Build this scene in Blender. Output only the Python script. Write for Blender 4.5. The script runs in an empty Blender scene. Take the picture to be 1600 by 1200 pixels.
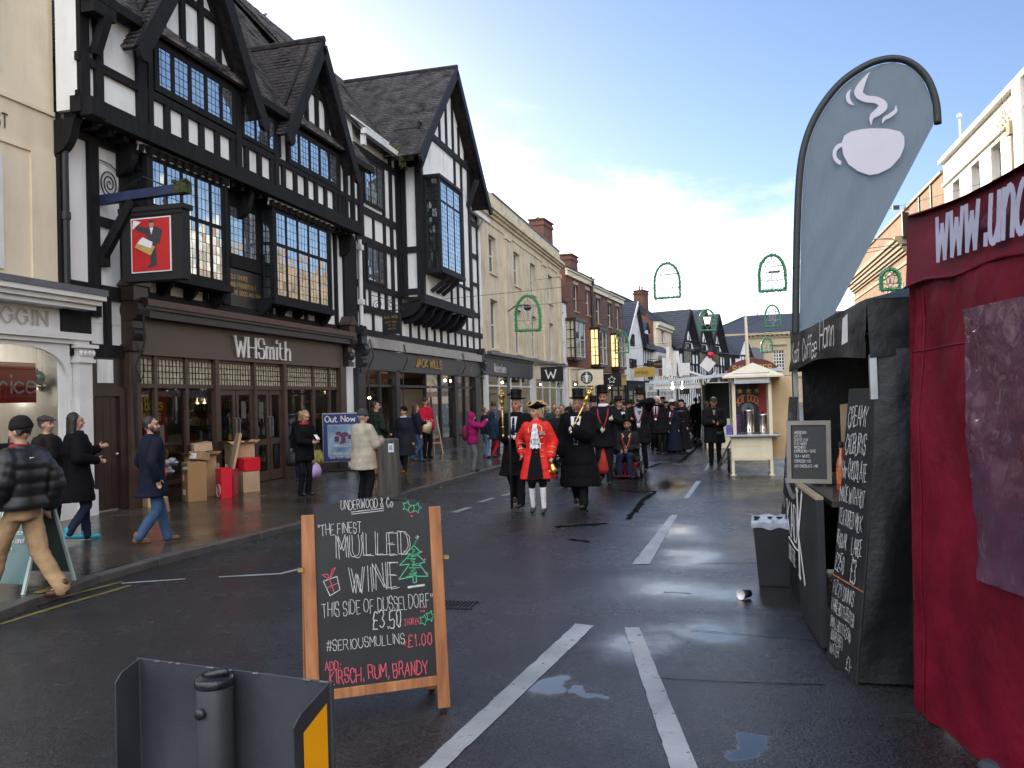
import bpy, math, random
from mathutils import Vector, Matrix, noise
R_ = math.radians
V = Vector
random.seed(11)
scene = bpy.context.scene
COL = scene.collection

# ------------------------------------------------------------ survey of the place
F, CH = 1294.0, 1.78
YAW, PIT, ROL = math.atan(330/F), math.atan(25/F), math.atan(.0297)
FW = V((-math.sin(YAW)*math.cos(PIT), math.cos(YAW)*math.cos(PIT), math.sin(PIT)))
_r = V((math.cos(YAW), math.sin(YAW), 0)); _u = _r.cross(FW)
RT = _r*math.cos(ROL)-_u*math.sin(ROL); UP = _u*math.cos(ROL)+_r*math.sin(ROL)
CAM = V((0, 0, CH))
def ray(px, py): return FW*F+RT*(px-800)-UP*(py-600)
def gp(px, py, z=0.0):
    d = ray(px, py); t = (z-CH)/d.z; return V((d.x*t, d.y*t, z))
def dp(px, py, y):
    d = ray(px, py); t = y/d.y; return V((d.x*t, y, CH+d.z*t))

# ------------------------------------------------------------ mesh builder
class MB:
    def __init__(s): s.v = []; s.f = []; s.m = []
    def add(s, vs, fs, mi=0):
        b = len(s.v); s.v += [tuple(p) for p in vs]
        for f in fs: s.f.append(tuple(i+b for i in f)); s.m.append(mi)
    def obox(s, c, size, rot=None, mi=0):
        c = V(c); hx, hy, hz = [q/2 for q in size]
        P = [V((x, y, z)) for z in (-hz, hz) for x, y in ((-hx, -hy), (hx, -hy), (hx, hy), (-hx, hy))]
        if rot is not None: P = [rot @ p for p in P]
        s.add([p+c for p in P], [(3, 2, 1, 0), (4, 5, 6, 7), (0, 1, 5, 4), (1, 2, 6, 5), (2, 3, 7, 6), (3, 0, 4, 7)], mi)
    def box(s, x0, x1, y0, y1, z0, z1, mi=0):
        s.obox(((x0+x1)/2, (y0+y1)/2, (z0+z1)/2), (abs(x1-x0), abs(y1-y0), abs(z1-z0)), None, mi)
    def fb(s, s0, s1, w0, w1, z0, z1, mi=0):   # facade box: w = metres in front of the wall
        s.box(s0, s1, -w1, -w0, z0, z1, mi)
    def beam(s, a, b, wd, dp_, up=(0, -1, 0), mi=0):
        a, b = V(a), V(b); d = b-a; L = d.length
        if L < 1e-6: return
        x = d/L; y = V(up); y = (y-x*y.dot(x))
        if y.length < 1e-4: y = x.orthogonal()
        y.normalize(); z = x.cross(y)
        s.obox((a+b)/2, (L, dp_, wd), Matrix((x, y, z)).transposed(), mi)
    def prism(s, poly, y0, y1, mi=0):   # polygon in x,z pushed along y
        n = len(poly)
        s.add([(x, y0, z) for x, z in poly]+[(x, y1, z) for x, z in poly],
              [tuple(range(n)), tuple(range(2*n-1, n-1, -1))]+[(i, i+n, (i+1) % n+n, (i+1) % n) for i in range(n)], mi)
    def flat(s, pts, th, mi=0, n=None):  # closed slab from a planar 3D polygon
        pts = [V(p) for p in pts]; k = len(pts)
        if n is None:
            n = V((0, 0, 0))
            for i in range(k): n += pts[i].cross(pts[(i+1) % k])
            n.normalize()
        n = V(n)*th
        s.add(pts+[p-n for p in pts], [tuple(range(k)), tuple(range(2*k-1, k-1, -1))]+[(i, i+k, (i+1) % k+k, (i+1) % k) for i in range(k)], mi)
    def tube(s, pts, r, seg=8, mi=0, cap=True):
        pts = [V(p) for p in pts]; n = len(pts)
        rs = r if isinstance(r, (list, tuple)) else [r]*n
        prev = None; vs = []
        for i, p in enumerate(pts):
            t = (pts[min(i+1, n-1)]-pts[max(i-1, 0)])
            if t.length < 1e-9: t = V((0, 0, 1))
            t.normalize()
            a = t.orthogonal().normalized() if prev is None else (prev-t*prev.dot(t))
            if a.length < 1e-6: a = t.orthogonal()
            a.normalize(); prev = a; b = t.cross(a)
            for k in range(seg):
                q = 2*math.pi*k/seg; vs.append(p+(a*math.cos(q)+b*math.sin(q))*rs[i])
        fs = [(i*seg+k, i*seg+(k+1) % seg, (i+1)*seg+(k+1) % seg, (i+1)*seg+k) for i in range(n-1) for k in range(seg)]
        if cap: fs += [tuple(range(seg-1, -1, -1)), tuple((n-1)*seg+k for k in range(seg))]
        s.add(vs, fs, mi)
    def lathe(s, prof, c=(0, 0, 0), seg=16, mi=0, sx=1, sy=1, rot=None):
        c = V(c); n = len(prof); vs = []
        for r, z in prof:
            for k in range(seg):
                q = 2*math.pi*k/seg; p = V((r*math.cos(q)*sx, r*math.sin(q)*sy, z))
                vs.append((rot @ p if rot else p)+c)
        fs = [(i*seg+k, i*seg+(k+1) % seg, (i+1)*seg+(k+1) % seg, (i+1)*seg+k) for i in range(n-1) for k in range(seg)]
        fs += [tuple(range(seg-1, -1, -1)), tuple((n-1)*seg+k for k in range(seg))]
        s.add(vs, fs, mi)
    def ball(s, c, r, seg=10, rings=6, rot=None, mi=0):
        r = r if isinstance(r, (tuple, list)) else (r, r, r)
        pr = [(math.sin(math.pi*i/rings)*1.0 if 0 < i < rings else .02, -math.cos(math.pi*i/rings)) for i in range(rings+1)]
        c = V(c); vs = []
        for a, z in pr:
            for k in range(seg):
                q = 2*math.pi*k/seg; p = V((a*math.cos(q)*r[0], a*math.sin(q)*r[1], z*r[2])); vs.append((rot @ p if rot else p)+c)
        n = len(pr)
        fs = [(i*seg+k, i*seg+(k+1) % seg, (i+1)*seg+(k+1) % seg, (i+1)*seg+k) for i in range(n-1) for k in range(seg)]
        fs += [tuple(range(seg-1, -1, -1)), tuple((n-1)*seg+k for k in range(seg))]
        s.add(vs, fs, mi)
    def build(s, name, mats, parent=None, smooth=False, bevel=0, loc=None):
        me = bpy.data.meshes.new(name); me.from_pydata(s.v, [], s.f)
        mats = mats if isinstance(mats, (list, tuple)) else [mats]
        for m in mats: me.materials.append(m)
        if len(mats) > 1: me.polygons.foreach_set('material_index', s.m)
        if smooth: me.polygons.foreach_set('use_smooth', [True]*len(me.polygons))
        me.update()
        o = bpy.data.objects.new(name, me); COL.objects.link(o)
        if parent: o.parent = parent
        if loc is not None: o.location = loc
        if bevel:
            b = o.modifiers.new('Bevel', 'BEVEL'); b.width = bevel; b.segments = 2; b.limit_method = 'ANGLE'
        return o

def build_each(mb, name, mats, parent=None, **k):
    """every separate piece of the builder becomes a part of its own"""
    par = list(range(len(mb.v)))
    def fd(i):
        while par[i] != i: par[i] = par[par[i]]; i = par[i]
        return i
    for f in mb.f:
        for i in f[1:]: par[fd(i)] = fd(f[0])
    G = {}
    for f, m in zip(mb.f, mb.m): G.setdefault(fd(f[0]), []).append((f, m))
    for fs in G.values():
        q = MB(); ix = {}
        for f, m in fs:
            for i in f:
                if i not in ix: ix[i] = len(q.v); q.v.append(mb.v[i])
            q.f.append(tuple(ix[i] for i in f)); q.m.append(m)
        q.build(name, mats, parent, **k)

def tag(o, label=None, cat=None, group=None, kind=None):
    if label: o['label'] = label
    if cat: o['category'] = cat
    if group: o['group'] = group
    if kind: o['kind'] = kind
    return o
def thing(name, label, cat, loc=(0, 0, 0), rz=0, group=None):
    o = bpy.data.objects.new(name, None); COL.objects.link(o); o.location = loc; o.rotation_euler = (0, 0, rz)
    o.empty_display_size = .1
    return tag(o, label, cat, group)
def copy_thing(o, loc, rz, label, group=None):
    c = o.copy(); COL.objects.link(c); c.location = loc; c.rotation_euler = (0, 0, rz); tag(c, label, None, group)
    for ch in o.children:
        d = ch.copy(); COL.objects.link(d); d.parent = c
        for g in ch.children:
            e = g.copy(); COL.objects.link(e); e.parent = d
    return c

# ------------------------------------------------------------ materials
def nt(name):
    m = bpy.data.materials.new(name); m.use_nodes = True
    return m, m.node_tree.nodes, m.node_tree.links, m.node_tree.nodes['Principled BSDF']
def noise_node(N, L, scale, detail=4, coord='Object', stretch=None, rough=.55):
    tc = N.new('ShaderNodeTexCoord'); n = N.new('ShaderNodeTexNoise'); n.inputs['Scale'].default_value = scale
    n.inputs['Detail'].default_value = detail; n.inputs['Roughness'].default_value = rough
    src = tc.outputs[coord]
    if stretch:
        mp = N.new('ShaderNodeMapping'); mp.inputs['Scale'].default_value = stretch; L.new(src, mp.inputs[0]); src = mp.outputs[0]
    L.new(src, n.inputs['Vector']); return n
def ramp(N, L, src, a, b, ca=(0, 0, 0, 1), cb=(1, 1, 1, 1)):
    r = N.new('ShaderNodeValToRGB'); e = r.color_ramp.elements
    e[0].position = a; e[0].color = ca; e[1].position = b; e[1].color = cb; L.new(src, r.inputs[0]); return r
def mat(name, col, rough=.6, var=.2, scale=5, bump=.15, metal=0, bs=None, stretch=None, spec=.5, col2=None, dist=.02, sheen=0, coat=0, trans=0):
    m, N, L, B = nt(name)
    n = noise_node(N, L, scale, 5, stretch=stretch)
    c1 = tuple(max(0, c*(1-var)) for c in col)+(1,)
    c2 = (tuple(col2)+(1,)) if col2 else tuple(min(1, c*(1+var)) for c in col)+(1,)
    r = ramp(N, L, n.outputs[0], .3, .7, c1, c2); L.new(r.outputs[0], B.inputs['Base Color'])
    rr = N.new('ShaderNodeMapRange'); rr.inputs['To Min'].default_value = max(.02, rough*.82); rr.inputs['To Max'].default_value = min(1, rough*1.15)
    L.new(n.outputs[0], rr.inputs[0]); L.new(rr.outputs[0], B.inputs['Roughness'])
    B.inputs['Metallic'].default_value = metal; B.inputs['Specular IOR Level'].default_value = spec
    B.inputs['Sheen Weight'].default_value = sheen; B.inputs['Coat Weight'].default_value = coat
    if bump:
        n2 = noise_node(N, L, bs or scale*5, 6, stretch=stretch)
        b = N.new('ShaderNodeBump'); b.inputs['Strength'].default_value = bump; b.inputs['Distance'].default_value = dist
        L.new(n2.outputs[0], b.inputs['Height']); L.new(b.outputs[0], B.inputs['Normal'])
    return m
def emit(name, col, st):
    m, N, L, B = nt(name); B.inputs['Base Color'].default_value = (*col, 1)
    B.inputs['Emission Color'].default_value = (*col, 1); B.inputs['Emission Strength'].default_value = st; return m
def brickmat(name, c1, c2, mort, sc=1.0, w=.225, h=.075):
    m, N, L, B = nt(name)
    tc = N.new('ShaderNodeTexCoord'); sp = N.new('ShaderNodeSeparateXYZ'); cb = N.new('ShaderNodeCombineXYZ'); ad = N.new('ShaderNodeMath')
    L.new(tc.outputs['Object'], sp.inputs[0]); L.new(sp.outputs[0], ad.inputs[0]); L.new(sp.outputs[1], ad.inputs[1])
    L.new(ad.outputs[0], cb.inputs[0]); L.new(sp.outputs[2], cb.inputs[1])
    b = N.new('ShaderNodeTexBrick'); b.inputs['Scale'].default_value = sc; b.inputs['Brick Width'].default_value = w; b.inputs['Row Height'].default_value = h
    b.inputs['Mortar Size'].default_value = .008; b.inputs['Color1'].default_value = (*c1, 1); b.inputs['Color2'].default_value = (*c2, 1); b.inputs['Mortar'].default_value = (*mort, 1)
    L.new(cb.outputs[0], b.inputs['Vector'])
    n = noise_node(N, L, 1.3, 5); r = ramp(N, L, n.outputs[0], .3, .75, (.65, .65, .65, 1), (1.15, 1.12, 1.1, 1))
    mx = N.new('ShaderNodeMix'); mx.data_type = 'RGBA'; mx.blend_type = 'MULTIPLY'; mx.inputs[0].default_value = 1
    L.new(b.outputs[0], mx.inputs[6]); L.new(r.outputs[0], mx.inputs[7]); L.new(mx.outputs[2], B.inputs['Base Color'])
    bp = N.new('ShaderNodeBump'); bp.inputs['Strength'].default_value = .5; bp.inputs['Distance'].default_value = .01; bp.invert = True
    L.new(b.outputs[1], bp.inputs['Height']); L.new(bp.outputs[0], B.inputs['Normal']); B.inputs['Roughness'].default_value = .85
    return m
def stucco(name, col, stain, amt=.5, rough=.8):
    m, N, L, B = nt(name)
    n1 = noise_node(N, L, 1.1, 6); n2 = noise_node(N, L, 2.2, 6, stretch=(1.6, 1.6, .16)); n3 = noise_node(N, L, 14, 6)
    mu = N.new('ShaderNodeMath'); mu.operation = 'MULTIPLY'; L.new(n1.outputs[0], mu.inputs[0]); L.new(n2.outputs[0], mu.inputs[1])
    r = ramp(N, L, mu.outputs[0], .22, .42, (0, 0, 0, 1), (amt, amt, amt, 1))
    mx = N.new('ShaderNodeMix'); mx.data_type = 'RGBA'; mx.inputs[6].default_value = (*col, 1); mx.inputs[7].default_value = (*stain, 1); L.new(r.outputs[0], mx.inputs[0])
    L.new(mx.outputs[2], B.inputs['Base Color']); B.inputs['Roughness'].default_value = rough
    b = N.new('ShaderNodeBump'); b.inputs['Strength'].default_value = .35; b.inputs['Distance'].default_value = .012
    L.new(n3.outputs[0], b.inputs['Height']); L.new(b.outputs[0], B.inputs['Normal']); return m
def glass_dark(name, base=(.012, .016, .022), ior=2.1, rough=.03, wav=.05):
    m, N, L, B = nt(name); B.inputs['Base Color'].default_value = (*base, 1); B.inputs['Roughness'].default_value = rough; B.inputs['IOR'].default_value = ior
    n = noise_node(N, L, 3.0, 2); b = N.new('ShaderNodeBump'); b.inputs['Strength'].default_value = wav; b.inputs['Distance'].default_value = .05
    L.new(n.outputs[0], b.inputs['Height']); L.new(b.outputs[0], B.inputs['Normal']); return m
def glass_clear(name, ior=1.55, tint=(.82, .85, .85), extra=.05):
    m, N, L, B = nt(name); N.remove(B)
    t = N.new('ShaderNodeBsdfTransparent'); t.inputs[0].default_value = (*tint, 1)
    g = N.new('ShaderNodeBsdfGlossy'); g.inputs['Roughness'].default_value = .02
    f = N.new('ShaderNodeFresnel'); f.inputs[0].default_value = ior
    a = N.new('ShaderNodeMath'); a.operation = 'ADD'; a.inputs[1].default_value = extra; a.use_clamp = True; L.new(f.outputs[0], a.inputs[0])
    x = N.new('ShaderNodeMixShader'); L.new(a.outputs[0], x.inputs[0]); L.new(t.outputs[0], x.inputs[1]); L.new(g.outputs[0], x.inputs[2])
    L.new(x.outputs[0], N['Material Output'].inputs[0]); return m

M = dict(
 white_render=stucco('white_render', (.85, .85, .84), (.46, .44, .40), .55),
 cream_render=stucco('cream_render', (.66, .57, .41), (.34, .29, .21), .75),
 cream_pale=stucco('cream_pale', (.80, .68, .50), (.42, .33, .22), .35),
 timber=mat('black_timber', (.005, .0045, .006), .75, .55, 3, .5, stretch=(3, 3, .6), bs=18, col2=(.016, .015, .017), dist=.02, spec=.28),
 timber2=mat('grey_black_timber', (.011, .011, .015), .65, .4, 3, .4, stretch=(3, 3, .6), bs=16, dist=.012, spec=.3),
 brown_paint=mat('brown_paint', (.060, .036, .026), .42, .25, 2, .12, bs=20, dist=.006),
 brown_dark=mat('dark_brown_paint', (.028, .016, .013), .4, .3, 2, .15, bs=20, dist=.006),
 red_brown=mat('red_brown_paint', (.045, .014, .010), .35, .3, 2, .15, bs=20, dist=.005),
 fascia_brown=mat('fascia_brown', (.088, .060, .049), .45, .12, 1.2, .08, bs=30, dist=.003),
 grey_fascia=mat('grey_fascia', (.055, .055, .058), .5, .15, 2, .05),
 white_paint=mat('white_paint', (.72, .71, .69), .45, .1, 2, .08, bs=15, dist=.005),
 cream_paint=mat('cream_paint', (.74, .66, .48), .4, .08, 3, .05, bs=30, dist=.003),
 lead=mat('lead_strip', (.012, .012, .014), .8, .2, 8, 0, spec=.15),
 leadroof=mat('lead_roof', (.10, .11, .13), .45, .25, 3, .2, dist=.01),
 glass=mat('leaded_glass', (.64, .70, .73), .06, .12, 2, .04, metal=.85, bs=3, dist=.03), glass2=glass_dark('sash_glass', (.02, .025, .03), 1.9, .03),
 frosted=mat('bottle_glass_light', (.46, .42, .31), .12, .35, 9, .3, dist=.01),
 shopglass=glass_clear('shop_glass'),
 tile=mat('roof_tile', (.026, .021, .022), .8, .55, 7, .5, col2=(.060, .050, .049), dist=.01, spec=.25),
 tile_edge=mat('tile_edge_frost', (.22, .22, .25), .8, .8, 2.5, .3, col2=(.62, .62, .68)),
 slate=mat('slate', (.055, .062, .078), .5, .35, 5, .4, dist=.01),
 slate2=mat('slate_edge', (.10, .11, .13), .6, .5, 9, .3),
 moss=mat('moss', (.035, .05, .012), .95, .6, 20, .6, col2=(.075, .09, .022)),
 metal=mat('galvanised', (.45, .46, .48), .35, .15, 8, .05, metal=.9),
 blackmetal=mat('black_metal', (.015, .015, .017), .4, .3, 12, .15),
 black=mat('soft_black', (.006, .006, .007), .7, .3, 6, .1),
 interior=mat('shop_interior', (.10, .085, .07), .7, .3, 2, 0),
 interior_pale=mat('shop_interior_pale', (.38, .34, .28), .7, .3, 1.5, 0),
 stone=stucco('stone', (.42, .34, .22), (.22, .18, .12), .6),
 brick=brickmat('red_brick', (.20, .062, .036), (.13, .045, .032), (.20, .16, .13)),
 brick_dull=brickmat('dull_brick', (.16, .095, .066), (.11, .062, .046), (.18, .15, .13)),
 brick_tan=brickmat('tan_brick', (.40, .23, .13), (.31, .18, .105), (.38, .29, .2)),
 gold=mat('gold', (.80, .52, .16), .25, .15, 10, .1, metal=1),
 gilt=mat('gilt_letter', (.55, .36, .12), .35, .2, 10, 0, metal=.6),
 letter=mat('white_letter', (.82, .80, .77), .4, .04, 4, 0),
 lamp_warm=emit('warm_lamp', (1, .72, .38), 14), lamp_white=emit('white_lamp', (1, .93, .8), 22),
 reflection_glow=emit('reflection_glow', (1, .62, .27), .85), ceiling_light=emit('ceiling_light', (1, .9, .72), 5),  # warm bay pane: reflection of the sunlit fronts opposite, painted as emission
)
# ------------------------------------------------------------ lettering: single-line letters drawn as ribbons
GL = {'A': '02 3a 62|15 55', 'B': '02 0a|~0a 4a 58 46 06|~06 56 54 42 02', 'C': '~68 4a 2a 07 05 22 42 64', 'D': '02 0a|~0a 3a 68 64 32 02',
 'E': '5a 0a 02 52|06 46', 'F': '5a 0a 02|06 46', 'G': '~68 4a 2a 07 05 22 42 64|64 66 46', 'H': '02 0a|62 6a|06 66', 'I': '12 1a',
 'J': '~4a 44 22 03', 'K': '02 0a|6a 06 62', 'L': '0a 02 52', 'M': '02 0a 35 6a 62', 'N': '02 0a 62 6a', 'O': '~3a 08 04 32 64 68 3a',
 'P': '02 0a|~0a 4a 58 46 06', 'R': '02 0a|~0a 4a 58 46 06|36 62', 'Q': '~3a 08 04 32 64 68 3a|44 71', 'S': '~58 4a 1a 08 16 46 54 42 12 04', 'T': '0a 6a|3a 32', 'U': '~0a 04 32 64 6a',
 'V': '0a 32 6a', 'W': '0a 22 48 62 8a', 'X': '02 6a|0a 62', 'Y': '0a 36 6a|36 32', 'Z': '0a 6a 02 62', '0': '~3a 18 14 32 54 58 3a', '1': '18 2a 22',
 '2': '~08 2a 4a 57 02|02 52', '3': '~09 3a 58 36|~36 54 32 03', '5': '5a 0a 06|~06 46 54 32 03', '6': '~5a 17 04 32 54 46 15', '7': '0a 5a 22', '8': '~36 09 3a 59 36 03 32 53 36',
 '£': '~59 3a 18 16 02|02 52|06 46', '.': '22 23', ',': '23 11', ':': '23 24|27 28', '#': '12 3a|42 6a|05 65|08 68', '+': '06 46|24 28', '-': '06 46',
 '&': '~62 19 3a 48 04 22 53', '(': '~3b 16 31', ')': '~1b 36 11', '"': '18 1a|38 3a', "'": '1a 18', '=': '05 65|07 67',
 'a': '~56 37 06 03 22 53|57 52', 'b': '0a 02|~05 27 56 53 22 04', 'c': '~56 27 05 04 22 53', 'd': '5a 52|~56 27 05 03 22 54', 'e': '~05 55 47 17 05 03 22 53',
 'f': '~4a 2a 18 12|07 37', 'g': '57 51|~51 30 00|~56 27 05 22 54', 'h': '0a 02|~05 27 46 42', 'i': '17 12|19 1a', 'k': '0a 02|47 04 52', 'l': '1a 12',
 'm': '07 02|~06 17 36 32|~36 57 66 62', 'n': '07 02|~05 27 46 42', 'o': '~27 05 04 22 44 55 27', 'p': '07 00|~06 27 55 53 22 03', 'r': '07 02|~05 27 46',
 's': '~46 17 05 44 43 22 02', 't': '~19 13 32 42|07 37', 'u': '~07 03 22 44 47|47 42', 'v': '07 22 47', 'w': '07 12 36 52 67', 'x': '02 57|07 52', 'y': '07 24|47 10', 'z': '07 47 02 42'}
def glyph(c):
    out = []
    for st in GL[c].split('|'):
        cur = st.startswith('~'); st = st.lstrip('~')
        P = [(int(q[0], 16), int(q[1], 16)-2) for q in st.split()]
        if cur:
            Q = []
            for i in range(len(P)-1):
                p0 = P[i-1] if i else P[i]; p1, p2 = P[i], P[i+1]; p3 = P[i+2] if i+2 < len(P) else P[i+1]
                if P[0] == P[-1]:
                    if i == 0: p0 = P[-2]
                    if i == len(P)-2: p3 = P[1]
                for k in range(4):
                    t = k/4
                    Q.append(tuple(.5*((2*p1[j])+(-p0[j]+p2[j])*t+(2*p0[j]-5*p1[j]+4*p2[j]-p3[j])*t*t+(-p0[j]+3*p1[j]-3*p2[j]+p3[j])*t**3) for j in (0, 1)))
            Q.append(P[-1]); P = Q
        out.append(P)
    return out
def text_w(s, xs=1, gap=1.6):
    w = 0
    for c in s: w += 4*xs if c == ' ' else (max(p[0] for g in glyph(c) for p in g)+gap)*xs
    return w
def write(mb, s, x, z, h, th, y=-.002, mi=0, xs=1.0, jit=0, dbl=0, serif=False, depth=0, slant=0, gap=1.6, rise=0, mp=None):
    """letters of cap height h starting at local (x, z) in the x-z plane, looking towards -y"""
    u = h/8; off = [0]
    def seg(a, b, t):
        d = V((b[0]-a[0], 0, b[1]-a[1]))
        if d.length < 1e-7: return
        off[0] += .00012
        n = V((-d.z, 0, d.x)).normalized()*t/2; e = d.normalized()*t*.3
        yy = y-off[0]; A = V((a[0], yy, a[1])); Bq = V((b[0], yy, b[1]))
        q = [A-e-n, Bq+e-n, Bq+e+n, A-e+n]
        if mp: q = [mp(p) for p in q]
        if depth: mb.flat(q, depth, mi)
        else: mb.add(q, [(0, 1, 2, 3)], mi)
    cx = x
    for c in s:
        if c == ' ': cx += 4*u*xs; continue
        g = glyph(c); wd = max(p[0] for q in g for p in q)
        jz = random.uniform(-jit, jit)*u*2
        for P in g:
            for rep in range(2 if dbl else 1):
                o = (dbl*u*rep, -dbl*u*.35*rep) if dbl else (0, 0)
                Q = []
                for px_, pz_ in P:
                    xx = cx+px_*u*xs+pz_*u*slant+o[0]+random.uniform(-jit, jit)*u
                    Q.append((xx, z+pz_*u+o[1]+jz+random.uniform(-jit, jit)*u+(xx-x)*rise))
                for a, b in zip(Q, Q[1:]):
                    t = th
                    if serif:
                        dx, dz = abs(b[0]-a[0]), abs(b[1]-a[1]); t = th*(.4+.75*dz/(dx+dz+1e-6))
                    seg(a, b, t)
                if serif:
                    for a, b in ((Q[0], Q[1]), (Q[-1], Q[-2])):
                        if abs(b[1]-a[1]) > abs(b[0]-a[0])*2: seg((a[0]-th*.95, a[1]), (a[0]+th*.95, a[1]), th*.3)
        cx += (wd+gap)*u*xs
    return cx
def poly_text_width(s, h, xs=1, gap=1.6): return text_w(s, xs, gap)*h/8
# ------------------------------------------------------------ camera, sky, sun
cam = bpy.data.objects.new('camera', bpy.data.cameras.new('camera')); COL.objects.link(cam); scene.camera = cam
cam.data.sensor_width = 36; cam.data.lens = 36*F/1600; cam.data.clip_start = .05; cam.data.clip_end = 2000
cam.matrix_world = Matrix.Translation(CAM) @ Matrix((RT, UP, -FW)).transposed().to_4x4()
SUN_AZ, SUN_EL = R_(-36), R_(15)      # azimuth from +Y, negative = to the left of the street
sd = V((math.sin(SUN_AZ)*math.cos(SUN_EL), math.cos(SUN_AZ)*math.cos(SUN_EL), math.sin(SUN_EL)))
sl = bpy.data.lights.new('sun', 'SUN'); sl.energy = 4.2; sl.angle = R_(.53); sl.color = (1, .86, .66)
so = bpy.data.objects.new('sun', sl); COL.objects.link(so); so.rotation_euler = sd.to_track_quat('Z', 'Y').to_euler()
w = bpy.data.worlds.new('World'); scene.world = w; w.use_nodes = True; N = w.node_tree.nodes; L = w.node_tree.links
bg = N['Background']; bg.inputs[1].default_value = .13
sky = N.new('ShaderNodeTexSky'); sky.sky_type = 'NISHITA'; sky.sun_disc = False; sky.sun_elevation = SUN_EL; sky.sun_rotation = SUN_AZ
sky.air_density = 1.0; sky.dust_density = .5; sky.ozone_density = 2.2
tc = N.new('ShaderNodeTexCoord'); sx = N.new('ShaderNodeSeparateXYZ'); L.new(tc.outputs['Generated'], sx.inputs[0])
def mth(op, a, b=None, cl=False):
    n = N.new('ShaderNodeMath'); n.operation = op; n.use_clamp = cl
    for i, q in enumerate((a, b)):
        if q is None: continue
        if isinstance(q, (int, float)): n.inputs[i].default_value = q
        else: L.new(q, n.inputs[i])
    return n.outputs[0]
mp = N.new('ShaderNodeMapping'); mp.inputs['Scale'].default_value = (1, 1, 2.6); L.new(tc.outputs['Generated'], mp.inputs[0])
cn = N.new('ShaderNodeTexNoise'); cn.inputs['Scale'].default_value = 2.8; cn.inputs['Detail'].default_value = 10; cn.inputs['Roughness'].default_value = .62; L.new(mp.outputs[0], cn.inputs['Vector'])
dt = N.new('ShaderNodeVectorMath'); dt.operation = 'DOT_PRODUCT'; dt.inputs[1].default_value = tuple(V((-.40, .91, .12)).normalized()); L.new(tc.outputs['Generated'], dt.inputs[0])
toward = mth('SUBTRACT', dt.outputs['Value'], .88)          # clouds gather round the low sun
low = mth('SUBTRACT', .20, sx.outputs[2])
cov = mth('ADD', mth('ADD', mth('MULTIPLY', toward, 2.6), mth('MULTIPLY', low, 2.5)), mth('MULTIPLY', mth('SUBTRACT', cn.outputs[0], .5), 1.5))
cr = N.new('ShaderNodeMapRange'); cr.interpolation_type = 'SMOOTHSTEP'; cr.inputs['From Min'].default_value = -.06; cr.inputs['From Max'].default_value = .46; L.new(cov, cr.inputs[0])
# unseen broken cloud, added behind the camera to light the shaded fronts
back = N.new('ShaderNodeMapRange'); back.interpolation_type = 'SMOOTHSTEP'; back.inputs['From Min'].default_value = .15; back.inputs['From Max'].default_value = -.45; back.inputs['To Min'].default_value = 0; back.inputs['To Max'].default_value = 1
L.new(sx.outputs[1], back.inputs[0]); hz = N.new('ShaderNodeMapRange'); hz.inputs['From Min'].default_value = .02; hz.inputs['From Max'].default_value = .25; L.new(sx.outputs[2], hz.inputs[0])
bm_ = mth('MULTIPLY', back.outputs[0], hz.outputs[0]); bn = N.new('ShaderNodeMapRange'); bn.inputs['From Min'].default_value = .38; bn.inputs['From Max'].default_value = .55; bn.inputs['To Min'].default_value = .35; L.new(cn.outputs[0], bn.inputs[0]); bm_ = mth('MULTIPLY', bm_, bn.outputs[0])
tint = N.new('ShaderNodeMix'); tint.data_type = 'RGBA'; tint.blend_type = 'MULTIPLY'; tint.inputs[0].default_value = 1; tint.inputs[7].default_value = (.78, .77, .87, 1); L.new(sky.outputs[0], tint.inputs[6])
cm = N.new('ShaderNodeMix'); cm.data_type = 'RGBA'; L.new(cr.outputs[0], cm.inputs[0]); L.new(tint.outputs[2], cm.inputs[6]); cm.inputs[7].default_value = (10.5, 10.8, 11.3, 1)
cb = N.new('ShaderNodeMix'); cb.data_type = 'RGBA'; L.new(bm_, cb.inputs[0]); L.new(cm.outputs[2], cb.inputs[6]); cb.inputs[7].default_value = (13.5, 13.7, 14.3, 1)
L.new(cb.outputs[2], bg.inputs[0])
vs_ = scene.view_settings; vs_.view_transform = 'Standard'; vs_.look = 'None'; vs_.exposure = .97; vs_.gamma = 1; vs_.use_curve_mapping = False
scene.cycles.use_denoising = True; scene.cycles.max_bounces = 6; scene.cycles.transparent_max_bounces = 12; scene.cycles.diffuse_bounces = 3; scene.cycles.glossy_bounces = 3
scene.cycles.use_adaptive_sampling = True; scene.cycles.adaptive_threshold = .015; scene.cycles.caustics_reflective = False; scene.cycles.caustics_refractive = False

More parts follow.
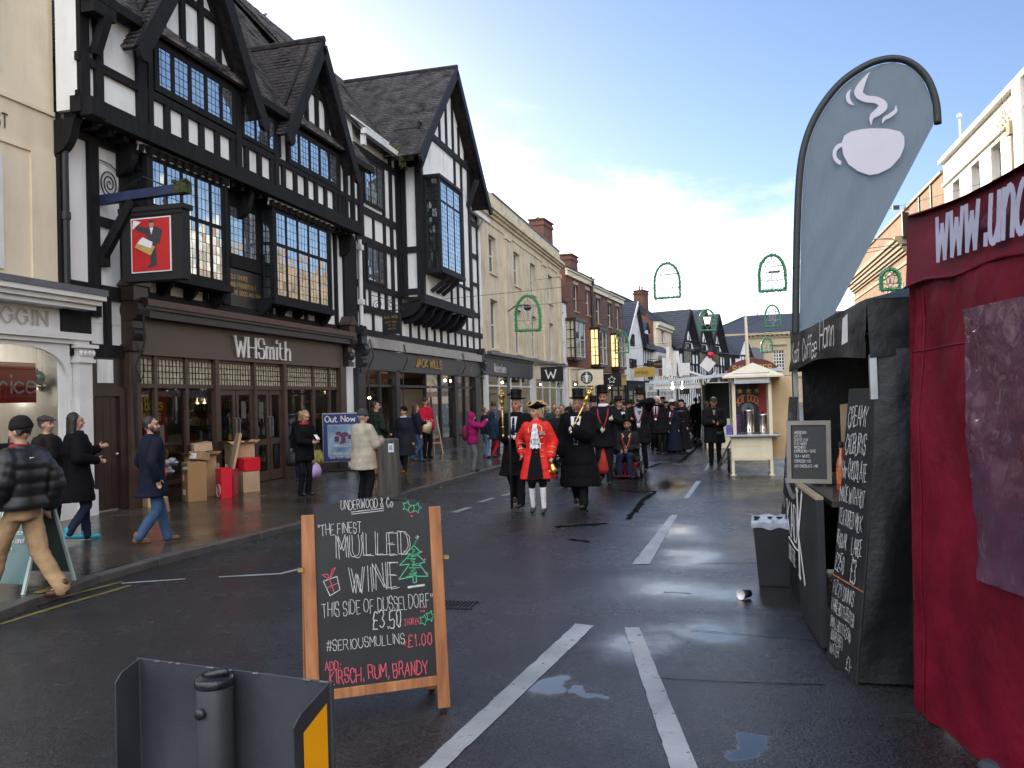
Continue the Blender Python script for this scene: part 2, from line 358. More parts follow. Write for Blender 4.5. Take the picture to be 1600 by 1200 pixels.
# ------------------------------------------------------------ ground
def wet_ground(name, c1, c2, r1, r2, slab=None, bumpd=.008, fine=90, pools=()):
    m, N, L, B = nt(name)
    big = noise_node(N, L, .55, 6); med = noise_node(N, L, 4.5, 6, rough=.65); fn = noise_node(N, L, fine, 3, rough=.7)
    mu = N.new('ShaderNodeMath'); mu.operation = 'ADD'; L.new(big.outputs[0], mu.inputs[0])
    m2 = N.new('ShaderNodeMath'); m2.operation = 'MULTIPLY'; m2.inputs[1].default_value = .45; L.new(med.outputs[0], m2.inputs[0]); L.new(m2.outputs[0], mu.inputs[1])
    rr = N.new('ShaderNodeMapRange'); rr.inputs['From Min'].default_value = .55; rr.inputs['From Max'].default_value = .92; rr.inputs['To Min'].default_value = r1; rr.inputs['To Max'].default_value = r2
    L.new(mu.outputs[0], rr.inputs[0]); L.new(rr.outputs[0], B.inputs['Roughness'])
    v = N.new('ShaderNodeTexVoronoi'); v.inputs['Scale'].default_value = fine*1.1; tcn = N.new('ShaderNodeTexCoord'); L.new(tcn.outputs['Object'], v.inputs['Vector'])
    r = ramp(N, L, v.outputs['Distance'], .0, .9, (*c2, 1), (*c1, 1))
    rb = ramp(N, L, mu.outputs[0], .5, .95, (.55, .55, .58, 1), (1.3, 1.27, 1.2, 1))
    mx = N.new('ShaderNodeMix'); mx.data_type = 'RGBA'; mx.blend_type = 'MULTIPLY'; mx.inputs[0].default_value = 1; L.new(r.outputs[0], mx.inputs[6]); L.new(rb.outputs[0], mx.inputs[7])
    col = mx.outputs[2]
    b = N.new('ShaderNodeBump'); b.inputs['Distance'].default_value = bumpd; b.inputs['Strength'].default_value = .40; L.new(fn.outputs[0], b.inputs['Height'])
    b2 = N.new('ShaderNodeBump'); b2.inputs['Distance'].default_value = .03; b2.inputs['Strength'].default_value = .25; L.new(med.outputs[0], b2.inputs['Height']); L.new(b.outputs[0], b2.inputs['Normal'])
    nrm = b2.outputs[0]
    if pools:
        tcp = N.new('ShaderNodeTexCoord'); wn = noise_node(N, L, 1.9, 5); wv = N.new('ShaderNodeVectorMath'); wv.operation = 'MULTIPLY_ADD'; wv.inputs[1].default_value = (.9, .9, 0)
        L.new(wn.outputs['Color'], wv.inputs[0]); L.new(tcp.outputs['Object'], wv.inputs[2]); last = None
        for (cx, cy, rx, ry, deep) in pools:
            mp_ = N.new('ShaderNodeMapping'); mp_.vector_type = 'TEXTURE'; mp_.inputs['Location'].default_value = (cx+.45, cy+.45, 0); mp_.inputs['Scale'].default_value = (rx, ry, 1); L.new(wv.outputs[0], mp_.inputs[0])
            ln = N.new('ShaderNodeVectorMath'); ln.operation = 'LENGTH'; L.new(mp_.outputs[0], ln.inputs[0])
            mr = N.new('ShaderNodeMapRange'); mr.interpolation_type = 'SMOOTHSTEP'; mr.inputs['From Min'].default_value = 1.0 if deep else 1.5; mr.inputs['From Max'].default_value = .55 if deep else .1; mr.inputs['To Max'].default_value = 1 if deep else .85; L.new(ln.outputs['Value'], mr.inputs[0])
            if last is None: last = mr.outputs[0]
            else: mxm = N.new('ShaderNodeMath'); mxm.operation = 'MAXIMUM'; L.new(last, mxm.inputs[0]); L.new(mr.outputs[0], mxm.inputs[1]); last = mxm.outputs[0]
        iv = N.new('ShaderNodeMath'); iv.operation = 'SUBTRACT'; iv.inputs[0].default_value = 1; L.new(last, iv.inputs[1])
        for bb, k_ in ((b, .5), (b2, .25)): q = N.new('ShaderNodeMath'); q.operation = 'MULTIPLY'; q.inputs[1].default_value = k_; L.new(iv.outputs[0], q.inputs[0]); L.new(q.outputs[0], bb.inputs['Strength'])
        rm = N.new('ShaderNodeMix'); rm.data_type = 'FLOAT'; L.new(last, rm.inputs[0]); L.new(rr.outputs[0], rm.inputs[2]); rm.inputs[3].default_value = .02; L.new(rm.outputs[0], B.inputs['Roughness'])
        m5 = N.new('ShaderNodeMix'); m5.data_type = 'RGBA'; L.new(last, m5.inputs[0]); L.new(col, m5.inputs[6]); m5.inputs[7].default_value = (.010, .011, .013, 1); col = m5.outputs[2]
    if slab:
        bt = N.new('ShaderNodeTexBrick'); bt.inputs['Scale'].default_value = 1; bt.inputs['Brick Width'].default_value = slab[0]; bt.inputs['Row Height'].default_value = slab[1]; bt.inputs['Mortar Size'].default_value = .008
        bt.inputs['Color1'].default_value = (.75, .75, .75, 1); bt.inputs['Color2'].default_value = (1.2, 1.18, 1.14, 1); bt.inputs['Mortar'].default_value = (.3, .3, .3, 1)
        L.new(tcn.outputs['Object'], bt.inputs['Vector'])
        m3 = N.new('ShaderNodeMix'); m3.data_type = 'RGBA'; m3.blend_type = 'MULTIPLY'; m3.inputs[0].default_value = 1; L.new(col, m3.inputs[6]); L.new(bt.outputs[0], m3.inputs[7]); col = m3.outputs[2]
        b3 = N.new('ShaderNodeBump'); b3.invert = True; b3.inputs['Distance'].default_value = .006; b3.inputs['Strength'].default_value = .7; L.new(bt.outputs[1], b3.inputs['Height']); L.new(nrm, b3.inputs['Normal']); nrm = b3.outputs[0]
    L.new(nrm, B.inputs['Normal']); L.new(col, B.inputs['Base Color']); B.inputs['Specular IOR Level'].default_value = .6
    return m
_pl = lambda x, y, rx, ry, d=0: (gp(x, y).x, gp(x, y).y, rx, ry, d)
M['asphalt'] = wet_ground('wet_asphalt', (.007, .0075, .009), (.046, .048, .054), .08, .43, bumpd=.016, fine=62, pools=[_pl(858, 1080, .22, .26, 1), _pl(915, 1092, .10, .1, 1), _pl(1160, 1172, .18, .16, 1), _pl(1052, 926, .16, .10, 1), _pl(1050, 920, .75, .7), _pl(1085, 870, .5, .8), _pl(1062, 830, .6, 1.0), _pl(985, 1000, .3, .5), _pl(1110, 985, .5, .4), _pl(1040, 760, 1.0, 2.6), _pl(1130, 930, .8, .5), _pl(900, 700, 1.0, 5), _pl(1080, 690, 1.2, 6)])
M['paving'] = wet_ground('wet_paving', (.050, .042, .034), (.075, .064, .052), .07, .30, slab=(.9, .6), bumpd=.003, fine=45)
M['kerb'] = mat('kerb_stone', (.075, .07, .065), .4, .35, 3, .5, bs=40, dist=.01)
M['paint'] = mat('worn_road_paint', (.21, .22, .23), .42, .2, 1.6, .6, col2=(.36, .37, .38), bs=60, dist=.008)
_m, N, L, B = M['paint'], M['paint'].node_tree.nodes, M['paint'].node_tree.links, M['paint'].node_tree.nodes['Principled BSDF']
_n = noise_node(N, L, 16, 8, rough=.75); _r = ramp(N, L, _n.outputs[0], .60, .66); _t = N.new('ShaderNodeBsdfTransparent'); _x = N.new('ShaderNodeMixShader'); L.new(_r.outputs[0], _x.inputs[0]); L.new(B.outputs[0], _x.inputs[1]); L.new(_t.outputs[0], _x.inputs[2]); L.new(_x.outputs[0], N['Material Output'].inputs[0])
M['yellow'] = mat('worn_yellow_paint', (.10, .085, .03), .5, .3, 4, .4, col2=(.26, .21, .05), bs=60, dist=.006)
M['water'] = glass_dark('standing_water', (.012, .013, .015), 1.5, .02, .02)
M['crack'] = mat('wet_crack', (.004, .004, .004), .9, .3, 5, .4, spec=.05)
def struct(o): o['kind'] = 'structure'; return o
g = MB(); g.add([(-400, -300, 0), (400, -300, 0), (400, 900, 0), (-400, 900, 0)], [(0, 1, 2, 3)]); struct(g.build('road', M['asphalt']))
KERB = [(-6.05, -12), (-6.05, 5.5), (-6.30, 6.75), (-6.40, 7.7), (-6.15, 10), (-6.02, 11), (-5.90, 15), (-5.65, 21), (-5.6, 40), (-5.3, 60), (-3.2, 80), (.5, 100), (6, 122)]
def kx(y):
    for (a, b), (c, d) in zip(KERB, KERB[1:]):
        if b <= y <= d: return a+(c-a)*(y-b)/(d-b)
pv = MB(); n = len(KERB)
vs = [(x-.14, y, .08) for x, y in KERB]+[(-16 if y < 70 else x-12, y, .08) for x, y in KERB]
pv.add(vs, [(i+1, i, i+n, i+n+1)[::-1] for i in range(n-1)][0:]); o = struct(pv.build('pavement', M['paving']))
kb = MB(); y = -12.0
while y < 118:
    Ls = .92; a, b = kx(y), kx(y+Ls-.012); j = random.uniform(-.006, .006)
    kb.flat([(a-.14+j, y, .088+j), (a+j, y, .084+j), (b+j, y+Ls-.012, .084+j), (b-.14+j, y+Ls-.012, .088+j)], .12, n=(0, 0, 1)); y += Ls
struct(kb.build('kerb', M['kerb'], bevel=.008))
def ribbon(pts, wd, z, m, name, jag=0):
    P = [V((p[0], p[1], 0)) for p in pts]; Q = []
    for a, b in zip(P, P[1:]):
        k = max(1, int((b-a).length/(.09 if jag > .3 else .25))) if jag else 1
        Q += [a.lerp(b, i/k) for i in range(k)]
    Q.append(P[-1]); vs = []
    for i, p in enumerate(Q):
        t = (Q[min(i+1, len(Q)-1)]-Q[max(i-1, 0)]).normalized(); nn = V((-t.y, t.x, 0))
        ww = wd*(1+random.uniform(-jag, jag)); off = nn*random.uniform(-jag, jag)*wd*.6
        vs += [p+nn*ww/2+off+V((0, 0, z)), p-nn*ww/2+off+V((0, 0, z))]
    mb = MB(); mb.add(vs, [(2*i, 2*i+1, 2*i+3, 2*i+2) for i in range(len(Q)-1)]); return struct(mb.build(name, m))
def wornband(a0, a1, b0, b1, name):
    """a worn painted band between two ground edges, its rims crumbling"""
    a0, a1, b0, b1 = [V((p[0], p[1], 0)) for p in (a0, a1, b0, b1)]; k = max(4, int((a1-a0).length/.05)); vs = []
    for i in range(k+1):
        t = i/k; l = a0.lerp(a1, t); r = b0.lerp(b1, t); d = (r-l)
        e1 = max(0, noise.noise(l*9))*.10; e2 = max(0, noise.noise(r*9+V((5, 5, 5))))*.10
        vs += [l+d*e1+V((0, 0, .004)), r-d*e2+V((0, 0, .004))]
    mb = MB(); mb.add(vs, [(2*i, 2*i+1, 2*i+3, 2*i+2)[::-1] for i in range(k)]); return struct(mb.build(name, M['paint']))
def ext(a, b, m): a, b = gp(*a), gp(*b); return b+(b-a).normalized()*m
wornband(gp(899, 975), ext((899, 975), (655, 1200), 1.5), gp(929, 978), ext((929, 978), (697, 1200), 1.5), 'road_marking')
wornband(gp(975, 981), ext((975, 981), (1047, 1200), 1.5), gp(999, 981), ext((999, 981), (1090, 1200), 1.5), 'road_marking')
wornband(gp(1048.5, 805), gp(987, 882), gp(1059, 805), gp(1015, 882), 'road_marking')
wornband(gp(1087.5, 752), gp(1068, 779), gp(1095.5, 752), gp(1076, 779), 'road_marking')
wornband(gp(1107, 724), gp(1099, 735), gp(1112, 724), gp(1105, 735), 'road_marking')
for pts, wd, mm in (([(342, 902), (395, 899), (438, 897), (470, 889), (520, 872)], .07, 'paint'), ([(190, 912), (290, 905)], .06, 'paint'), ([(0, 976), (100, 945), (205, 915)], .06, 'yellow'), ([(-60, 985), (0, 965), (90, 935), (192, 909)], .06, 'yellow'),
                    ([(708, 801), (734, 793)], .12, 'paint'), ([(750, 785), (771, 778)], .12, 'paint'), ([(785, 775), (802, 770)], .1, 'paint'), ([(652, 812), (690, 804)], .1, 'paint')):
    ribbon([gp(*p) for p in pts], wd, .004, M[mm], 'road_marking', .12)
for pts, wd in (([(1118, 682), (1100, 690), (1092, 697), (1077, 710), (1062, 723), (1032, 724), (1015, 731)], .10), ([(1026, 767), (1011, 777), (1003, 784), (996, 794), (981, 812)], .09), ([(968, 766), (1000, 769), (1026, 767)], .08),
                ([(868, 824), (905, 821), (948, 818)], .16), ([(890, 843), (922, 847)], .10),
                ([(1090, 881), (1180, 880), (1240, 884)], .012), ([(1080, 985), (1160, 992), (1290, 1003)], .008), ([(1020, 1060), (1130, 1066), (1290, 1071)], .008)):
    ribbon([gp(*p) for p in pts], wd, .0045, M['crack'], 'road_crack', .45)
def puddle(cx, cy, rx, ry, seed, name='puddle'):
    c = gp(cx, cy); e = gp(cx+rx, cy)-c; f = gp(cx, cy-ry)-c; vs = [c+V((0, 0, .006))]; k = 48
    for i in range(k):
        q = 2*math.pi*i/k; d = V((math.cos(q)*1.5, math.sin(q)*1.5, seed)); r = .75+.45*noise.noise(d)+.12*noise.noise(d*2.5)
        vs.append(c+e*math.cos(q)*r+f*math.sin(q)*r+V((0, 0, .006)))
    mb = MB(); mb.add(vs, [(0, 1+i, 1+(i+1) % k) for i in range(k)]); struct(mb.build(name, M['water']))
dr = thing('drain_grate', 'small iron drain grate set in the road behind the mulled wine board', 'drain grate', gp(716, 946))
mb = MB()
for i in range(9): mb.box(-.16+.035*i, -.145+.035*i, -.10, .10, .004, .014)
mb.box(-.18, .16, -.12, -.10, .004, .016); mb.box(-.18, .16, .10, .12, .004, .016); mb.build('grate', M['blackmetal'], dr)
# ------------------------------------------------------------ facades
class Bld:
    """a building on a straight frontage; s runs along the front, w stands out towards the street, z is up"""
    def __init__(b, name, label, ox, oy, ang, s0=0, group=None, cat='building'):
        b.a = R_(ang); b.d = V((math.sin(b.a), math.cos(b.a), 0)); b.n = V((math.cos(b.a), -math.sin(b.a), 0)); b.o = V((ox, oy, 0)); b.s0 = s0
        b.t = thing(name, label, cat, b.o+b.d*s0, R_(90)-b.a, group)
    def at(b, px, py, w=0):   # picture -> (s, z) on the plane w in front of the wall
        r = ray(px, py); o = b.o+b.n*w-CAM; k = o.dot(b.n)/r.dot(b.n); p = CAM+r*k
        return (p-b.o).dot(b.d)-b.s0, p.z
    def world(b, s, w, z): return b.o+b.d*(s+b.s0)+b.n*w+V((0, 0, z))
def window(par, s0, s1, z0, z1, w, nx, nz, fm, gm, lead=None, fr=.06, dep=.07, zs=None, tilt=.006, name='window', leadm=None, sill=False):
    """frame with mullions; every light is a pane (sub-part) whose little quarries tilt"""
    f = MB(); f.fb(s0, s1, w-.02, w+dep, z0, z0+fr); f.fb(s0, s1, w-.02, w+dep, z1-fr, z1); f.fb(s0, s0+fr, w-.02, w+dep, z0+fr, z1-fr); f.fb(s1-fr, s1, w-.02, w+dep, z0+fr, z1-fr)
    zs = zs or [z0+(z1-z0)*k/nz for k in range(nz+1)]; cw = (s1-s0)/nx
    for i in range(1, nx): f.fb(s0+cw*i-fr*.45, s0+cw*i+fr*.45, w-.02, w+dep-.004, z0+fr, z1-fr)
    for k in zs[1:-1]: f.fb(s0+fr, s1-fr, w-.02, w+dep-.008, k-fr*.45, k+fr*.45)
    if sill: f.fb(s0-.05, s1+.05, w, w+dep+.06, z0-.06, z0-.002)
    wo = f.build(name, fm, par); p = MB(); y = -(w+(dep-.014 if lead else .012)); wl_ = -y
    for i in range(nx):
        for k in range(len(zs)-1):
            a0, a1 = s0+cw*i+fr*.5, s0+cw*(i+1)-fr*.5; b0, b1 = zs[k]+fr*.4, zs[k+1]-fr*.4
            c, r = lead or (1, 1)
            if lead and len(zs) > 2: r = max(2, round(r*(zs[k+1]-zs[k])/(z1-z0)*(len(zs)-1)))
            for ii in range(c):
                for kk in range(r):
                    x0, x1 = a0+(a1-a0)*ii/c, a0+(a1-a0)*(ii+1)/c; q0, q1 = b0+(b1-b0)*kk/r, b0+(b1-b0)*(kk+1)/r
                    tx, tz = random.gauss(0, tilt)*(x1-x0), random.gauss(0, tilt)*(q1-q0)
                    p.add([(x0, y-tx-tz, q0), (x1, y+tx-tz, q0), (x1, y+tx+tz, q1), (x0, y-tx+tz, q1)], [(0, 1, 2, 3)], 0)
            if lead:
                for ii in range(1, c): x = a0+(a1-a0)*ii/c; p.fb(x-.0035, x+.0035, wl_+.002, wl_+.005, b0, b1, 1)
                for kk in range(1, r): q = b0+(b1-b0)*kk/r; p.fb(a0, a1, wl_+.0022, wl_+.0062, q-.0035, q+.0035, 1)
    p.build('pane', [gm, leadm or M['lead']], wo); return wo
def tiles(mb, P0, U, Vv, inside, ulen, vlen, gauge=.14, tw=.19, th=.030, edge=1, sag=.02):
    P0, U, Vv = V(P0), V(U).normalized(), V(Vv).normalized(); Nn = U.cross(Vv)
    if Nn.z < 0: Nn = -Nn
    rows = int(vlen/gauge)
    for r in range(rows):
        v = r*gauge; off = (tw/2 if r % 2 else 0); k = 0; lim = inside(v+gauge*.5)
        if not lim: continue
        while True:
            u = -tw/2+off+k*tw; k += 1
            if u > lim[1]: break
            ua, ub = max(u, lim[0]), min(u+tw, lim[1])
            if ub-ua < .02: continue
            j = random.uniform(-.005, .009)+sag*noise.noise(V((u*.5, v*.7, P0.x))); jv = random.uniform(-.012, .012); g_ = .004
            a = P0+U*(ua+g_)+Vv*(v+jv); b = P0+U*(ub-g_)+Vv*(v+jv+random.uniform(-.006, .006)); c = b+Vv*(gauge+.02); d = a+Vv*(gauge+.02)
            hi = Nn*(th+j+.012)
            mb.add([a+hi, b+hi, c+Nn*(.010+j), d+Nn*(.010+j), a-Nn*.01, b-Nn*.01], [(0, 1, 2, 3)], 0)
            mb.add([a+hi, b+hi, a-Nn*.01, b-Nn*.01], [(0, 2, 3, 1)], edge)
def poly_in(poly):
    def f(y):
        xs = []; n = len(poly)
        for i in range(n):
            (x1, y1), (x2, y2) = poly[i], poly[(i+1) % n]
            if (y1 > y) != (y2 > y): xs.append((x2-x1)*(y-y1)/(y2-y1)+x1)
        return (min(xs), max(xs)) if len(xs) > 1 else None
    return f
def roof_slope(par, A, B, C, D, mats, name='roof', gauge=.125, tw=.19, th=.06, **k):
    """tiled slope: eave A-B, ridge D-C (local coordinates), tiles clipped to the quad"""
    A, B, C, D = V(A), V(B), V(C), V(D); U = (B-A).normalized(); Nn = U.cross(D-A if (D-A).length > .01 else C-A).normalized()
    if Nn.z < 0: Nn = -Nn
    Vv = Nn.cross(U)
    if Vv.z < 0: Vv = -Vv
    P = [((q-A).dot(U), (q-A).dot(Vv)) for q in (A, B, C, D)]; mb = MB()
    u0 = min(p[0] for p in P); ul = max(p[0] for p in P)-u0; vl = max(p[1] for p in P)
    tiles(mb, A+U*u0, U, Vv, poly_in([(p[0]-u0, p[1]) for p in P]), ul, vl, gauge, tw, edge=1, **k)
    mb.flat([A-Nn*.01, B-Nn*.01, C-Nn*.01, D-Nn*.01], th, 0, n=Nn)
    return mb.build(name, mats, par)
def shape_fb(mb, pts, w0, w1, mi=0): mb.prism(pts, -w1, -w0, mi)
def bracket(mb, s, w0, w1, z, h, t=.12, mi=0):
    """curved bracket under a jetty: flat top, concave underside"""
    pts = [(0, 0), (w1-w0, 0)]+[((w1-w0)*math.cos(q*math.pi/12)*.92, -h*math.sin(q*math.pi/12)) for q in range(1, 6)]+[(0, -h)]
    n = len(pts)
    mb.add([(s-t/2, -(w0+a), z+c) for a, c in pts]+[(s+t/2, -(w0+a), z+c) for a, c in pts], [tuple(range(n)), tuple(range(2*n-1, n-1, -1))]+[(i, i+n, (i+1) % n+n, (i+1) % n) for i in range(n)], mi)
def scaled(w, s, z): k = (10.3-w)/10.3; return s*k, CH+(z-CH)*k
def bay(par, s0, s1, z0, z1, w0, w1, nx, zs, lead, fm, gm, side=2, label='bay_window'):
    """box bay: front lights between w0 and w1, glazed cheek facing down the street"""
    f = MB(); f.fb(s0-.05, s1+.05, w0, w1+.06, z0-.14, z0); f.fb(s0-.03, s1+.03, w0, w1+.03, z1, z1+.12)
    f.fb(s0, s0+.1, w1-.1, w1, z0, z1); f.fb(s1-.1, s1, w1-.1, w1, z0, z1); f.fb(s0, s0+.09, w0, w0+.1, z0, z1); f.fb(s1-.09, s1, w0, w1-.1, z0, z1)
    f.fb(s0+.004, s0+.05, w0+.1, w1-.1, zs[1]-.03, zs[1]+.03); f.box(s0+.12, s1-.12, -w0-.02, -w0+.02, z0, z1)
    b = f.build(label, fm, par)
    window(b, s0+.1, s1-.1, z0, z1, w1-.09, nx, 2, fm, gm, lead, fr=.095, dep=.07, zs=zs, name='frame')
    p = MB(); dd = (w1-w0-.2); c = side; 
    for k in range(len(zs)-1):
        r = max(2, round((zs[k+1]-zs[k])/.28))
        for ii in range(c):
            for kk in range(r):
                y0, y1 = -(w0+.1)-dd*ii/c, -(w0+.1)-dd*(ii+1)/c; q0 = zs[k]+(zs[k+1]-zs[k])*kk/r; q1 = zs[k]+(zs[k+1]-zs[k])*(kk+1)/r; t = random.gauss(0, .002)
                p.add([(s0+.03+t, y0, q0), (s0+.03-t, y1, q0), (s0+.03-t, y1, q1), (s0+.03+t, y0, q1)], [(0, 1, 2, 3)])
        for ii in range(1, c): p.box(s0+.02, s0+.028, -(w0+.1)-dd*ii/c-.006, -(w0+.1)-dd*ii/c+.006, zs[k], zs[k+1], 1)
        for kk in range(1, r): q = zs[k]+(zs[k+1]-zs[k])*kk/r; p.box(s0+.02, s0+.028, -(w1-.1), -(w0+.1), q-.006, q+.006, 1)
    p.build('side_pane', [M['glass2'], M['lead']], b); return b

T = M['timber']; WR = M['white_render']
# ============ 1. the timbered shop ============
B1 = Bld('timbered_shop', 'black and white timbered shop with two gables and leaded bay windows above a brown shopfront', -10.3, 0, 0, 11.05)
def Y(y): return y-11.05
wl = MB()
wl.fb(Y(11.05), Y(22.25), -.3, 0, 3.3, 6.55); wl.fb(Y(11.05), Y(12.75), -.3, -.01, 0.08, 3.3); wl.fb(Y(21.1), Y(22.25), -.3, -.01, .08, 3.3)
wl.fb(Y(11.0), Y(21.6), .1, .50, 6.62, 8.75); wl.fb(Y(12.5), Y(15.3), .38, .42, 6.40, 6.56); wl.fb(Y(16.85), Y(20.1), .38, .42, 6.40, 6.56); wl.fb(Y(11.05), Y(22.3), -6.5, -6.3, 0, 9); wl.box(Y(11.05), Y(11.15), .3, 6.4, 0, 9); wl.box(Y(22.1), Y(22.24), .3, 6.4, 0, 9)
shape_fb(wl, [(Y(12.3), 8.35), (Y(15.7), 8.35), (Y(14.0), 11.05)], .1, .5); shape_fb(wl, [(Y(17.25), 8.35), (Y(20.41), 8.35), (Y(18.83), 10.75)], .1, .5)
wl.build('wall', WR, B1.t)
tb = MB()
def post(s0, s1, w, z0, z1, d=.05): tb.fb(Y(s0), Y(s1), w, w+d, z0, z1)
# first floor, left corner bay of panels
post(11.05, 11.24, .0, 3.4, 6.4, .09); post(11.72, 11.95, 0, 3.4, 6.4, .07); post(12.5, 13.0, 0, 3.9, 6.4, .07)
tb.fb(Y(11.24), Y(12.9), .0, .06, 3.72, 3.96); tb.fb(Y(11.24), Y(12.9), 0, .065, 6.36, 6.6); tb.fb(Y(11.95), Y(12.5), 0, .06, 4.98, 5.14)
# ground floor left: dark panelling round the brown door
tb.fb(Y(11.05), Y(12.75), .0, .05, 2.72, 2.94); tb.fb(Y(12.05), Y(12.2), 0, .055, 2.94, 3.72); tb.fb(Y(11.05), Y(11.72), 0, .052, 2.94, 3.72)
# between and beside the bays
post(15.5, 15.75, 0, 4.0, 6.6, .1); post(16.95, 17.15, 0, 4.0, 6.6, .1); post(20.85, 20.98, 0, 3.9, 6.6, .07); post(21.4, 22.2, 0, 3.4, 6.6, .08)
tb.fb(Y(15.75), Y(16.95), 0, .08, 6.25, 6.6); tb.fb(Y(15.75), Y(16.95), 0, .12, 4.84, 5.08); tb.fb(Y(12.9), Y(22.2), 0, .07, 3.86, 3.98)
for s in (13.15, 13.75, 14.35, 14.95, 17.5, 18.05, 18.6, 19.2, 19.75, 20.3): tb.fb(Y(s)-.06, Y(s)+.06, 0, .05, 3.98, 4.25)
# jetty: joist ends, bressumer, small brackets
tb.fb(Y(10.95), Y(21.65), .40, .60, 6.56, 6.82)
for k in range(30):
    s = 11.15+k*.36
    if s < 21.5: tb.fb(Y(s)-.07, Y(s)+.07, .0, .40, 6.47, 6.62)
for k in range(12): bracket(tb, Y(12.55+k*.24), .38, .52, 6.5, .16, .07) if k < 11 else None
for k in range(12): bracket(tb, Y(16.9+k*.28), .38, .52, 6.5, .16, .07)
for s in (11.1, 12.5, 16.2, 21.3): bracket(tb, Y(s), .02, .42, 6.5, .55, .16)
# second floor frame
tb.fb(Y(10.95), Y(21.65), .5, .57, 7.38, 7.52); tb.fb(Y(12.3), Y(20.6), .5, .575, 8.50, 8.72); tb.fb(Y(10.95), Y(21.65), .5, .565, 6.8, 6.9)
for s, t in ((11.0, .2), (11.35, .16), (12.35, .22), (12.62, .12)): tb.fb(Y(s), Y(s)+t, .5, .58, 6.8, 8.75)
for k in range(18):
    s = 12.62+k*.525+random.uniform(-.02, .02)
    if s < 21.5: tb.fb(Y(s)-.075, Y(s)+.075, .5, .56, 6.9, 7.38)
for s, t in ((15.35, .2), (16.9, .16), (20.15, .1), (20.55, .14), (21.0, .12), (21.42, .2)): tb.fb(Y(s), Y(s)+t, .5, .585, 6.82, 8.7)
# the boxed-out corner bracket of the upper left
tb.fb(Y(11.0), Y(11.5), .6, .85, 8.15, 8.35); tb.beam((Y(11.3), -.6, 7.6), (Y(11.3), -.84, 8.2), .14, .14, (1, 0, 0)); tb.fb(Y(10.98), Y(11.3), .57, .8, 6.5, 6.78)
# gable studs
for c, hw, z0, ap in ((14.0, 1.62, 8.5, 11.05), (18.83, 1.5, 8.5, 10.75)):
    for q in (-.62, -.22, .18, .58, .95, -.98):
        s = c+q*hw*.9; top = z0+(ap-z0)*(1-abs(s-c)/hw)
        tb.fb(Y(s)-.075, Y(s)+.075, .5, .56, z0, top)
    tb.beam((Y(c-hw), -.53, z0), (Y(c), -.53, ap), .26, .07); tb.beam((Y(c+hw), -.53, z0), (Y(c), -.534, ap), .26, .07); tb.fb(Y(c-hw*.55), Y(c+hw*.55), .5, .563, z0+1.12, z0+1.26)
# curved braces below the bays
for s in (12.75, 15.15, 16.95, 19.9): bracket(tb, Y(s), .0, .42, 4.28, .42, .11)
for s in (13.5, 14.3, 17.8, 18.6): bracket(tb, Y(s), .0, .36, 4.26, .34, .09)
tb.build('timber_frame', T, B1.t)
# curly white-on-white plaster scroll
sc_ = MB(); sp = []
for i in range(60):
    q = i*.32; r = .02+.0105*i*.32*1.1; sp.append((Y(12.22)+r*math.cos(q)*1.0, -.045, 5.75+r*math.sin(q)*1.15))
sc_.tube(sp, .013, 5); sc_.tube([(Y(12.0), -.045, 6.12), (Y(12.25), -.045, 6.1), (Y(12.5), -.045, 5.98)], .011, 5); sc_.build('scroll_ornament', M['blackmetal'], B1.t)
GLS = M['glass']
bay(B1.t, Y(12.72), Y(15.22), 4.32, 6.42, 0, .42, 5, [4.32, 5.5, 6.42], (3, 5), T, GLS)
bay(B1.t, Y(17.0), Y(19.92), 4.28, 6.38, 0, .42, 5, [4.28, 5.55, 6.38], (3, 5), T, GLS)
window(B1.t, Y(15.78), Y(16.93), 5.08, 6.25, .0, 2, 1, T, GLS, (3, 7), fr=.07)
window(B1.t, Y(12.78), Y(15.33), 7.55, 8.5, .5, 5, 1, T, GLS, (3, 6), fr=.125, dep=.09)
window(B1.t, Y(15.6), Y(17.2), 7.55, 8.42, .5, 3, 1, T, GLS, (3, 6), fr=.09)
window(B1.t, Y(17.5), Y(20.12), 7.5, 8.45, .5, 5, 1, T, GLS, (3, 6), fr=.125, dep=.09)
pl = MB(); pl.fb(Y(15.7), Y(17.0), .03, .07, 4.0, 4.82); po = pl.build('stone_plaque', M['blackmetal'], B1.t)
le = MB()
for i, t in enumerate(('OLD CHOICE', 'AND FRIENDS BUT', 'HAVE GOOD AND NEW')): write(le, t, Y(15.78), 4.6-.17*i, .09, .012, -.072, xs=.9)
le.build('lettering', M['gilt'], po)
# roofs
TM = [M['tile'], M['tile_edge']]
def gable(par, c, hw, ze, ap, wf, back, yf, tm=TM, zr=None, over=.25, bm=T, gauge=.125, left=True):
    """gable roof running back from the front: two tiled slopes, bargeboards, ridge"""
    k = (ap-ze)/hw; e = ze-over*k
    for sgn in (1, -1):
        a = (yf(c-sgn*(hw+over)), -wf, e); b = (yf(c-sgn*(hw+over)), back, e); p = (yf(c), back, ap); q = (yf(c), -wf, ap)
        roof_slope(par, a, b, p, q, tm, gauge=gauge)
        bb = MB(); lft = V((0, 0, -.14)); bb.beam(V(a)+V((0, .03, .0))+lft, V(q)+V((0, .03, .0))+lft, .3, .07)
        x, z = a[0], a[2]; bb.lathe([(.02, -.05), (.16, -.05), (.17, 0), (.16, .05), (.02, .05)], (x+sgn*.06, -wf+.02, z-.12), 10, rot=Matrix.Rotation(R_(90), 3, 'X'))
        bb.build('bargeboard', bm, par)
    rb = MB(); rb.tube([(yf(c), -wf, ap+.05), (yf(c), back, ap+.05)], .09, 6); rb.build('ridge', M['tile'], par)
gable(B1.t, 14.0, 1.72, 8.42, 11.2, .92, 4.2, Y)
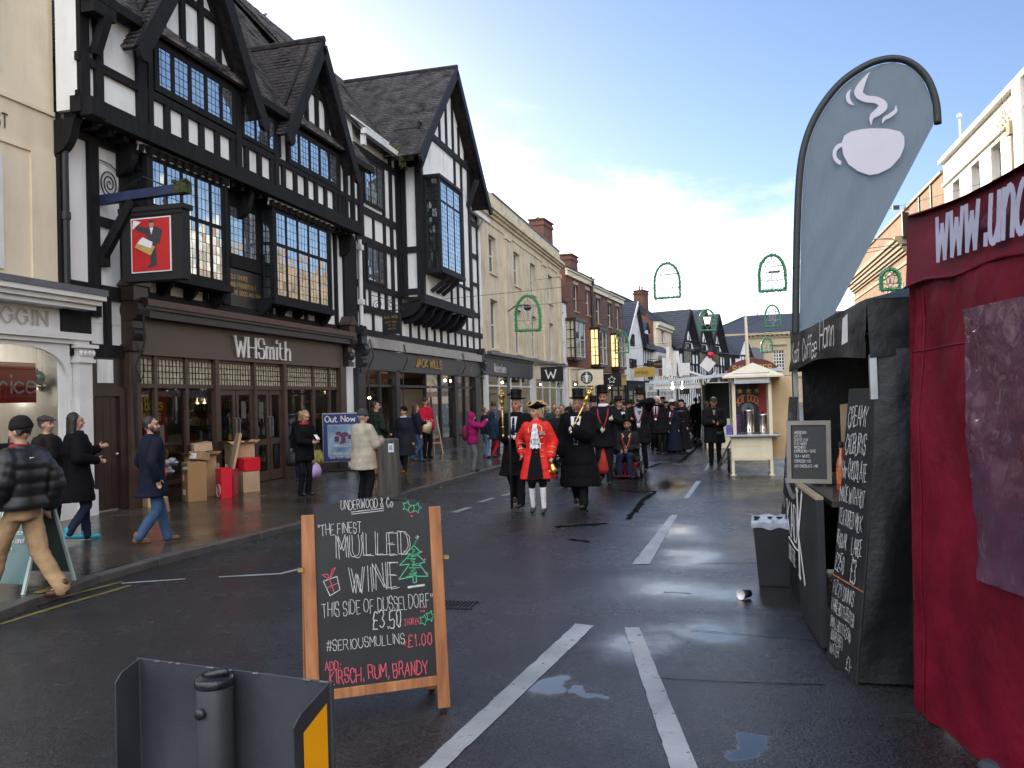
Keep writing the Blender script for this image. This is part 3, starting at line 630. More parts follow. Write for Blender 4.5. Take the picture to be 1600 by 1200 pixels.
gable(B1.t, 18.83, 1.60, 8.42, 10.9, .92, 3.4, Y)
roof_slope(B1.t, (Y(10.9), -.75, 8.55), (Y(22.1), -.75, 8.55), (Y(22.1), 4.1, 14.55), (Y(10.9), 4.1, 14.55), TM)
roof_slope(B1.t, (Y(22.1), 8.9, 8.55), (Y(10.9), 8.9, 8.55), (Y(10.9), 4.1, 14.45), (Y(22.1), 4.1, 14.45), TM, gauge=.4, tw=.6)
ev = MB(); ev.fb(Y(10.9), Y(12.2), .6, .8, 8.40, 8.56); ev.fb(Y(15.8), Y(17.2), .6, .8, 8.40, 8.56); ev.fb(Y(20.5), Y(22.0), .6, .8, 8.40, 8.56); build_each(ev, 'eaves_board', T, B1.t)
rg = MB(); rg.tube([(Y(10.9), 4.1, 14.5), (Y(22.1), 4.1, 14.5)], .1, 6); rg.build('ridge', M['tile'], B1.t)
pp = MB(); pp.tube([(Y(11.12), -.13, 8.3), (Y(11.12), -.13, 3.7)], .055, 8)
for z in (4.9, 6.4): pp.tube([(Y(11.12), -.13, z), (Y(11.12), -.13, z+.12)], .075, 8)
pp.build('drainpipe', M['blackmetal'], B1.t)
# shopfront
cf = MB(); cf.fb(Y(12.65), Y(21.3), .0, .34, 3.46, 3.60); cf.fb(Y(12.65), Y(21.3), .0, .40, 3.60, 3.66)
cf.build('cornice', M['blackmetal'], B1.t)
c2 = MB(); c2.add([(Y(12.65), -.44, 3.66), (Y(21.3), -.44, 3.66), (Y(21.3), -.44, 3.78), (Y(12.65), -.44, 3.78), (Y(12.65), 0, 3.66), (Y(21.3), 0, 3.66), (Y(21.3), 0, 3.9), (Y(12.65), 0, 3.9)],
                  [(0, 1, 2, 3), (3, 2, 6, 7), (0, 4, 5, 1), (0, 3, 7, 4), (1, 5, 6, 2)]); c2.build('cornice_cap', M['red_brown'], B1.t)
fa = MB(); fa.fb(Y(12.75), Y(21.1), .02, .10, 2.82, 3.46); fa.fb(Y(12.75), Y(21.1), .1, .13, 2.80, 2.86); fo = fa.build('fascia', M['fascia_brown'], B1.t)
lt = MB(); k_ = 2.40/((text_w('WHS', 1, 1.9)+text_w('mith', 1, 1.9))*.43/8)
x = write(lt, 'WHS', Y(15.78), 2.90, .43, .046, -.175, xs=k_, serif=True, depth=.03, gap=1.9); write(lt, 'mith', x, 2.90, .43, .040, -.175, xs=k_, serif=True, depth=.03, gap=1.9); lt.build('lettering', M['letter'], fo)
def console(par, s, z0, z1, m, w=.32):
    c = MB(); c.fb(s-.16, s+.16, 0, w*.8, z0, z0+.12); c.lathe([(.02, -.15), (.13, -.15), (.13, .15), (.02, .15)], (s, -w*.55, z0+.3), 12, rot=Matrix.Rotation(R_(90), 3, 'Y'))
    c.lathe([(.02, -.16), (.2, -.16), (.2, .16), (.02, .16)], (s, -w*.6, z1-.42), 12, rot=Matrix.Rotation(R_(90), 3, 'Y')); c.fb(s-.13, s+.13, 0, w*.7, z0+.1, z1-.3)
    c.fb(s-.19, s+.19, 0, w, z1-.26, z1); c.add([(s-.24, -w-.06, z1), (s+.24, -w-.06, z1), (s+.24, 0, z1), (s-.24, 0, z1), (s, -w-.06, z1+.26), (s, 0, z1+.26)], [(0, 1, 4), (1, 2, 5, 4), (2, 3, 5), (3, 0, 4, 5), (0, 3, 2, 1)])
    c.build('console', m, par)
console(B1.t, Y(12.62), 2.85, 4.0, M['brown_dark']); console(B1.t, Y(21.3), 2.85, 4.0, M['brown_dark'])
BR = M['brown_paint']
def interior(par, s0, s1, z0, z1, depth, m, yb=.15, lights=(), lm=None):
    i = MB()
    i.box(s0, s1, depth, depth+.05, z0, z1); i.box(s0, s1, yb, depth, z1, z1+.05); i.box(s0, s1, yb, depth, z0-.05, z0); i.box(s0-.05, s0, yb, depth, z0, z1); i.box(s1, s1+.05, yb, depth, z0, z1)
    o = i.build('shop_interior', m, par)
    for (s, y, z, r) in lights: l = MB(); l.ball((s, y, z), r, 8, 5); l.build('ceiling_lamp', lm or M['lamp_warm'], par)
    return o
sf = MB(); sf.fb(Y(12.5), Y(12.78), 0, .16, .08, 2.86); sf.fb(Y(20.82), Y(21.15), 0, .16, .08, 2.86)
for s in (13.30, 14.22, 15.15): sf.fb(Y(s)-.045, Y(s)+.045, -.02, .07, .4, 2.82)
for s in (19.43, 20.33): sf.fb(Y(s)-.04, Y(s)+.04, -.02, .07, .4, 2.82)
sf.fb(Y(12.78), Y(15.2), -.02, .075, 2.2, 2.28); sf.fb(Y(12.78), Y(15.2), -.02, .10, .36, .44); sf.fb(Y(12.78), Y(15.2), -.02, .05, .08, .36); sf.fb(Y(17.95), Y(20.82), -.02, .075, 2.2, 2.28); sf.fb(Y(17.95), Y(20.82), -.02, .1, .36, .44); sf.fb(Y(17.95), Y(20.82), -.02, .05, .08, .36)
sf.fb(Y(15.1), Y(15.24), -.02, .12, .08, 2.82); sf.fb(Y(17.86), Y(18.0), -.02, .12, .08, 2.82); sf.fb(Y(15.24), Y(17.86), -.02, .076, 2.18, 2.28); sf.fb(Y(16.6), Y(16.68), -.02, .1, .08, 2.82); sf.fb(Y(12.78), Y(20.82), -.02, .04, 2.74, 2.82)
sf.build('shopfront_frame', BR, B1.t)
gp_ = MB()
for a, b in ((12.8, 13.26), (13.34, 14.18), (14.26, 15.1), (18.0, 19.39), (19.47, 20.29), (20.37, 20.82)): gp_.add([(Y(a), -.01, .44), (Y(b), -.01, .44), (Y(b), -.01, 2.2), (Y(a), -.01, 2.2)], [(0, 1, 2, 3)])
build_each(gp_, 'shop_window', M['shopglass'], B1.t)
tl = MB()
for a, b in ((12.8, 13.26), (13.34, 14.18), (14.26, 15.1), (15.26, 16.58), (16.7, 17.84), (18.0, 19.39), (19.47, 20.29), (20.37, 20.82)):
    n_ = max(3, int((b-a)/.1)); 
    for i in range(n_):
        for k in range(4):
            x0, x1 = Y(a)+(b-a)*i/n_, Y(a)+(b-a)*(i+1)/n_; q0, q1 = 2.28+.46*k/4, 2.28+.46*(k+1)/4; t = random.gauss(0, .002)
            tl.add([(x0, -.012-t, q0), (x1, -.012+t, q0), (x1, -.012, q1), (x0, -.012, q1)], [(0, 1, 2, 3)])
        if i: tl.fb(Y(a)+(b-a)*i/n_-.006, Y(a)+(b-a)*i/n_+.006, .014, .024, 2.28, 2.74, 1)
    for k in range(1, 4): tl.fb(Y(a), Y(b), .0145, .0245, 2.28+.115*k-.005, 2.28+.115*k+.005, 1)
tl.build('leaded_top_light', [M['frosted'], M['lead']], B1.t)
for a, b, hs in ((15.28, 15.9, 1), (15.94, 16.58, -1), (16.7, 17.26, 1), (17.3, 17.84, -1)):
    d = MB(); z0, z1 = .1, 2.17
    d.fb(Y(a), Y(a)+.09, 0, .05, z0, z1); d.fb(Y(b)-.09, Y(b), 0, .05, z0, z1); d.fb(Y(a)+.09, Y(b)-.09, 0, .048, z1-.1, z1); d.fb(Y(a)+.09, Y(b)-.09, 0, .048, z0, z0+.22); d.fb(Y(a)+.09, Y(b)-.09, 0, .047, .92, 1.06)
    do = d.build('door', BR, B1.t); h = MB(); hx = Y(b)-.045 if hs > 0 else Y(a)+.045; h.tube([(hx, -.05, 1.1), (hx, -.1, 1.12), (hx, -.1, 1.55), (hx, -.05, 1.57)], .014, 6); h.build('handle', M['metal'], do)
    pn = MB(); pn.add([(Y(a)+.09, -.02, z0+.22), (Y(b)-.09, -.02, z0+.22), (Y(b)-.09, -.02, z1-.1), (Y(a)+.09, -.02, z1-.1)], [(0, 1, 2, 3)]); pn.build('pane', M['shopglass'], do)
interior(B1.t, Y(12.8), Y(20.8), .1, 2.8, 4.5, M['interior'], lights=[(Y(s), yy, 2.68, .05) for s in (14, 16.3, 17.5, 19.3) for yy in (1.5, 3.2)])
sh = MB()
for s in (13.6, 14.4, 17.2, 18.3, 19.0, 19.8):
    for z in (.35, .7, 1.05, 1.4, 1.75):
        sh.box(Y(s)-.4, Y(s)+.4, 1.6, 1.9, z-.02, z, 0); x = Y(s)-.38
        while x < Y(s)+.34: w_ = random.uniform(.02, .07); sh.box(x, x+w_, 1.58, 1.75, z, z+random.uniform(.14, .26), random.randint(1, 6)); x += w_+.006
BK = [mat('book_%s' % n_, c, .5, .2, 5, 0) for n_, c in (('red', (.35, .03, .03)), ('blue', (.03, .07, .25)), ('yellow', (.5, .36, .05)), ('white', (.5, .5, .48)), ('green', (.04, .18, .08)), ('black', (.03, .03, .03)))]
sh.build('display_shelf', [M['timber2']]+BK, B1.t)
# poster in the window
RP = mat('poster_red', (.23, .012, .018), .45, .08, 3, 0); YP = mat('poster_yellow', (.80, .62, .02), .5, .04, 3, 0); PW = mat('paper_white', (.74, .74, .74), .6, .04, 3, 0); PK = mat('poster_dark', (.04, .04, .05), .5, .1, 3, 0)
ps = MB(); ps.fb(Y(12.82), Y(13.80), -.10, -.08, .5, 2.08); ps.fb(Y(13.36), Y(13.70), -.08, -.077, .92, 1.5, 1); ps.fb(Y(13.44), Y(13.62), -.077, -.074, 1.0, 1.28, 2); ps.ball((Y(13.53), .072, 1.34), (.05, .006, .06), 8, 5, mi=2)
ps.lathe([(.001, 0), (.1, .0), (.1, .004), (.001, .004)], (Y(13.70), .072, .95), 20, 3, rot=Matrix.Rotation(R_(90), 3, 'X'))
write(ps, 'Big Books', Y(12.86), 1.80, .21, .036, .077, 3, xs=.60, gap=1.3); write(ps, 'MASSIVE SAVINGS', Y(12.85), 1.60, .13, .024, .077, 3, xs=.5, gap=1.2); write(ps, '50', Y(13.65), .92, .08, .012, .064, 2, xs=.7)
for k in range(8): ps.fb(Y(12.82)+k*.125, Y(12.82)+k*.125+.06, -.10, -.078, 2.08, 2.12)
po = ps.build('window_poster', [RP, PW, PK, YP], B1.t)
ns = MB()
for s, z in ((16.28, 1.55), (17.0, 1.52)): ns.fb(Y(s)-.09, Y(s)+.09, .006, .009, z, z+.38)
for s in (15.78, 16.8, 17.5): ns.fb(Y(s)-.1, Y(s)+.02, .006, .009, 1.1, 1.22, 1)
build_each(ns, 'door_notice', [PW, YP], B1.t)
# brown side door
dd = MB(); dd.fb(Y(11.5), Y(12.5), .0, .09, 2.05, 2.2); dd.fb(Y(11.5), Y(11.58), 0, .09, .1, 2.05); dd.fb(Y(12.32), Y(12.5), 0, .09, .1, 2.05)
for k in range(4): dd.fb(Y(11.6)+.18*k, Y(11.6)+.18*k+.172, .0, .04, .12, 2.03)
dd.fb(Y(11.35), Y(12.5), 0, .03, 2.2, 2.72); do = dd.build('side_door', M['brown_dark'], B1.t); h = MB(); h.ball((Y(12.24), -.07, 1.05), .03); h.build('handle', M['metal'], do)
wp = MB(); wp.fb(Y(11.85), Y(12.22), .03, .045, 2.28, 2.68); wp.fb(Y(11.45), Y(11.6), .03, .045, 2.28, 2.68); build_each(wp, 'white_panel', WR, B1.t)
cb = MB(); cb.tube([(Y(12.62), -.36, 3.6), (Y(12.66), -.34, 3.0), (Y(12.6), -.2, 2.6), (Y(12.62), -.18, 1.6), (Y(12.64), -.18, 1.1)], .02, 6); cb.tube([(Y(12.85), -.12, 3.2), (Y(12.9), -.14, 2.5), (Y(12.75), -.18, 2.3), (Y(12.66), -.18, 2.5)], .01, 5); cb.build('cable', M['blackmetal'], B1.t)
# hanging sign on the blue beam
hs = thing('hanging_sign', 'red picture sign in a black box hanging from a blue timber beam', 'sign', (-10.3, 12.02, 0), 0)
b = MB(); b.obox((.85, 0, 5.45), (1.75, .14, .15), Matrix.Rotation(R_(-2), 3, 'Y')); b.build('beam', mat('blue_paint', (.018, .03, .085), .5, .35, 4, .3), hs)
b = MB(); b.obox((1.66, -.01, 5.49), (.22, .19, .2), Matrix.Rotation(R_(-2), 3, 'Y'));
for k in range(14): b.ball((1.52+random.random()*.26, random.uniform(-.09, .09), 5.57+random.random()*.03), (.05, .05, .03), 6, 4)
b.build('mossy_end', M['moss'], hs)
b = MB(); b.beam((.05, 0, 4.45), (.68, 0, 5.36), .16, .12, (0, 1, 0)); b.box(0, .12, -.1, .1, 4.28, 4.5); b.build('brace', T, hs)
b = MB(); b.tube([(1.30, 0, 5.38), (1.30, 0, 5.22)], .02, 6); b.tube([(.5, 0, 5.6), (.9, 0, 5.75), (1.3, 0, 5.56)], .012, 5); b.lathe([(.02, -.008), (.04, -.008), (.04, .008), (.02, .008)], (1.30, 0, 5.3), 8, rot=Matrix.Rotation(R_(90), 3, 'X')); b.build('hook', M['blackmetal'], hs)
b = MB(); b.box(.42, 1.62, .02, .22, 3.98, 5.16); b.box(.38, 1.66, -.02, .26, 5.16, 5.24); b.box(.42, 1.62, 0, .02, 3.98, 4.05); b.box(.42, 1.62, 0, .02, 5.09, 5.16); b.build('sign_box', M['black'], hs)
SK = mat('painted_skin', (.45, .25, .17), .5, .1, 5, 0); SR = mat('sign_red', (.48, .018, .022), .4, .06, 3, 0); WC = mat('wicker', (.5, .32, .10), .6, .2, 20, .2)
pc = MB(); pc.box(.62, 1.40, .004, .018, 4.12, 5.05, 1); pc.box(.64, 1.38, -.001, .017, 4.14, 5.03, 0); x0, z0 = .98, 4.2
pc.prism([(x0+.02, z0+.02), (x0+.14, z0+.02), (x0+.13, z0+.4), (x0+.02, z0+.4)], -.006, -.001, 2)
pc.prism([(x0-.05, z0), (x0+.05, z0), (x0+.07, z0+.05), (x0-.02, z0+.04)], -.008, -.002, 2)
pc.prism([(x0, z0+.36), (x0+.2, z0+.4), (x0+.26, z0+.62), (x0+.15, z0+.68), (x0, z0+.67), (x0-.25, z0+.73), (x0-.27, z0+.66), (x0-.05, z0+.56)], -.007, -.0015, 2)
pc.prism([(x0+.05, z0+.55), (x0+.09, z0+.67), (x0+.02, z0+.67)], -.009, -.003, 1); pc.ball((x0+.05, -.005, z0+.73), (.05, .008, .06), 10, 6, mi=3); pc.ball((x0+.055, -.007, z0+.775), (.055, .008, .03), 10, 6, mi=2)
pc.prism([(x0-.28, z0+.36), (x0+.03, z0+.2), (x0+.12, z0+.34), (x0-.17, z0+.50)], -.012, -.008, 4); pc.prism([(x0-.22, z0+.42), (x0+.04, z0+.32), (x0+.08, z0+.42), (x0-.12, z0+.52)], -.014, -.0125, 1)
pc.prism([(x0-.32, z0+.66), (x0-.15, z0+.78), (x0-.3, z0+.82)], -.010, -.003, 1); pc.build('picture', [SR, PW, PK, SK, WC], hs)
# ============ 0. cream shop at the left edge ============
B0 = Bld('cream_shop', 'cream rendered shop with a white arched shopfront at the left edge', -10.3, 0, 0, 5.0)
def Z0(y): return y-5.0
wl = MB(); wl.fb(0, Z0(11.05), -8, 0, 3.7, 9.6); wl.fb(0, Z0(6.0), -.4, 0, 0, 3.7); wl.fb(0, Z0(11.05), -8, -3.2, 0, 3.7); wl.build('wall', M['cream_pale'], B0.t)
st = MB(); st.fb(0, Z0(11.04), 0, .035, 6.55, 6.62); st.fb(0, Z0(11.04), 0, .03, 5.86, 5.90); st.fb(Z0(10.55), Z0(11.04), 0, .03, 3.8, 5.86); build_each(st, 'string_course', M['cream_pale'], B0.t)
le = MB(); write(le, 'ST', Z0(9.92), 6.08, .21, .026, -.012, xs=.62, gap=2.2); le.build('lettering', PK, B0.t)
for a, b, c, d in ((8.9, 10.02, 3.95, 5.7), (8.9, 10.02, 6.95, 8.9)): window(B0.t, Z0(a), Z0(b), c, d, -.04, 2, 2, M['white_paint'], M['glass2'], fr=.09, dep=.07)
co = MB(); co.fb(0, Z0(11.55), 0, .30, 3.46, 3.54); co.fb(0, Z0(11.62), 0, .36, 3.54, 3.62); co.fb(0, Z0(11.66), 0, .42, 3.62, 3.70); co.fb(0, Z0(11.6), 0, .04, 3.08, 3.46); co.fb(0, Z0(11.62), 0, .16, 2.97, 3.08); co.fb(0, Z0(11.6), 0, .11, 2.90, 2.97)
co.build('cornice', M['white_paint'], B0.t)
lr = MB(); lr.fb(0, Z0(11.68), 0, .44, 3.70, 3.80); lr.build('lead_flashing', M['leadroof'], B0.t)
le = MB(); write(le, 'GGIN', Z0(9.93), 3.16, .22, .035, -.052, xs=1.15, serif=True, gap=2.6); le.build('raised_lettering', mat('letter_relief', (.42, .38, .32), .6, .1, 5, 0), B0.t)
pi = MB(); pi.fb(Z0(11.34), Z0(11.62), 0, .14, .08, 2.62); pi.fb(Z0(11.30), Z0(11.66), 0, .18, .08, .5); pi.fb(Z0(11.30), Z0(11.66), 0, .18, 2.6, 2.66); pi.fb(Z0(11.27), Z0(11.69), 0, .22, 2.84, 2.9); pi.fb(Z0(11.33), Z0(11.63), 0, .16, 2.66, 2.84)
for k in range(4): pi.ball((Z0(11.34+.09*k), -.17, 2.76), (.04, .04, .06), 6, 4)
pi.build('pilaster', M['white_paint'], B0.t)
arch = [(Z0(6.0), 2.9), (Z0(6.0), .5), (Z0(6.1), .5), (Z0(6.1), 2.3)]
a_ = MB(); A0, A1 = Z0(8.2), Z0(11.22); cx_ = (A0+A1)/2; P = []
for k in range(25):
    q = math.pi*k/24; c, s_ = math.cos(q), math.sin(q); P.append((cx_-(A1-A0)/2*abs(c)**.55*(1 if c > 0 else -1), 2.0+.84*s_**.62))
for (x0, z0), (x1, z1) in zip(P, P[1:]): a_.prism([(x0, z0), (x1, z1), (x1, 2.9), (x0, 2.9)], -.06, 0)
a_.fb(A1, Z0(11.34), 0, .06, .08, 2.0); a_.fb(Z0(6.0), A0, 0, .06, .08, 2.9); a_.fb(A0, A1, 0, .1, .08, .5); a_.build('arched_window_frame', M['white_paint'], B0.t)
gl = MB(); gl.add([(A0, .03, .5), (A1, .03, .5), (A1, .03, 2.86), (A0, .03, 2.86)], [(0, 1, 2, 3)]); gl.build('shop_window', M['shopglass'], B0.t)
interior(B0.t, Z0(6.0), Z0(11.3), .3, 2.95, 2.4, M['interior_pale'], yb=.06, lights=[(Z0(11.0), .7, 2.1, .05), (Z0(10.6), 1.6, 2.75, .09), (Z0(9.5), 1.2, 2.75, .09), (Z0(10.0), .5, 2.85, .07), (Z0(8.2), .9, 2.75, .09)], lm=M['lamp_white'])
pr = MB(); pr.box(Z0(9.3), Z0(10.72), .12, .14, 1.96, 2.58, 0); write(pr, 'Price', Z0(9.80), 2.11, .27, .034, .115, 1, xs=1.0); write(pr, 'T ONE', Z0(10.0), 2.45, .07, .007, .215, 1, xs=.8); pr.build('price_banner', [mat('banner_red', (.55, .02, .03), .5, .06, 3, 0), PW], B0.t)
TQ = mat('turquoise_bauble', (.16, .38, .38), .18, .15, 6, 0, metal=.6); SB = mat('silver_bauble', (.5, .5, .5), .12, .1, 6, 0, metal=.9)
for px, py, r, mt, lb in ((58, 590, .115, TQ, 'largest turquoise bauble hanging in the cream shop window'), (67, 604, .085, SB, 'silver bauble hanging behind the largest turquoise one'), (88, 611, .085, TQ, 'middle-sized turquoise bauble hanging beside the white shop pilaster'), (86, 628, .045, TQ, 'smallest turquoise bauble hanging lowest in the cream shop window')):
    s, z = B0.at(px, py, -.25); b = MB(); b.ball((0, 0, 0), r, 18, 12); b.tube([(0, 0, r*.95), (0, 0, r+.03)], .015, 6); b.tube([(0, 0, r+.03), (0, 0, 2.9-z)], .0025, 4)
    o = b.build('bauble', mt, None, True, loc=B0.world(s, -.25, z)); tag(o, lb, 'bauble', 'baubles in the cream shop window')
bx = MB(); bx.box(Z0(10.1), Z0(11.1), .5, 1.0, .45, 1.1); bx.build('display_plinth', M['white_paint'], B0.t)
o = thing('handbag', 'dark blue handbag displayed in the cream shop window', 'handbag', B0.world(Z0(10.75), -.6, 1.1)); b = MB(); b.box(-.11, .11, -.2, .2, 0, .24); b.build('bag_body', mat('navy_leather', (.02, .025, .07), .4), o, bevel=.02); b = MB(); b.tube([(0, -.1, .24), (0, -.08, .34), (0, .08, .34), (0, .1, .24)], .012, 6); b.build('handle', M['black'], o)

# ============ 2. timbered shop with the big gable ============
B2 = Bld('gabled_timber_shop', 'black and white timbered shop with one tall gable over a leaded oriel window', -10.3, 0, 0, 22.3)
def Y(y): return y-22.3
T2 = M['timber2']
wl = MB(); wl.fb(0, Y(35.2), -.3, 0, 3.3, 10.3); wl.fb(Y(25.72), Y(31.2), 0, .8, 5.3, 10.5); shape_fb(wl, [(Y(25.72), 10.5), (Y(31.2), 10.5), (Y(31.2), 11.0), (Y(28.65), 13.72), (Y(25.72), 10.72)], .4, .8); wl.fb(0, Y(35.2), -7, -6.8, 0, 10); wl.fb(Y(35.0), Y(35.2), -7, -.3, 0, 10.3)
wl.build('wall', WR, B2.t)
tb = MB()
def hb(z0, z1, a, b, w=0, d=.06): tb.fb(Y(a), Y(b), w, w+d, z0, z1)
def vb(s, t, z0, z1, w=0, d=.055): tb.fb(Y(s)-t/2, Y(s)+t/2, w, w+d, z0, z1)
for z0, z1 in ((7.5, 7.72), (6.6, 6.82), (5.25, 5.45), (4.53, 4.74), (3.84, 4.02)): hb(z0, z1, 22.3, 25.72)
hb(9.3, 9.5, 22.3, 25.72)
for z0, z1 in ((4.53, 4.74), (3.84, 4.02)): hb(z0, z1, 25.72, 35.2)
for z0, z1 in ((9.35, 9.55), (7.95, 8.15), (6.75, 6.9), (5.4, 5.6)): hb(z0, z1, 31.2, 35.2)
for s, t, z0, z1 in ((22.5, .12, 3.9, 9.5), (22.8, .12, 4.5, 9.5), (24.45, .16, 3.9, 9.5), (25.05, .2, 4.7, 9.8), (25.6, .24, 4.7, 9.8), (23.6, .1, 6.82, 7.5), (23.2, .1, 4.74, 5.25), (23.9, .1, 4.74, 5.25), (32.2, .12, 3.9, 9.6), (33.0, .16, 3.9, 9.6), (33.9, .12, 3.9, 9.6), (34.8, .16, 3.9, 9.9)): vb(s, t, z0, z1)
for k, s in enumerate((25.6, 26.5, 27.3, 28.1, 28.95, 29.7, 30.5, 31.4)): vb(s, .13, 4.0, 4.55)
for s in (23.4, 24.3): vb(s, .1, 3.95, 4.6)
# projecting gable wing
hb(5.05, 5.36, 25.62, 31.3, .74, .16); hb(10.85, 11.08, 25.6, 31.3, .8, .08); hb(6.1, 6.2, 25.72, 31.2, .8, .05)
for s, t, z0, z1 in ((25.78, .2, 5.3, 11), (31.1, .2, 5.3, 11), (28.65, .1, 5.36, 6.1), (29.4, .14, 5.36, 10.9), (30.2, .14, 5.36, 10.9)): vb(s, t, z0, z1, .8, .06)
for q in (-2.2, -1.45, -.75, 0, .75, 1.45, 2.2): vb(28.55+q, .16, 11.05, 13.75-abs(q)*1.045, .8, .05)
for z in (5.36, 6.75, 9.6, 10.7): tb.box(Y(25.66), Y(25.72), -.8, 0, z, z+.2)
for y0 in (-.8, -.30, -.12): tb.box(Y(25.655), Y(25.72), y0, y0+.16, 5.3, 10.9)
for k in range(6): bracket(tb, Y(26.0+k*.9), .02, .84, 5.06, .62, .2)
bracket(tb, Y(25.75), .0, .8, 5.1, .5, .22)
for s in (26.5, 27.05, 27.6): tb.beam((Y(s), -.84, 5.55), (Y(s+.25), -1.35, 6.0), .12, .12, (1, 0, 0))
for s in (25.5, 30.9): tb.beam((Y(s), -.85, 9.4), (Y(s), -1.25, 10.4), .16, .16, (1, 0, 0))
tb.build('timber_frame', T2, B2.t)
window(B2.t, Y(22.9), Y(24.35), 7.85, 9.25, 0, 3, 1, T2, GLS, (3, 6), fr=.09, dep=.08); window(B2.t, Y(22.95), Y(24.3), 5.45, 6.62, 0, 3, 1, T2, GLS, (3, 5), fr=.09, dep=.08)
window(B2.t, Y(32.2), Y(33.2), 8.15, 9.4, 0, 2, 1, T2, GLS, (2, 5), fr=.1, dep=.08); window(B2.t, Y(32.2), Y(33.2), 5.6, 6.75, 0, 2, 1, T2, GLS, (2, 5), fr=.1, dep=.08)
bay(B2.t, Y(25.95), Y(28.35), 6.22, 9.25, .8, 1.4, 3, [6.22, 8.52, 9.25], (3, 9), T2, GLS, side=4, label='oriel_window')
gable(B2.t, 28.65, 2.95, 10.85, 13.93, 1.3, 3.2, Y, over=1.12, bm=T2)
roof_slope(B2.t, (Y(22.1), -.35, 9.8), (Y(35.3), -.35, 9.8), (Y(35.3), 4.3, 15.0), (Y(22.1), 4.3, 15.0), TM)
roof_slope(B2.t, (Y(35.3), 9, 9.8), (Y(22.1), 9, 9.8), (Y(22.1), 4.3, 15.0), (Y(35.3), 4.3, 15.0), TM, gauge=.4, tw=.6)
gt = MB(); gt.fb(Y(22.15), Y(25.2), .34, .50, 9.66, 9.82); gt.fb(Y(31.6), Y(35.3), .34, .50, 9.66, 9.82); gt.fb(Y(22.2), Y(22.35), .3, .42, 9.35, 9.66); build_each(gt, 'white_gutter', M['white_paint'], B2.t)
dpz = MB(); dpz.tube([(Y(22.32), -.14, 6.6), (Y(22.32), -.14, 4.1)], .06, 8); dpz.fb(Y(22.22), Y(22.42), .05, .22, 4.7, 4.85); dpz.fb(Y(22.22), Y(22.42), .05, .22, 6.3, 6.45)
dpz.tube([(Y(34.5), -.42, 9.65), (Y(34.75), -.14, 9.2), (Y(34.75), -.14, 5.0)], .06, 8); build_each(dpz, 'white_downpipe', M['white_paint'], B2.t)
mo = MB()
for k in range(90):
    t = random.random(); x, y, z = Y(24.75)+t*1.6+random.gauss(0, .08), -.5+t*1.4, 9.75+t*1.25; mo.ball((x, y, z+.1), (random.uniform(.05, .14), .1, random.uniform(.04, .1)), 6, 4, rot=Matrix.Rotation(random.random()*3, 3, 'Z'))
for k in range(30): mo.ball((Y(24.75)+random.gauss(0, .15), -.55+random.gauss(0, .06), 9.7-random.random()*.35), (.04, .04, .09), 5, 4)
mo.build('moss_tuft', M['moss'], B2.t)
BK_ = M['blackmetal']; gf = M['grey_fascia']
sf = MB(); sf.fb(Y(22.4), Y(34.7), 0, .12, 2.82, 3.42); sf.fb(Y(22.4), Y(34.7), .12, .16, 2.80, 2.86); fo = sf.build('fascia', gf, B2.t)
le = MB(); write(le, 'JACK WILLS', Y(26.62), 3.02, .27, .036, -.16, xs=2.7/(text_w('JACK WILLS', 1, 1.7)*.27/8), depth=.03, gap=1.7); write(le, '67', Y(33.0), 3.0, .18, .02, -.13, 0, xs=.7); le.build('lettering', M['gilt'], fo)
aw = MB()
for a, b in ((22.95, 25.25), (25.55, 31.5), (31.9, 34.7)): aw.fb(Y(a), Y(b), .06, .22, 3.46, 3.76)
build_each(aw, 'awning_box', mat('grey_white_canvas', (.38, .37, .35), .6, .15, 4, .1), B2.t)
ai = MB()
for s in (22.7, 25.4, 31.7): ai.tube([(Y(s), -.2, 3.7), (Y(s), -.32, 3.2), (Y(s), -.15, 2.85), (Y(s), -.14, 1.6)], .022, 6)
build_each(ai, 'awning_arm', BK_, B2.t)
console(B2.t, Y(22.25), 2.7, 3.8, BK_, .24); console(B2.t, Y(34.6), 2.7, 3.8, BK_, .24)
sf = MB()
for s, t in ((22.2, .5), (24.95, .32), (30.95, .36), (33.9, .7)): sf.fb(Y(s)-t/2, Y(s)+t/2, 0, .16, .08, 2.84)
for s in (23.7, 27.75, 29.35, 32.3): sf.fb(Y(s)-.05, Y(s)+.05, -.02, .08, .4, 2.82)
sf.fb(Y(22.4), Y(24.8), -.02, .07, 2.3, 2.38); sf.fb(Y(25.1), Y(30.8), -.02, .07, 2.3, 2.38); sf.fb(Y(31.1), Y(33.6), -.02, .07, 2.3, 2.38)
sf.fb(Y(22.4), Y(24.8), -.02, .08, .08, .45); sf.fb(Y(27.8), Y(30.8), -.02, .08, .08, .40); sf.fb(Y(31.1), Y(33.6), -.02, .08, .08, .4); sf.build('shopfront_frame', BK_, B2.t)
gl = MB()
for a, b in ((22.45, 23.65), (23.75, 24.8), (27.8, 29.3), (29.4, 30.8), (31.1, 32.25), (32.35, 33.6)): gl.add([(Y(a), -.01, .44), (Y(b), -.01, .44), (Y(b), -.01, 2.8), (Y(a), -.01, 2.8)], [(0, 1, 2, 3)])
build_each(gl, 'shop_window', M['shopglass'], B2.t)
interior(B2.t, Y(22.4), Y(34.0), .1, 2.82, 4, M['interior'], lights=[(Y(s), y, z, .055) for s, y, z in ((22.6, .5, 2.62), (22.9, .9, 2.6), (23.6, .5, 2.6), (24.1, .8, 2.62), (26.6, 1.6, 2.0), (29.0, 1.5, 2.68), (32.1, .7, 2.66), (33.1, .8, 2.66), (33.0, .6, 2.2), (31.7, 2.6, 2.6))])
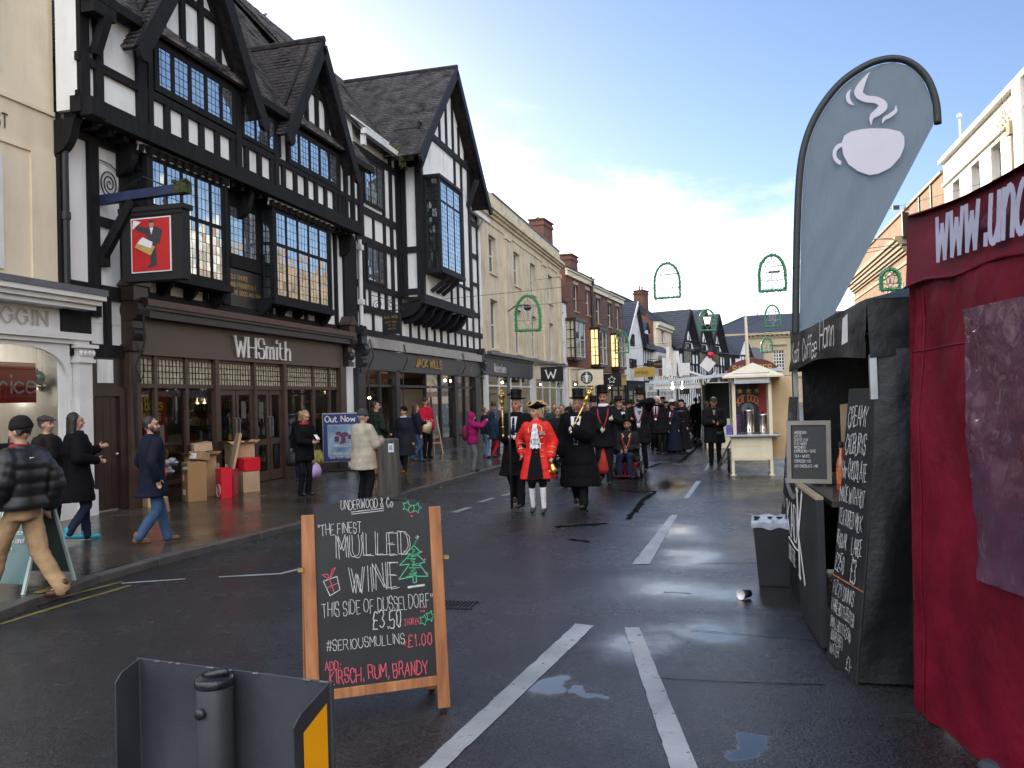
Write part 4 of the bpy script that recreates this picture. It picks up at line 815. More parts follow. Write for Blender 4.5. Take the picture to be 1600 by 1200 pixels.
bp = MB(); bp.box(Y(27.9), Y(30.8), 1.2, 1.24, .1, 2.3, 0); bp.box(Y(31.2), Y(33.5), 1.3, 1.34, .1, 2.6, 1); build_each(bp, 'display_backdrop', [mat('pale_backdrop', (.42, .36, .26), .7, .2, 3, 0), mat('rust_backdrop', (.22, .09, .04), .7, .2, 3, 0)], B2.t)
el = MB(); el.lathe([(.001, 0), (.24, 0), (.24, .01), (.001, .01)], (Y(28.9), -.004+.01, .95), 28, sy=1.5, rot=Matrix.Rotation(R_(90), 3, 'X')); el.build('window_sticker', mat('turquoise', (.02, .36, .42), .5, .05, 2, 0), B2.t)
# hanging sign and iron scrolls
js = thing('hanging_sign', 'small black double-sided sign board with gold lettering under iron scrolls', 'sign', (-10.3, 23.2, 0))
b = MB(); b.box(.42, 1.0, -.04, .04, 3.86, 4.5); b.build('board', M['black'], js)
le = MB(); write(le, 'Jack Wills', .46, 4.34, .085, .009, -.042, xs=.85); write(le, 'OUTFITTERS', .52, 4.2, .05, .006, -.042, xs=.85); write(le, 'TO THE', .6, 4.1, .05, .006, -.042); write(le, 'GENTRY', .6, 4.0, .05, .006, -.042); le.build('lettering', M['gilt'], js)
b = MB(); b.tube([(0, 0, 4.58), (1.1, 0, 4.58)], .016, 6)
for c in (.28, .7): b.tube([(c+(.02+.016*i*.35)*math.cos(i*.4), 0, 4.78+(.02+.016*i*.35)*math.sin(i*.4)) for i in range(26)], .010, 5)
b.tube([(0, 0, 5.1), (.5, 0, 4.95), (1.1, 0, 4.6)], .010, 5); b.build('iron_scroll', BK_, js)

# ============ generic sash-windowed fronts ============
def sash(par, s0, s1, z0, z1, w=-.12, fm=None, gm=None, reveal=None, lit=False, nz=2, nx=1):
    return window(par, s0, s1, z0, z1, w, nx, nz, fm or M['white_paint'], M['reflection_glow'] if lit else (gm or M['glass2']), fr=.06, dep=.05, sill=False)
def opened_wall(par, s0, s1, z0, z1, holes, m, th=.3, w=0, name='wall'):
    """wall slab with rectangular openings"""
    mb = MB(); xs = sorted({s0, s1, *[h[0] for h in holes], *[h[1] for h in holes]})
    for a, b in zip(xs, xs[1:]):
        hs = sorted([h for h in holes if h[0] <= a+1e-6 and h[1] >= b-1e-6], key=lambda h: h[2]); z = z0
        for h in hs:
            if h[2] > z: mb.fb(a, b, w-th, w, z, h[2])
            z = h[3]
        if z1 > z: mb.fb(a, b, w-th, w, z, z1)
    return mb.build(name, m, par)
def sills(par, holes, m, w=0, d=.08, lint=0):
    mb = MB()
    for h in holes:
        mb.fb(h[0]-.06, h[1]+.06, w, w+d, h[2]-.1, h[2]-.002)
        if lint: mb.fb(h[0]-.08, h[1]+.08, w, w+.02, h[3], h[3]+lint)
    build_each(mb, 'sill', m, par)
def shop_unit(par, s0, s1, z1, frame, fasc, text=None, tm=None, zt=None, ht=.25, lit=True, tx=None, nm=3, xs=.7, serif=False, inner=None, lamps=1):
    f = MB(); f.fb(s0, s1, 0, .14, z1-.8, z1); f.fb(s0, s1, 0, .22, z1, z1+.12); fo = f.build('fascia', fasc, par)
    if text:
        le = MB(); write(le, text, tx if tx is not None else s0+.4, zt or z1-.6, ht, ht*.13, -.15, xs=xs, serif=serif); le.build('lettering', tm, fo)
    f = MB(); f.fb(s0, s0+.35, 0, .16, .08, z1-.8); f.fb(s1-.35, s1, 0, .16, .08, z1-.8); f.fb(s0+.35, s1-.35, 0, .1, .08, .45); dx = (s1-s0-.7)/nm
    for k in range(1, nm): f.fb(s0+.35+dx*k-.05, s0+.35+dx*k+.05, -.02, .08, .45, z1-.8)
    f.fb(s0+.35, s1-.35, -.02, .07, z1-1.3, z1-1.22); f.build('shopfront_frame', frame, par)
    g_ = MB(); g_.add([(s0+.35, -.01, .45), (s1-.35, -.01, .45), (s1-.35, -.01, z1-.8), (s0+.35, -.01, z1-.8)], [(0, 1, 2, 3)]); g_.build('shop_window', M['shopglass'], par)
    interior(par, s0+.2, s1-.2, .1, z1-.82, 2.5, inner or M['interior_pale'], lights=[(s0+(s1-s0)*(k+.5)/max(1, lamps), 1.0, z1-1.0, .07) for k in range(lamps)])

# ============ 3. cream bookshop with pilasters ============
B3 = Bld('cream_georgian_shop', 'tall cream stuccoed building with pilasters, sash windows and a grey shop fascia', -10.3, 0, 0, 35.2)
def Y(y): return y-35.2
H3 = []
for a, b in ((36.8, 38.1), (41.5, 42.85), (45.3, 46.6), (50.2, 51.5)): H3 += [(Y(a), Y(b), 7.75, 9.5), (Y(a), Y(b), 4.2, 6.5)]
opened_wall(B3.t, 0, Y(54.0), 3.5, 11.0, H3, M['cream_render'])
bk = MB(); bk.fb(0, Y(54.0), -8, -.3, 3.5, 3.6); bk.fb(0, Y(54), -8, -7.8, 0, 11); bk.fb(Y(53.8), Y(54.0), -8, -.3, 0, 11.4); bk.fb(0, .2, -8, -.3, 0, 11.4); bk.fb(.2, Y(53.8), -7.8, -.3, 10.9, 11.0); bk.build('side_wall', M['cream_render'], B3.t)
for h in H3: sash(B3.t, h[0], h[1], h[2], h[3], -.24)
sills(B3.t, H3, M['cream_render'])
o = MB(); o.fb(0, Y(54.1), 0, .10, 10.35, 10.5); o.fb(0, Y(54.2), 0, .22, 10.5, 10.62); o.fb(0, Y(54.3), 0, .34, 10.62, 10.8); o.fb(0, Y(54.0), -.3, .04, 10.8, 11.5)
o.fb(Y(53.8), Y(54.0), -.3, .06, 10.8, 11.5); o.build('cornice', M['cream_render'], B3.t)
o = MB(); o.fb(Y(37.6), Y(54.0), -.34, .08, 11.5, 11.6); o.build('coping', M['slate'], B3.t)
o = MB()
for a, b in ((39.5, 40.5), (48.3, 49.2), (53.2, 53.95)): o.fb(Y(a), Y(b), 0, .10, 3.9, 9.75); o.fb(Y(a)-.08, Y(b)+.08, 0, .16, 9.75, 9.95); o.fb(Y(a)-.04, Y(b)+.04, 0, .14, 3.9, 4.2)
o.fb(0, Y(54), 0, .05, 9.98, 10.06); o.build('pilaster', M['cream_render'], B3.t)
shop_unit(B3.t, 0, Y(44.6), 3.72, M['white_paint'], gf, 'Waterstones', M['letter'], 3.1, .38, tx=Y(36.6), xs=.62, serif=True, nm=4, lamps=2)
shop_unit(B3.t, Y(44.9), Y(54.0), 3.72, M['white_paint'], M['cream_paint'], 'NOIRE FIRE', mat('dark_green_letter', (.01, .06, .04), .5), 3.05, .5, tx=Y(47.6), xs=.85, nm=4, lamps=2)
o = MB(); o.fb(0, Y(54.0), .22, .42, 3.84, 3.98); o.build('lead_flashing', M['leadroof'], B3.t)
ws = thing('hanging_sign', 'square black projecting sign with a single white W', 'sign', (-10.3, 45.0, 0)); b = MB(); b.box(.5, 1.75, -.05, .05, 2.75, 3.55); b.build('board', M['black'], ws)
le = MB(); write(le, 'W', .78, 2.92, .46, .07, -.052, xs=1.25, serif=True); le.build('lettering', M['letter'], ws); b = MB(); b.tube([(0, 0, 3.68), (1.9, 0, 3.68)], .025, 6); b.build('bracket', BK_, ws)
# narrow white house
B4 = Bld('narrow_white_house', 'narrow white rendered house squeezed between the cream and the red brick buildings', -10.3, 0, 0, 54.0)
H4 = [(.5, 1.2, 6.7, 7.6), (.5, 1.2, 4.6, 5.6)]; opened_wall(B4.t, 0, 2.2, 0, 8.4, H4, WR, w=-.02)
for h in H4: sash(B4.t, *h, -.2)
roof_slope(B4.t, (0, -.15, 8.35), (2.2, -.15, 8.35), (2.2, 3.5, 10.2), (0, 3.5, 10.2), [M['slate'], M['slate2']], gauge=.3, tw=.35)

# ============ 4/5. brick buildings ============
def brick_front(b, Ln, zs, ze, holes, bm, frame=M['white_paint'], lits=(), corn=True, back=7):
    opened_wall(b.t, 0, Ln, zs, ze, holes, bm)
    o = MB(); o.fb(0, Ln, -back, -back+.2, 0, ze); o.fb(0, .2, -back, -.3, 0, ze); o.fb(Ln-.2, Ln, -back, -.3, 0, ze); o.fb(.2, Ln-.2, -back+.2, -.3, ze-.2, ze-.1); o.build('side_wall', bm, b.t)
    for i, h in enumerate(holes): sash(b.t, *h, -.2, lit=i in lits)
    sills(b.t, holes, M['stone'], lint=.22)
    if corn: o = MB(); o.fb(0, Ln, 0, .14, ze-.45, ze-.1); o.fb(-.05, Ln+.05, 0, .26, ze-.1, ze+.05); o.build('cornice', M['cream_paint'], b.t)
def mini_bay(b, s0, s1, z0, z1, lit, w1=.7, fm=None):  # lit gives the side pane its painted reflection
    f = MB(); fm = fm or M['brown_dark']; f.fb(s0-.06, s1+.06, 0, w1+.05, z0-.2, z0); f.fb(s0-.1, s1+.1, 0, w1+.1, z1, z1+.18); f.fb(s0, s0+.12, w1-.12, w1, z0, z1); f.fb(s1-.12, s1, w1-.12, w1, z0, z1); f.fb(s0+.12, s1-.12, -.0, .03, z0, z1)
    f.fb(s0+.06, s0+.12, .04, .14, z0, z1)
    for k in (.25, .5, .75): z = z0+(z1-z0)*k; f.fb(s0+.0, s0+.05, .1, w1-.1, z-.03, z+.03)
    f.fb(s0, s0+.05, w1/2-.03, w1/2+.03, z0, z1); o = f.build('bay_window', fm, b.t)
    g_ = MB(); g_.add([(s0+.03, -.05, z0), (s0+.03, -w1+.1, z0), (s0+.03, -w1+.1, z1), (s0+.03, -.05, z1)], [(0, 1, 2, 3)]); g_.build('side_pane', M['reflection_glow'] if lit else M['frosted'], o)
    window(o, s0+.12, s1-.12, z0, z1, w1-.09, 2, 2, M['white_paint'], M['glass2'], fr=.05, name='frame')
SM = [M['slate'], M['slate2']]
ang = math.degrees(math.atan(.8/7.5))
B5 = Bld('red_brick_shop', 'red brick building with a tall chimney and white cornice above a cafe', -10.3, 56.2, ang)
def at5(px, py, w=0): return B5.at(px, py, w)
Hh = []
for p0, p1, y0, y1 in ((896, 902, 450, 491), (915, 921, 458, 498)):
    s0, z1 = at5(p0, y0); s1, z0 = at5(p1, y1); Hh.append((s0, s0+1.15, 8.0, 9.9))
L5 = at5(925, 500)[0]; brick_front(B5, L5, 3.9, 10.75, Hh, M['brick'])
s0 = at5(892, 540, .35)[0]; mini_bay(B5, s0, s0+2.6, 4.6, 7.1, False)
roof_slope(B5.t, (-.1, -.3, 10.8), (L5+.1, -.3, 10.8), (L5+.1, 3.6, 12.3), (-.1, 3.6, 12.3), SM, gauge=.3, tw=.35)
def chimney(b, s, y, wx, wy, z0, z1, m, pots=0, parent=None):
    c = MB(); c.box(s-wx/2, s+wx/2, y-wy/2, y+wy/2, z0, z1); c.box(s-wx/2-.07, s+wx/2+.07, y-wy/2-.07, y+wy/2+.07, z1-.4, z1-.2); c.box(s-wx/2-.1, s+wx/2+.1, y-wy/2-.1, y+wy/2+.1, z1, z1+.1); o = c.build('chimney', m, b.t)
    for k in range(pots): p = MB(); p.lathe([(.1, 0), (.15, .02), (.12, .1), (.11, .45), (.14, .5), (.1, .52)], (s-wx/2+wx*(k+.5)/pots, y, z1+.1), 8); p.build('chimney_pot', mat('terracotta', (.30, .13, .06), .8), o)
chimney(B5, 4.1, 3.0, 2.3, 1.1, 10.5, 15.0, M['brick'])
shop_unit(B5.t, 0, L5, 3.8, M['cream_paint'], M['cream_paint'], None, nm=3, lamps=2)
o = MB(); o.tube([(L5-.2, -.1, 11.0), (L5-.2, -.1, .1)], .09, 8); o.fb(L5-.35, L5-.05, .05, .3, 10.4, 10.8); o.build('drainpipe', BK_, B5.t)
cs = thing('hanging_sign', 'round green and white emblem on a cream projecting sign board', 'sign', B5.world(1.2, 0, 0)); b = MB(); b.box(.35, 2.1, -.06, .06, 2.62, 3.72); b.box(.3, 2.2, -.05, .05, 3.78, 3.83, 1); b.build('board', [M['cream_paint'], BK_], cs)
b = MB(); q = Matrix.Rotation(R_(90), 3, 'X'); c = (.95, -.064, 3.18); b.lathe([(.001, 0), (.43, 0), (.43, .01), (.001, .01)], c, 26, rot=q)
for a in (-1, 1):
    for k in range(4): b.beam((.95+a*.1, -.082, 2.95+k*.13), (.95+a*.30, -.082, 2.9+k*.12), .03, .004, mi=1)
b.lathe([(.001, 0), (.13, 0), (.13, .006), (.001, .006)], (.95, -.078, 3.28), 14, rot=q, mi=1); b.beam((.95, -.08, 2.85), (.95, -.08, 3.2), .16, .004, mi=1)
b.add([(.95+math.sin(k*math.pi/5)*(.09 if k % 2 == 0 else .04), -.088, 3.48+math.cos(k*math.pi/5)*(.09 if k % 2 == 0 else .04)) for k in range(10)], [tuple(range(10))], 1); b.build('emblem', [mat('dark_green', (.012, .045, .035), .5), M['letter']], cs)
ang6 = math.degrees(math.atan(1.1/10.3))
B6 = Bld('dull_brick_shop', 'brown brick building with three sash windows and two bay windows with painted reflection glow', -9.5, 63.5, ang6)
L6 = B6.at(973.5, 500)[0]; Hh = []
for p0 in (931, 949, 961.5): s0 = B6.at(p0, 470)[0]; Hh.append((s0, s0+1.35, 7.6, 9.6))
brick_front(B6, L6, 3.8, 10.4, Hh, M['brick_dull'])
for p0 in (930, 961): s0 = B6.at(p0, 550, .35)[0]; mini_bay(B6, s0, s0+2.5, 4.3, 6.9, True)
roof_slope(B6.t, (-.1, -.3, 10.45), (L6+.1, -.3, 10.45), (L6+.1, 3.6, 12.1), (-.1, 3.6, 12.1), [M['leadroof'], M['slate2']], gauge=.3, tw=.35)
chimney(B6, 4.3, 3.2, 2.0, 1.1, 10.2, 13.6, M['brick'])
shop_unit(B6.t, 0, L6, 3.6, M['timber2'], mat('mustard_fascia', (.50, .33, .08), .5, .1, 2, 0), 'BOOKS', M['timber2'], 2.95, .35, tx=4.6, nm=4, lamps=3, inner=mat('warm_interior', (.5, .3, .1), .7))
ss = thing('hanging_sign', 'black projecting sign with a white star outline', 'sign', B6.world(.9, 0, 0)); b = MB(); b.box(.3, 1.75, -.05, .05, 2.55, 3.6); b.build('board', M['black'], ss); b = MB()
for k in range(5):
    a0, a1, a2 = [math.pi/2+2*math.pi*(k+t)/5 for t in (0, .5, 1)]; c = V((1.02, -.055, 3.13)); e = lambda a, r: c+V((math.cos(a)*r, 0, math.sin(a)*r)); b.tube([e(a0, .30), e(a1, .15), e(a2, .30)], .025, 5)
write(b, 'SUPERSTARS', .45, 2.64, .08, .012, -.055, xs=.95); b.build('star', M['letter'], ss)
# ============ far left row ============
A7 = 7.0
def timberframe(b, s0, s1, z0, z1, n, w=0, hz=(), m=None, t=.13):
    tb = MB()
    for k in range(n+1): s = s0+(s1-s0)*k/n; tb.fb(s-t/2, s+t/2, w, w+.05, z0, z1)
    for z in (z0, z1, *hz): tb.fb(s0, s1, w, w+.056, z-.12, z+.1)
    tb.build('timber_frame', m or T2, b.t)
B7 = Bld('white_gabled_house', 'narrow white house with a steep gable end, third from the far timbered row', -8.4, 73.9, A7)
L7 = B7.at(1005, 560)[0]-.1; ap7 = B7.at(992, 472)
wl = MB(); wl.prism([(.3, 0), (L7, 0), (L7, 6.9), (ap7[0], 10.5), (.3, 6.9)], 0, .3); wl.box(.3, .5, .3, 8, 0, 6.9); wl.box(L7-.2, L7, .3, 8, 0, 6.9); wl.box(.5, L7-.2, 7.8, 8, 0, 6.9); wl.build('wall', WR, B7.t)
for (p0, p1, y0, y1) in ((984, 991, 521, 541), (983, 994, 560, 576)):
    a, zt_ = B7.at(p0, y0); c, zb_ = B7.at(p1, y1); window(B7.t, a, c, zb_, zt_, .0, 2, 2, T2, M['glass2'], fr=.09)
for sg in (0, 1):
    e = .0 if sg == 0 else L7+.3; ez = 6.6
    aa = [(e, -.35, ez), (e, 8, ez), (ap7[0], 8, 10.75), (ap7[0], -.35, 10.75)]
    roof_slope(B7.t, *aa, SM, gauge=.3, tw=.35); bb = MB(); bb.beam((e, -.33, ez-.15), (ap7[0], -.33, 10.6), .35, .08); bb.build('bargeboard', M['white_paint'] if sg == 0 else T2, B7.t)
shop_unit(B7.t, .2, L7, 3.1, M['timber2'], M['timber2'], 'VEZZA', M['gilt'], 2.5, .3, tx=L7-3.2, nm=3)
s_ = thing('hanging_sign', 'ochre rectangular projecting sign on the white gabled house', 'sign', B7.world(2.0, 0, 0), -R_(A7)); b = MB(); b.box(.3, 2.2, -.04, .04, 3.5, 4.4); write(b, 'ANTIQUES', .45, 3.8, .25, .03, -.042, 1, xs=.7); b.box(0, 2.3, -.03, .03, 4.5, 4.56, 1); b.build('board', [mat('ochre_board', (.5, .33, .07), .5, .1, 3, 0), BK_], s_)
B8 = Bld('dormer_timber_house', 'small timbered house with a tiled pent roof and dormer below a bare brick wall', -8.4, 73.9, A7, L7+.1)
L8 = B8.at(1026.5, 560)[0]
wl = MB(); wl.fb(0, L8, -.3, 0, 0, 6.6); wl.fb(0, L8, -7, -6.8, 0, 7); wl.build('wall', WR, B8.t)
timberframe(B8, .1, L8-.1, 3.2, 6.5, 8, hz=(4.9,)); window(B8.t, L8*.25, L8*.65, 3.5, 5.3, .02, 3, 2, T2, M['glass2'], fr=.08)
roof_slope(B8.t, (-.2, -.5, 6.4), (L8+.2, -.5, 6.4), (L8+.2, 1.9, 8.8), (-.2, 1.9, 8.8), SM, gauge=.25, tw=.3)
d = MB(); d.fb(1.2, 3.2, -1.2, -.1, 6.8, 8.4); d.build('dormer', WR, B8.t); window(B8.t, 1.4, 3.0, 6.95, 8.0, -.1, 3, 1, T2, M['glass2'], fr=.08)
for sg in (-1, 1): roof_slope(B8.t, (2.2+sg*1.35, -.1, 8.2), (2.2+sg*1.35, 1.8, 8.2), (2.2, 1.8, 9.3), (2.2, -.1, 9.3), SM, gauge=.25, tw=.3)
shop_unit(B8.t, .2, L8, 2.95, M['white_paint'], M['white_paint'], 'ZELDEMA', T2, 2.4, .3, tx=1.5, nm=3, xs=.9)
s_ = thing('hanging_sign', 'dark oval projecting sign on the small timbered house', 'sign', B8.world(2.4, 0, 0), -R_(A7)); b = MB(); b.lathe([(.001, -.04), (1, -.04), (1, .04), (.001, .04)], (1.3, 0, 4.9), 24, sx=1.05, sy=.42, rot=Matrix.Rotation(R_(90), 3, 'X')); write(b, 'SCHOFIELD', .55, 4.82, .2, .025, -.045, 1, xs=.85); b.box(-.2, 2.3, -.03, .03, 5.4, 5.46); b.build('board', [M['blackmetal'], M['gilt']], s_)
# cream house with a brick flank
B9 = Bld('cream_gabled_house', 'cream fronted house with a red brick flank and slate roof near the timbered row', -8.4, 73.9, A7, L7+L8+.15)
L9 = B9.at(1050, 560)[0]; H9 = []
a, zt_ = B9.at(1033, 508); c, zb_ = B9.at(1039, 536); H9.append((a, c, zb_, zt_))
opened_wall(B9.t, 0, L9, 0, 9.6, H9, M['cream_pale']); 
for h in H9: sash(B9.t, *h, -.2)
sills(B9.t, H9, M['cream_paint'])
o = MB(); o.fb(-.1, L9+.1, 0, .4, 9.2, 9.6); o.fb(-.1, L9+.1, 0, .2, 8.9, 9.2); o.fb(.3, .8, 0, .1, 3, 8.9); o.build('cornice', M['cream_paint'], B9.t)
fl = MB(); fl.prism([(0, 0), (9, 0), (9, 9.6), (4.5, 12.9), (0, 9.6)], 0, .25)
me = fl.build('flank_wall', M['brick'], B9.t); me.rotation_euler = (0, 0, R_(90)); me.location = (.02, .3, 0)
roof_slope(B9.t, (-.3, -.4, 9.6), (L9+.2, -.4, 9.6), (L9+.2, 4.7, 13.2), (-.3, 4.7, 13.2), SM, gauge=.3, tw=.35); roof_slope(B9.t, (L9+.2, 9.6, 9.6), (-.3, 9.6, 9.6), (-.3, 4.7, 13.2), (L9+.2, 4.7, 13.2), SM, gauge=.5, tw=.6)
bo = MB(); s0, s1 = B9.at(1029, 600, .6)[0], B9.at(1047, 600, .6)[0]
bo.fb(s0, s1, 0, .6, 3.0, 3.2); bo.fb(s0, s0+.2, .5, .6, 3.2, 6.0); bo.fb(s1-.2, s1, .5, .6, 3.2, 6.0); bo.fb(s0, s0+.1, 0, .5, 3.2, 6.0); bo.fb(s0, s1, 0, .6, 6.0, 6.3)
bo.add([(s0-.1, -.7, 6.3), (s1+.1, -.7, 6.3), (s1+.1, 0, 6.3), (s0-.1, 0, 6.3), (s0+.3, -.1, 7.0), (s1-.3, -.1, 7.0)], [(0, 1, 5, 4), (1, 2, 5), (3, 0, 4), (2, 3, 4, 5), (0, 3, 2, 1)], 1); bo_ = bo.build('bay_window', [M['white_paint'], M['slate']], B9.t)
window(bo_, s0+.2, s1-.2, 3.2, 6.0, .5, 2, 2, M['white_paint'], M['glass2'], fr=.12, name='frame')
cu = MB(); cu.fb((s0+s1)/2-2.0, (s0+s1)/2-.5, .52, .53, 3.3, 4.6); cu.build('red_blind', RP, bo_)
shop_unit(B9.t, .1, L9, 3.0, M['white_paint'], M['white_paint'], None, nm=4, lamps=2)
# timbered row with four gables
e9 = B9.world(L9+.3, 0, 0); B10 = Bld('far_timbered_row', 'long black and white timbered row with pointed gables at the far bend of the street', e9.x, e9.y, 18)
L10 = B10.at(1150, 560)[0]; wl = MB(); wl.fb(0, L10, -.3, 0, 0, 7.3); wl.fb(0, L10, -8, -7.8, 0, 7.3)
gx = [B10.at(p, 520)[0] for p in (1066, 1090, 1111)]; jw = .5
wl.fb(0, L10, 0, jw, 4.0, 6.9)
for c, hw in zip(gx, (2.6, 2.6, 2.6)): wl.prism([(c-hw, 6.9), (c+hw, 6.9), (c, 10.4)], -jw, -.1)
wl.build('wall', WR, B10.t)
tb = MB(); x = .1
while x < L10: tb.fb(x-.11, x+.11, jw, jw+.05, 4.1, 5.4); tb.fb(x-.08, x+.08, 0, .05, .1, 3.9); x += .62
tb.fb(0, L10, jw-.02, jw+.1, 3.95, 4.3); tb.fb(0, L10, jw, jw+.07, 5.3, 5.5); tb.fb(0, L10, jw, jw+.07, 6.6, 6.9); x = .2
for c in gx:
    for q in (-2.6, -1.5, 1.5, 2.6): tb.fb(c+q-.12, c+q+.12, jw, jw+.08, 4.1, 7.2)
    for q in (-.9, 0, .9): tb.fb(c+q-.09, c+q+.09, jw, jw+.05, 8.1, 9.9-abs(q)*1.3)
    tb.fb(c-1.7, c+1.7, jw, jw+.07, 8.0, 8.25)
for s in range(int(L10-gx[2]-3)//2): tb.fb(gx[2]+3.4+s*2, gx[2]+3.6+s*2, jw, jw+.08, 4.1, 6.9)
tb.build('timber_frame', T2, B10.t)
for c in gx: window(B10.t, c-1.3, c+1.3, 5.5, 7.9, jw+.02, 4, 1, T2, M['glass2'], (2, 6), fr=.1)
for c in (gx[2]+4.6, gx[2]+7.2): window(B10.t, c-.8, c+.8, 4.9, 6.6, jw+.02, 3, 1, T2, M['glass2'], fr=.1)
for c in [gx[0], gx[1], gx[2], gx[2]+4.5]: window(B10.t, c-1.4, c+1.4, 1.9, 3.8, .04, 4, 1, T2, M['glass2'], fr=.1)
roof_slope(B10.t, (-.2, -jw-.3, 7.0), (L10, -jw-.3, 7.0), (L10, 4.2, 11.4), (-.2, 4.2, 11.4), SM, gauge=.3, tw=.4); roof_slope(B10.t, (L10, 8.3, 7.0), (-.2, 8.3, 7.0), (-.2, 4.2, 11.4), (L10, 4.2, 11.4), SM, gauge=.5, tw=.6)
for c, zt_ in zip(gx, (11.9, 12.3, 12.1)):
    for sg in (-1, 1):
        roof_slope(B10.t, (c+sg*3.1, -jw-.7, 7.2), (c+sg*3.1, 5, 7.2), (c, 5, zt_), (c, -jw-.7, zt_), SM, gauge=.3, tw=.4); bb = MB(); bb.beam((c+sg*3.1, -jw-.7, 7.0), (c, -jw-.7, zt_-.2), .4, .1); bb.build('bargeboard', T2, B10.t)
chimney(B10, gx[0]-2.6, 4.0, 1.6, 1.2, 11, 14.2, M['brick'], 2); chimney(B10, gx[2]+6, 4.4, 1.7, 1.0, 11, 12.7, M['stone'], 2); chimney(B10, L10-1, 4.2, .8, .8, 11, 12.6, M['stone'], 1)
o = MB(); o.fb(0, L10, 0, .25, .1, .5); o.build('plinth', M['stone'], B10.t)
B11 = Bld('end_gabled_house', 'small half-timbered gabled house with red window frames at the end of the far row', *B10.world(L10+.2, 0, 0)[:2], 24)
wl = MB(); wl.fb(0, 4, -.3, .3, 0, 7.2); wl.prism([(0, 7.2), (4, 7.2), (2, 9.6)], -.3, .3); wl.fb(0, 4, -6, -5.8, 0, 7.2); wl.build('wall', WR, B11.t); timberframe(B11, .1, 3.9, 4.2, 7.1, 4, w=.3, t=.16)
window(B11.t, 1.2, 2.9, 4.6, 6.3, .32, 2, 2, RP, M['glass2'], fr=.14)
for sg in (-1, 1): roof_slope(B11.t, (2+sg*2.6, -.7, 6.9), (2+sg*2.6, 5, 6.9), (2, 5, 10), (2, -.7, 10), SM, gauge=.3, tw=.4)

# ============ town hall at the end ============
TH = Bld('town_hall', 'pale stone town hall with a blue slate hipped roof closing the end of the street', -3, 142, 90)
Hh = [(x, x+1.7, 5.3, 8.6) for x in (3.6, 11.1, 16.5, 22)]
opened_wall(TH.t, 0, 30, 0, 11.2, Hh, M['stone'], th=.5)
for h in Hh: window(TH.t, *h, -.3, 4, 6, M['white_paint'], M['glass2'], fr=.09); 
sills(TH.t, Hh, M['stone'], lint=.4)
o = MB(); o.fb(-.4, 30.4, 0, .6, 11.2, 11.6); o.fb(0, 30, 0, .2, 10.7, 10.9); o.fb(0, 30, 0, .25, 4.2, 4.5); x = 0
while x < 30: o.fb(x, x+.3, 0, .45, 10.95, 11.2); x += .75
for h in Hh: o.fb(h[0]-.4, h[1]+.4, 0, .35, h[3]+.9, h[3]+1.15)
o.box(0, .5, .5, 14, 0, 11.2); o.box(29.5, 30, .5, 14, 0, 11.2); o.fb(6.5, 9.6, 0, .12, 4.5, 8.0); o.build('cornice', M['stone'], TH.t)
ar = MB(); ar.lathe([(.001, 0), (1, 0), (1, .1), (.001, .1)], (8.05, -.12, 8.0), 20, sx=1.5, sy=1.3, rot=Matrix.Rotation(R_(90), 3, 'X')); ar.fb(6.6, 9.5, .1, .2, 4.6, 8.0); ar.build('niche', M['leadroof'], TH.t)
st_ = MB(); st_.tube([(8.05, -.5, 4.7), (8.05, -.5, 5.8), (8.05, -.5, 6.9), (8.05, -.5, 7.2)], [.35, .45, .4, .15], 10); st_.ball((8.05, -.5, 7.4), .22); o = st_.build('statue', M['blackmetal'], None, True); o.location = TH.o; tag(o, 'dark bronze statue standing in the niche of the town hall front', 'statue')
roof_slope(TH.t, (-.5, -.6, 11.6), (30.5, -.6, 11.6), (24.5, 7, 15.2), (7, 7, 15.2), SM, gauge=.5, tw=.6); roof_slope(TH.t, (-.5, 14.6, 11.6), (-.5, -.6, 11.6), (7, 7, 15.2), (7, 7.01, 15.2), SM, gauge=.5, tw=.6)
fp = MB(); fp.tube([(0, 0, 0), (0, 0, 9)], [.09, .05], 8); fp.ball((0, 0, 9.1), .15); o = fp.build('flagpole', M['metal'], None, True, loc=TH.world(9.0, -5, 13.5)); tag(o, 'bare flagpole rising from the town hall roof', 'flagpole')

# ============ right-hand side ============
BW = Bld('white_stucco_building', 'sunlit white stuccoed building with a parapet and recessed windows on the right', 11, 45.35, 180)
Hh = []
for y0 in (43.0, 39.9, 37.1, 34.2, 31.2, 28.2, 25.2): s = 45.35-y0; Hh += [(s-.75, s+.45, 9.55, 11.55), (s-.75, s+.45, 5.6, 8.2)]
WS = stucco('white_stucco', (.80, .78, .72), (.55, .42, .25), .35); opened_wall(BW.t, 0, 24, 3.9, 13.1, Hh, WS, th=.5)
for h in Hh: sash(BW.t, *h, -.32)
sills(BW.t, Hh, WS)
o = MB(); o.fb(0, 24, 0, .12, 11.75, 11.9); o.fb(-.05, 24, 0, .22, 12.9, 13.1); o.fb(0, 24, -.05, .1, 13.1, 13.25); o.fb(0, 24, -8, -.5, 12.6, 12.7); o.fb(0, .3, -8, -.5, 0, 13.1); o.fb(23.7, 24, -8, -.5, 0, 13.1); o.fb(.3, 23.7, -8, -7.7, 0, 13)
for s in (11.0, 23.0): o.fb(s, s+.9, 0, .25, 4, 12.9)
for k in range(3): o.fb(.1, .5, 0, .18+.12*k, 9.4+.35*k, 9.75+.35*k)
o.build('parapet', WS, BW.t)
rp = MB(); rp.tube([(10.6, -.15, 11.6), (10.6, -.15, 4)], .07, 8); rp.fb(10.42, 10.78, .02, .3, 11.2, 11.7); rp.build('rainwater_pipe', M['stone'], BW.t)
vn = MB()
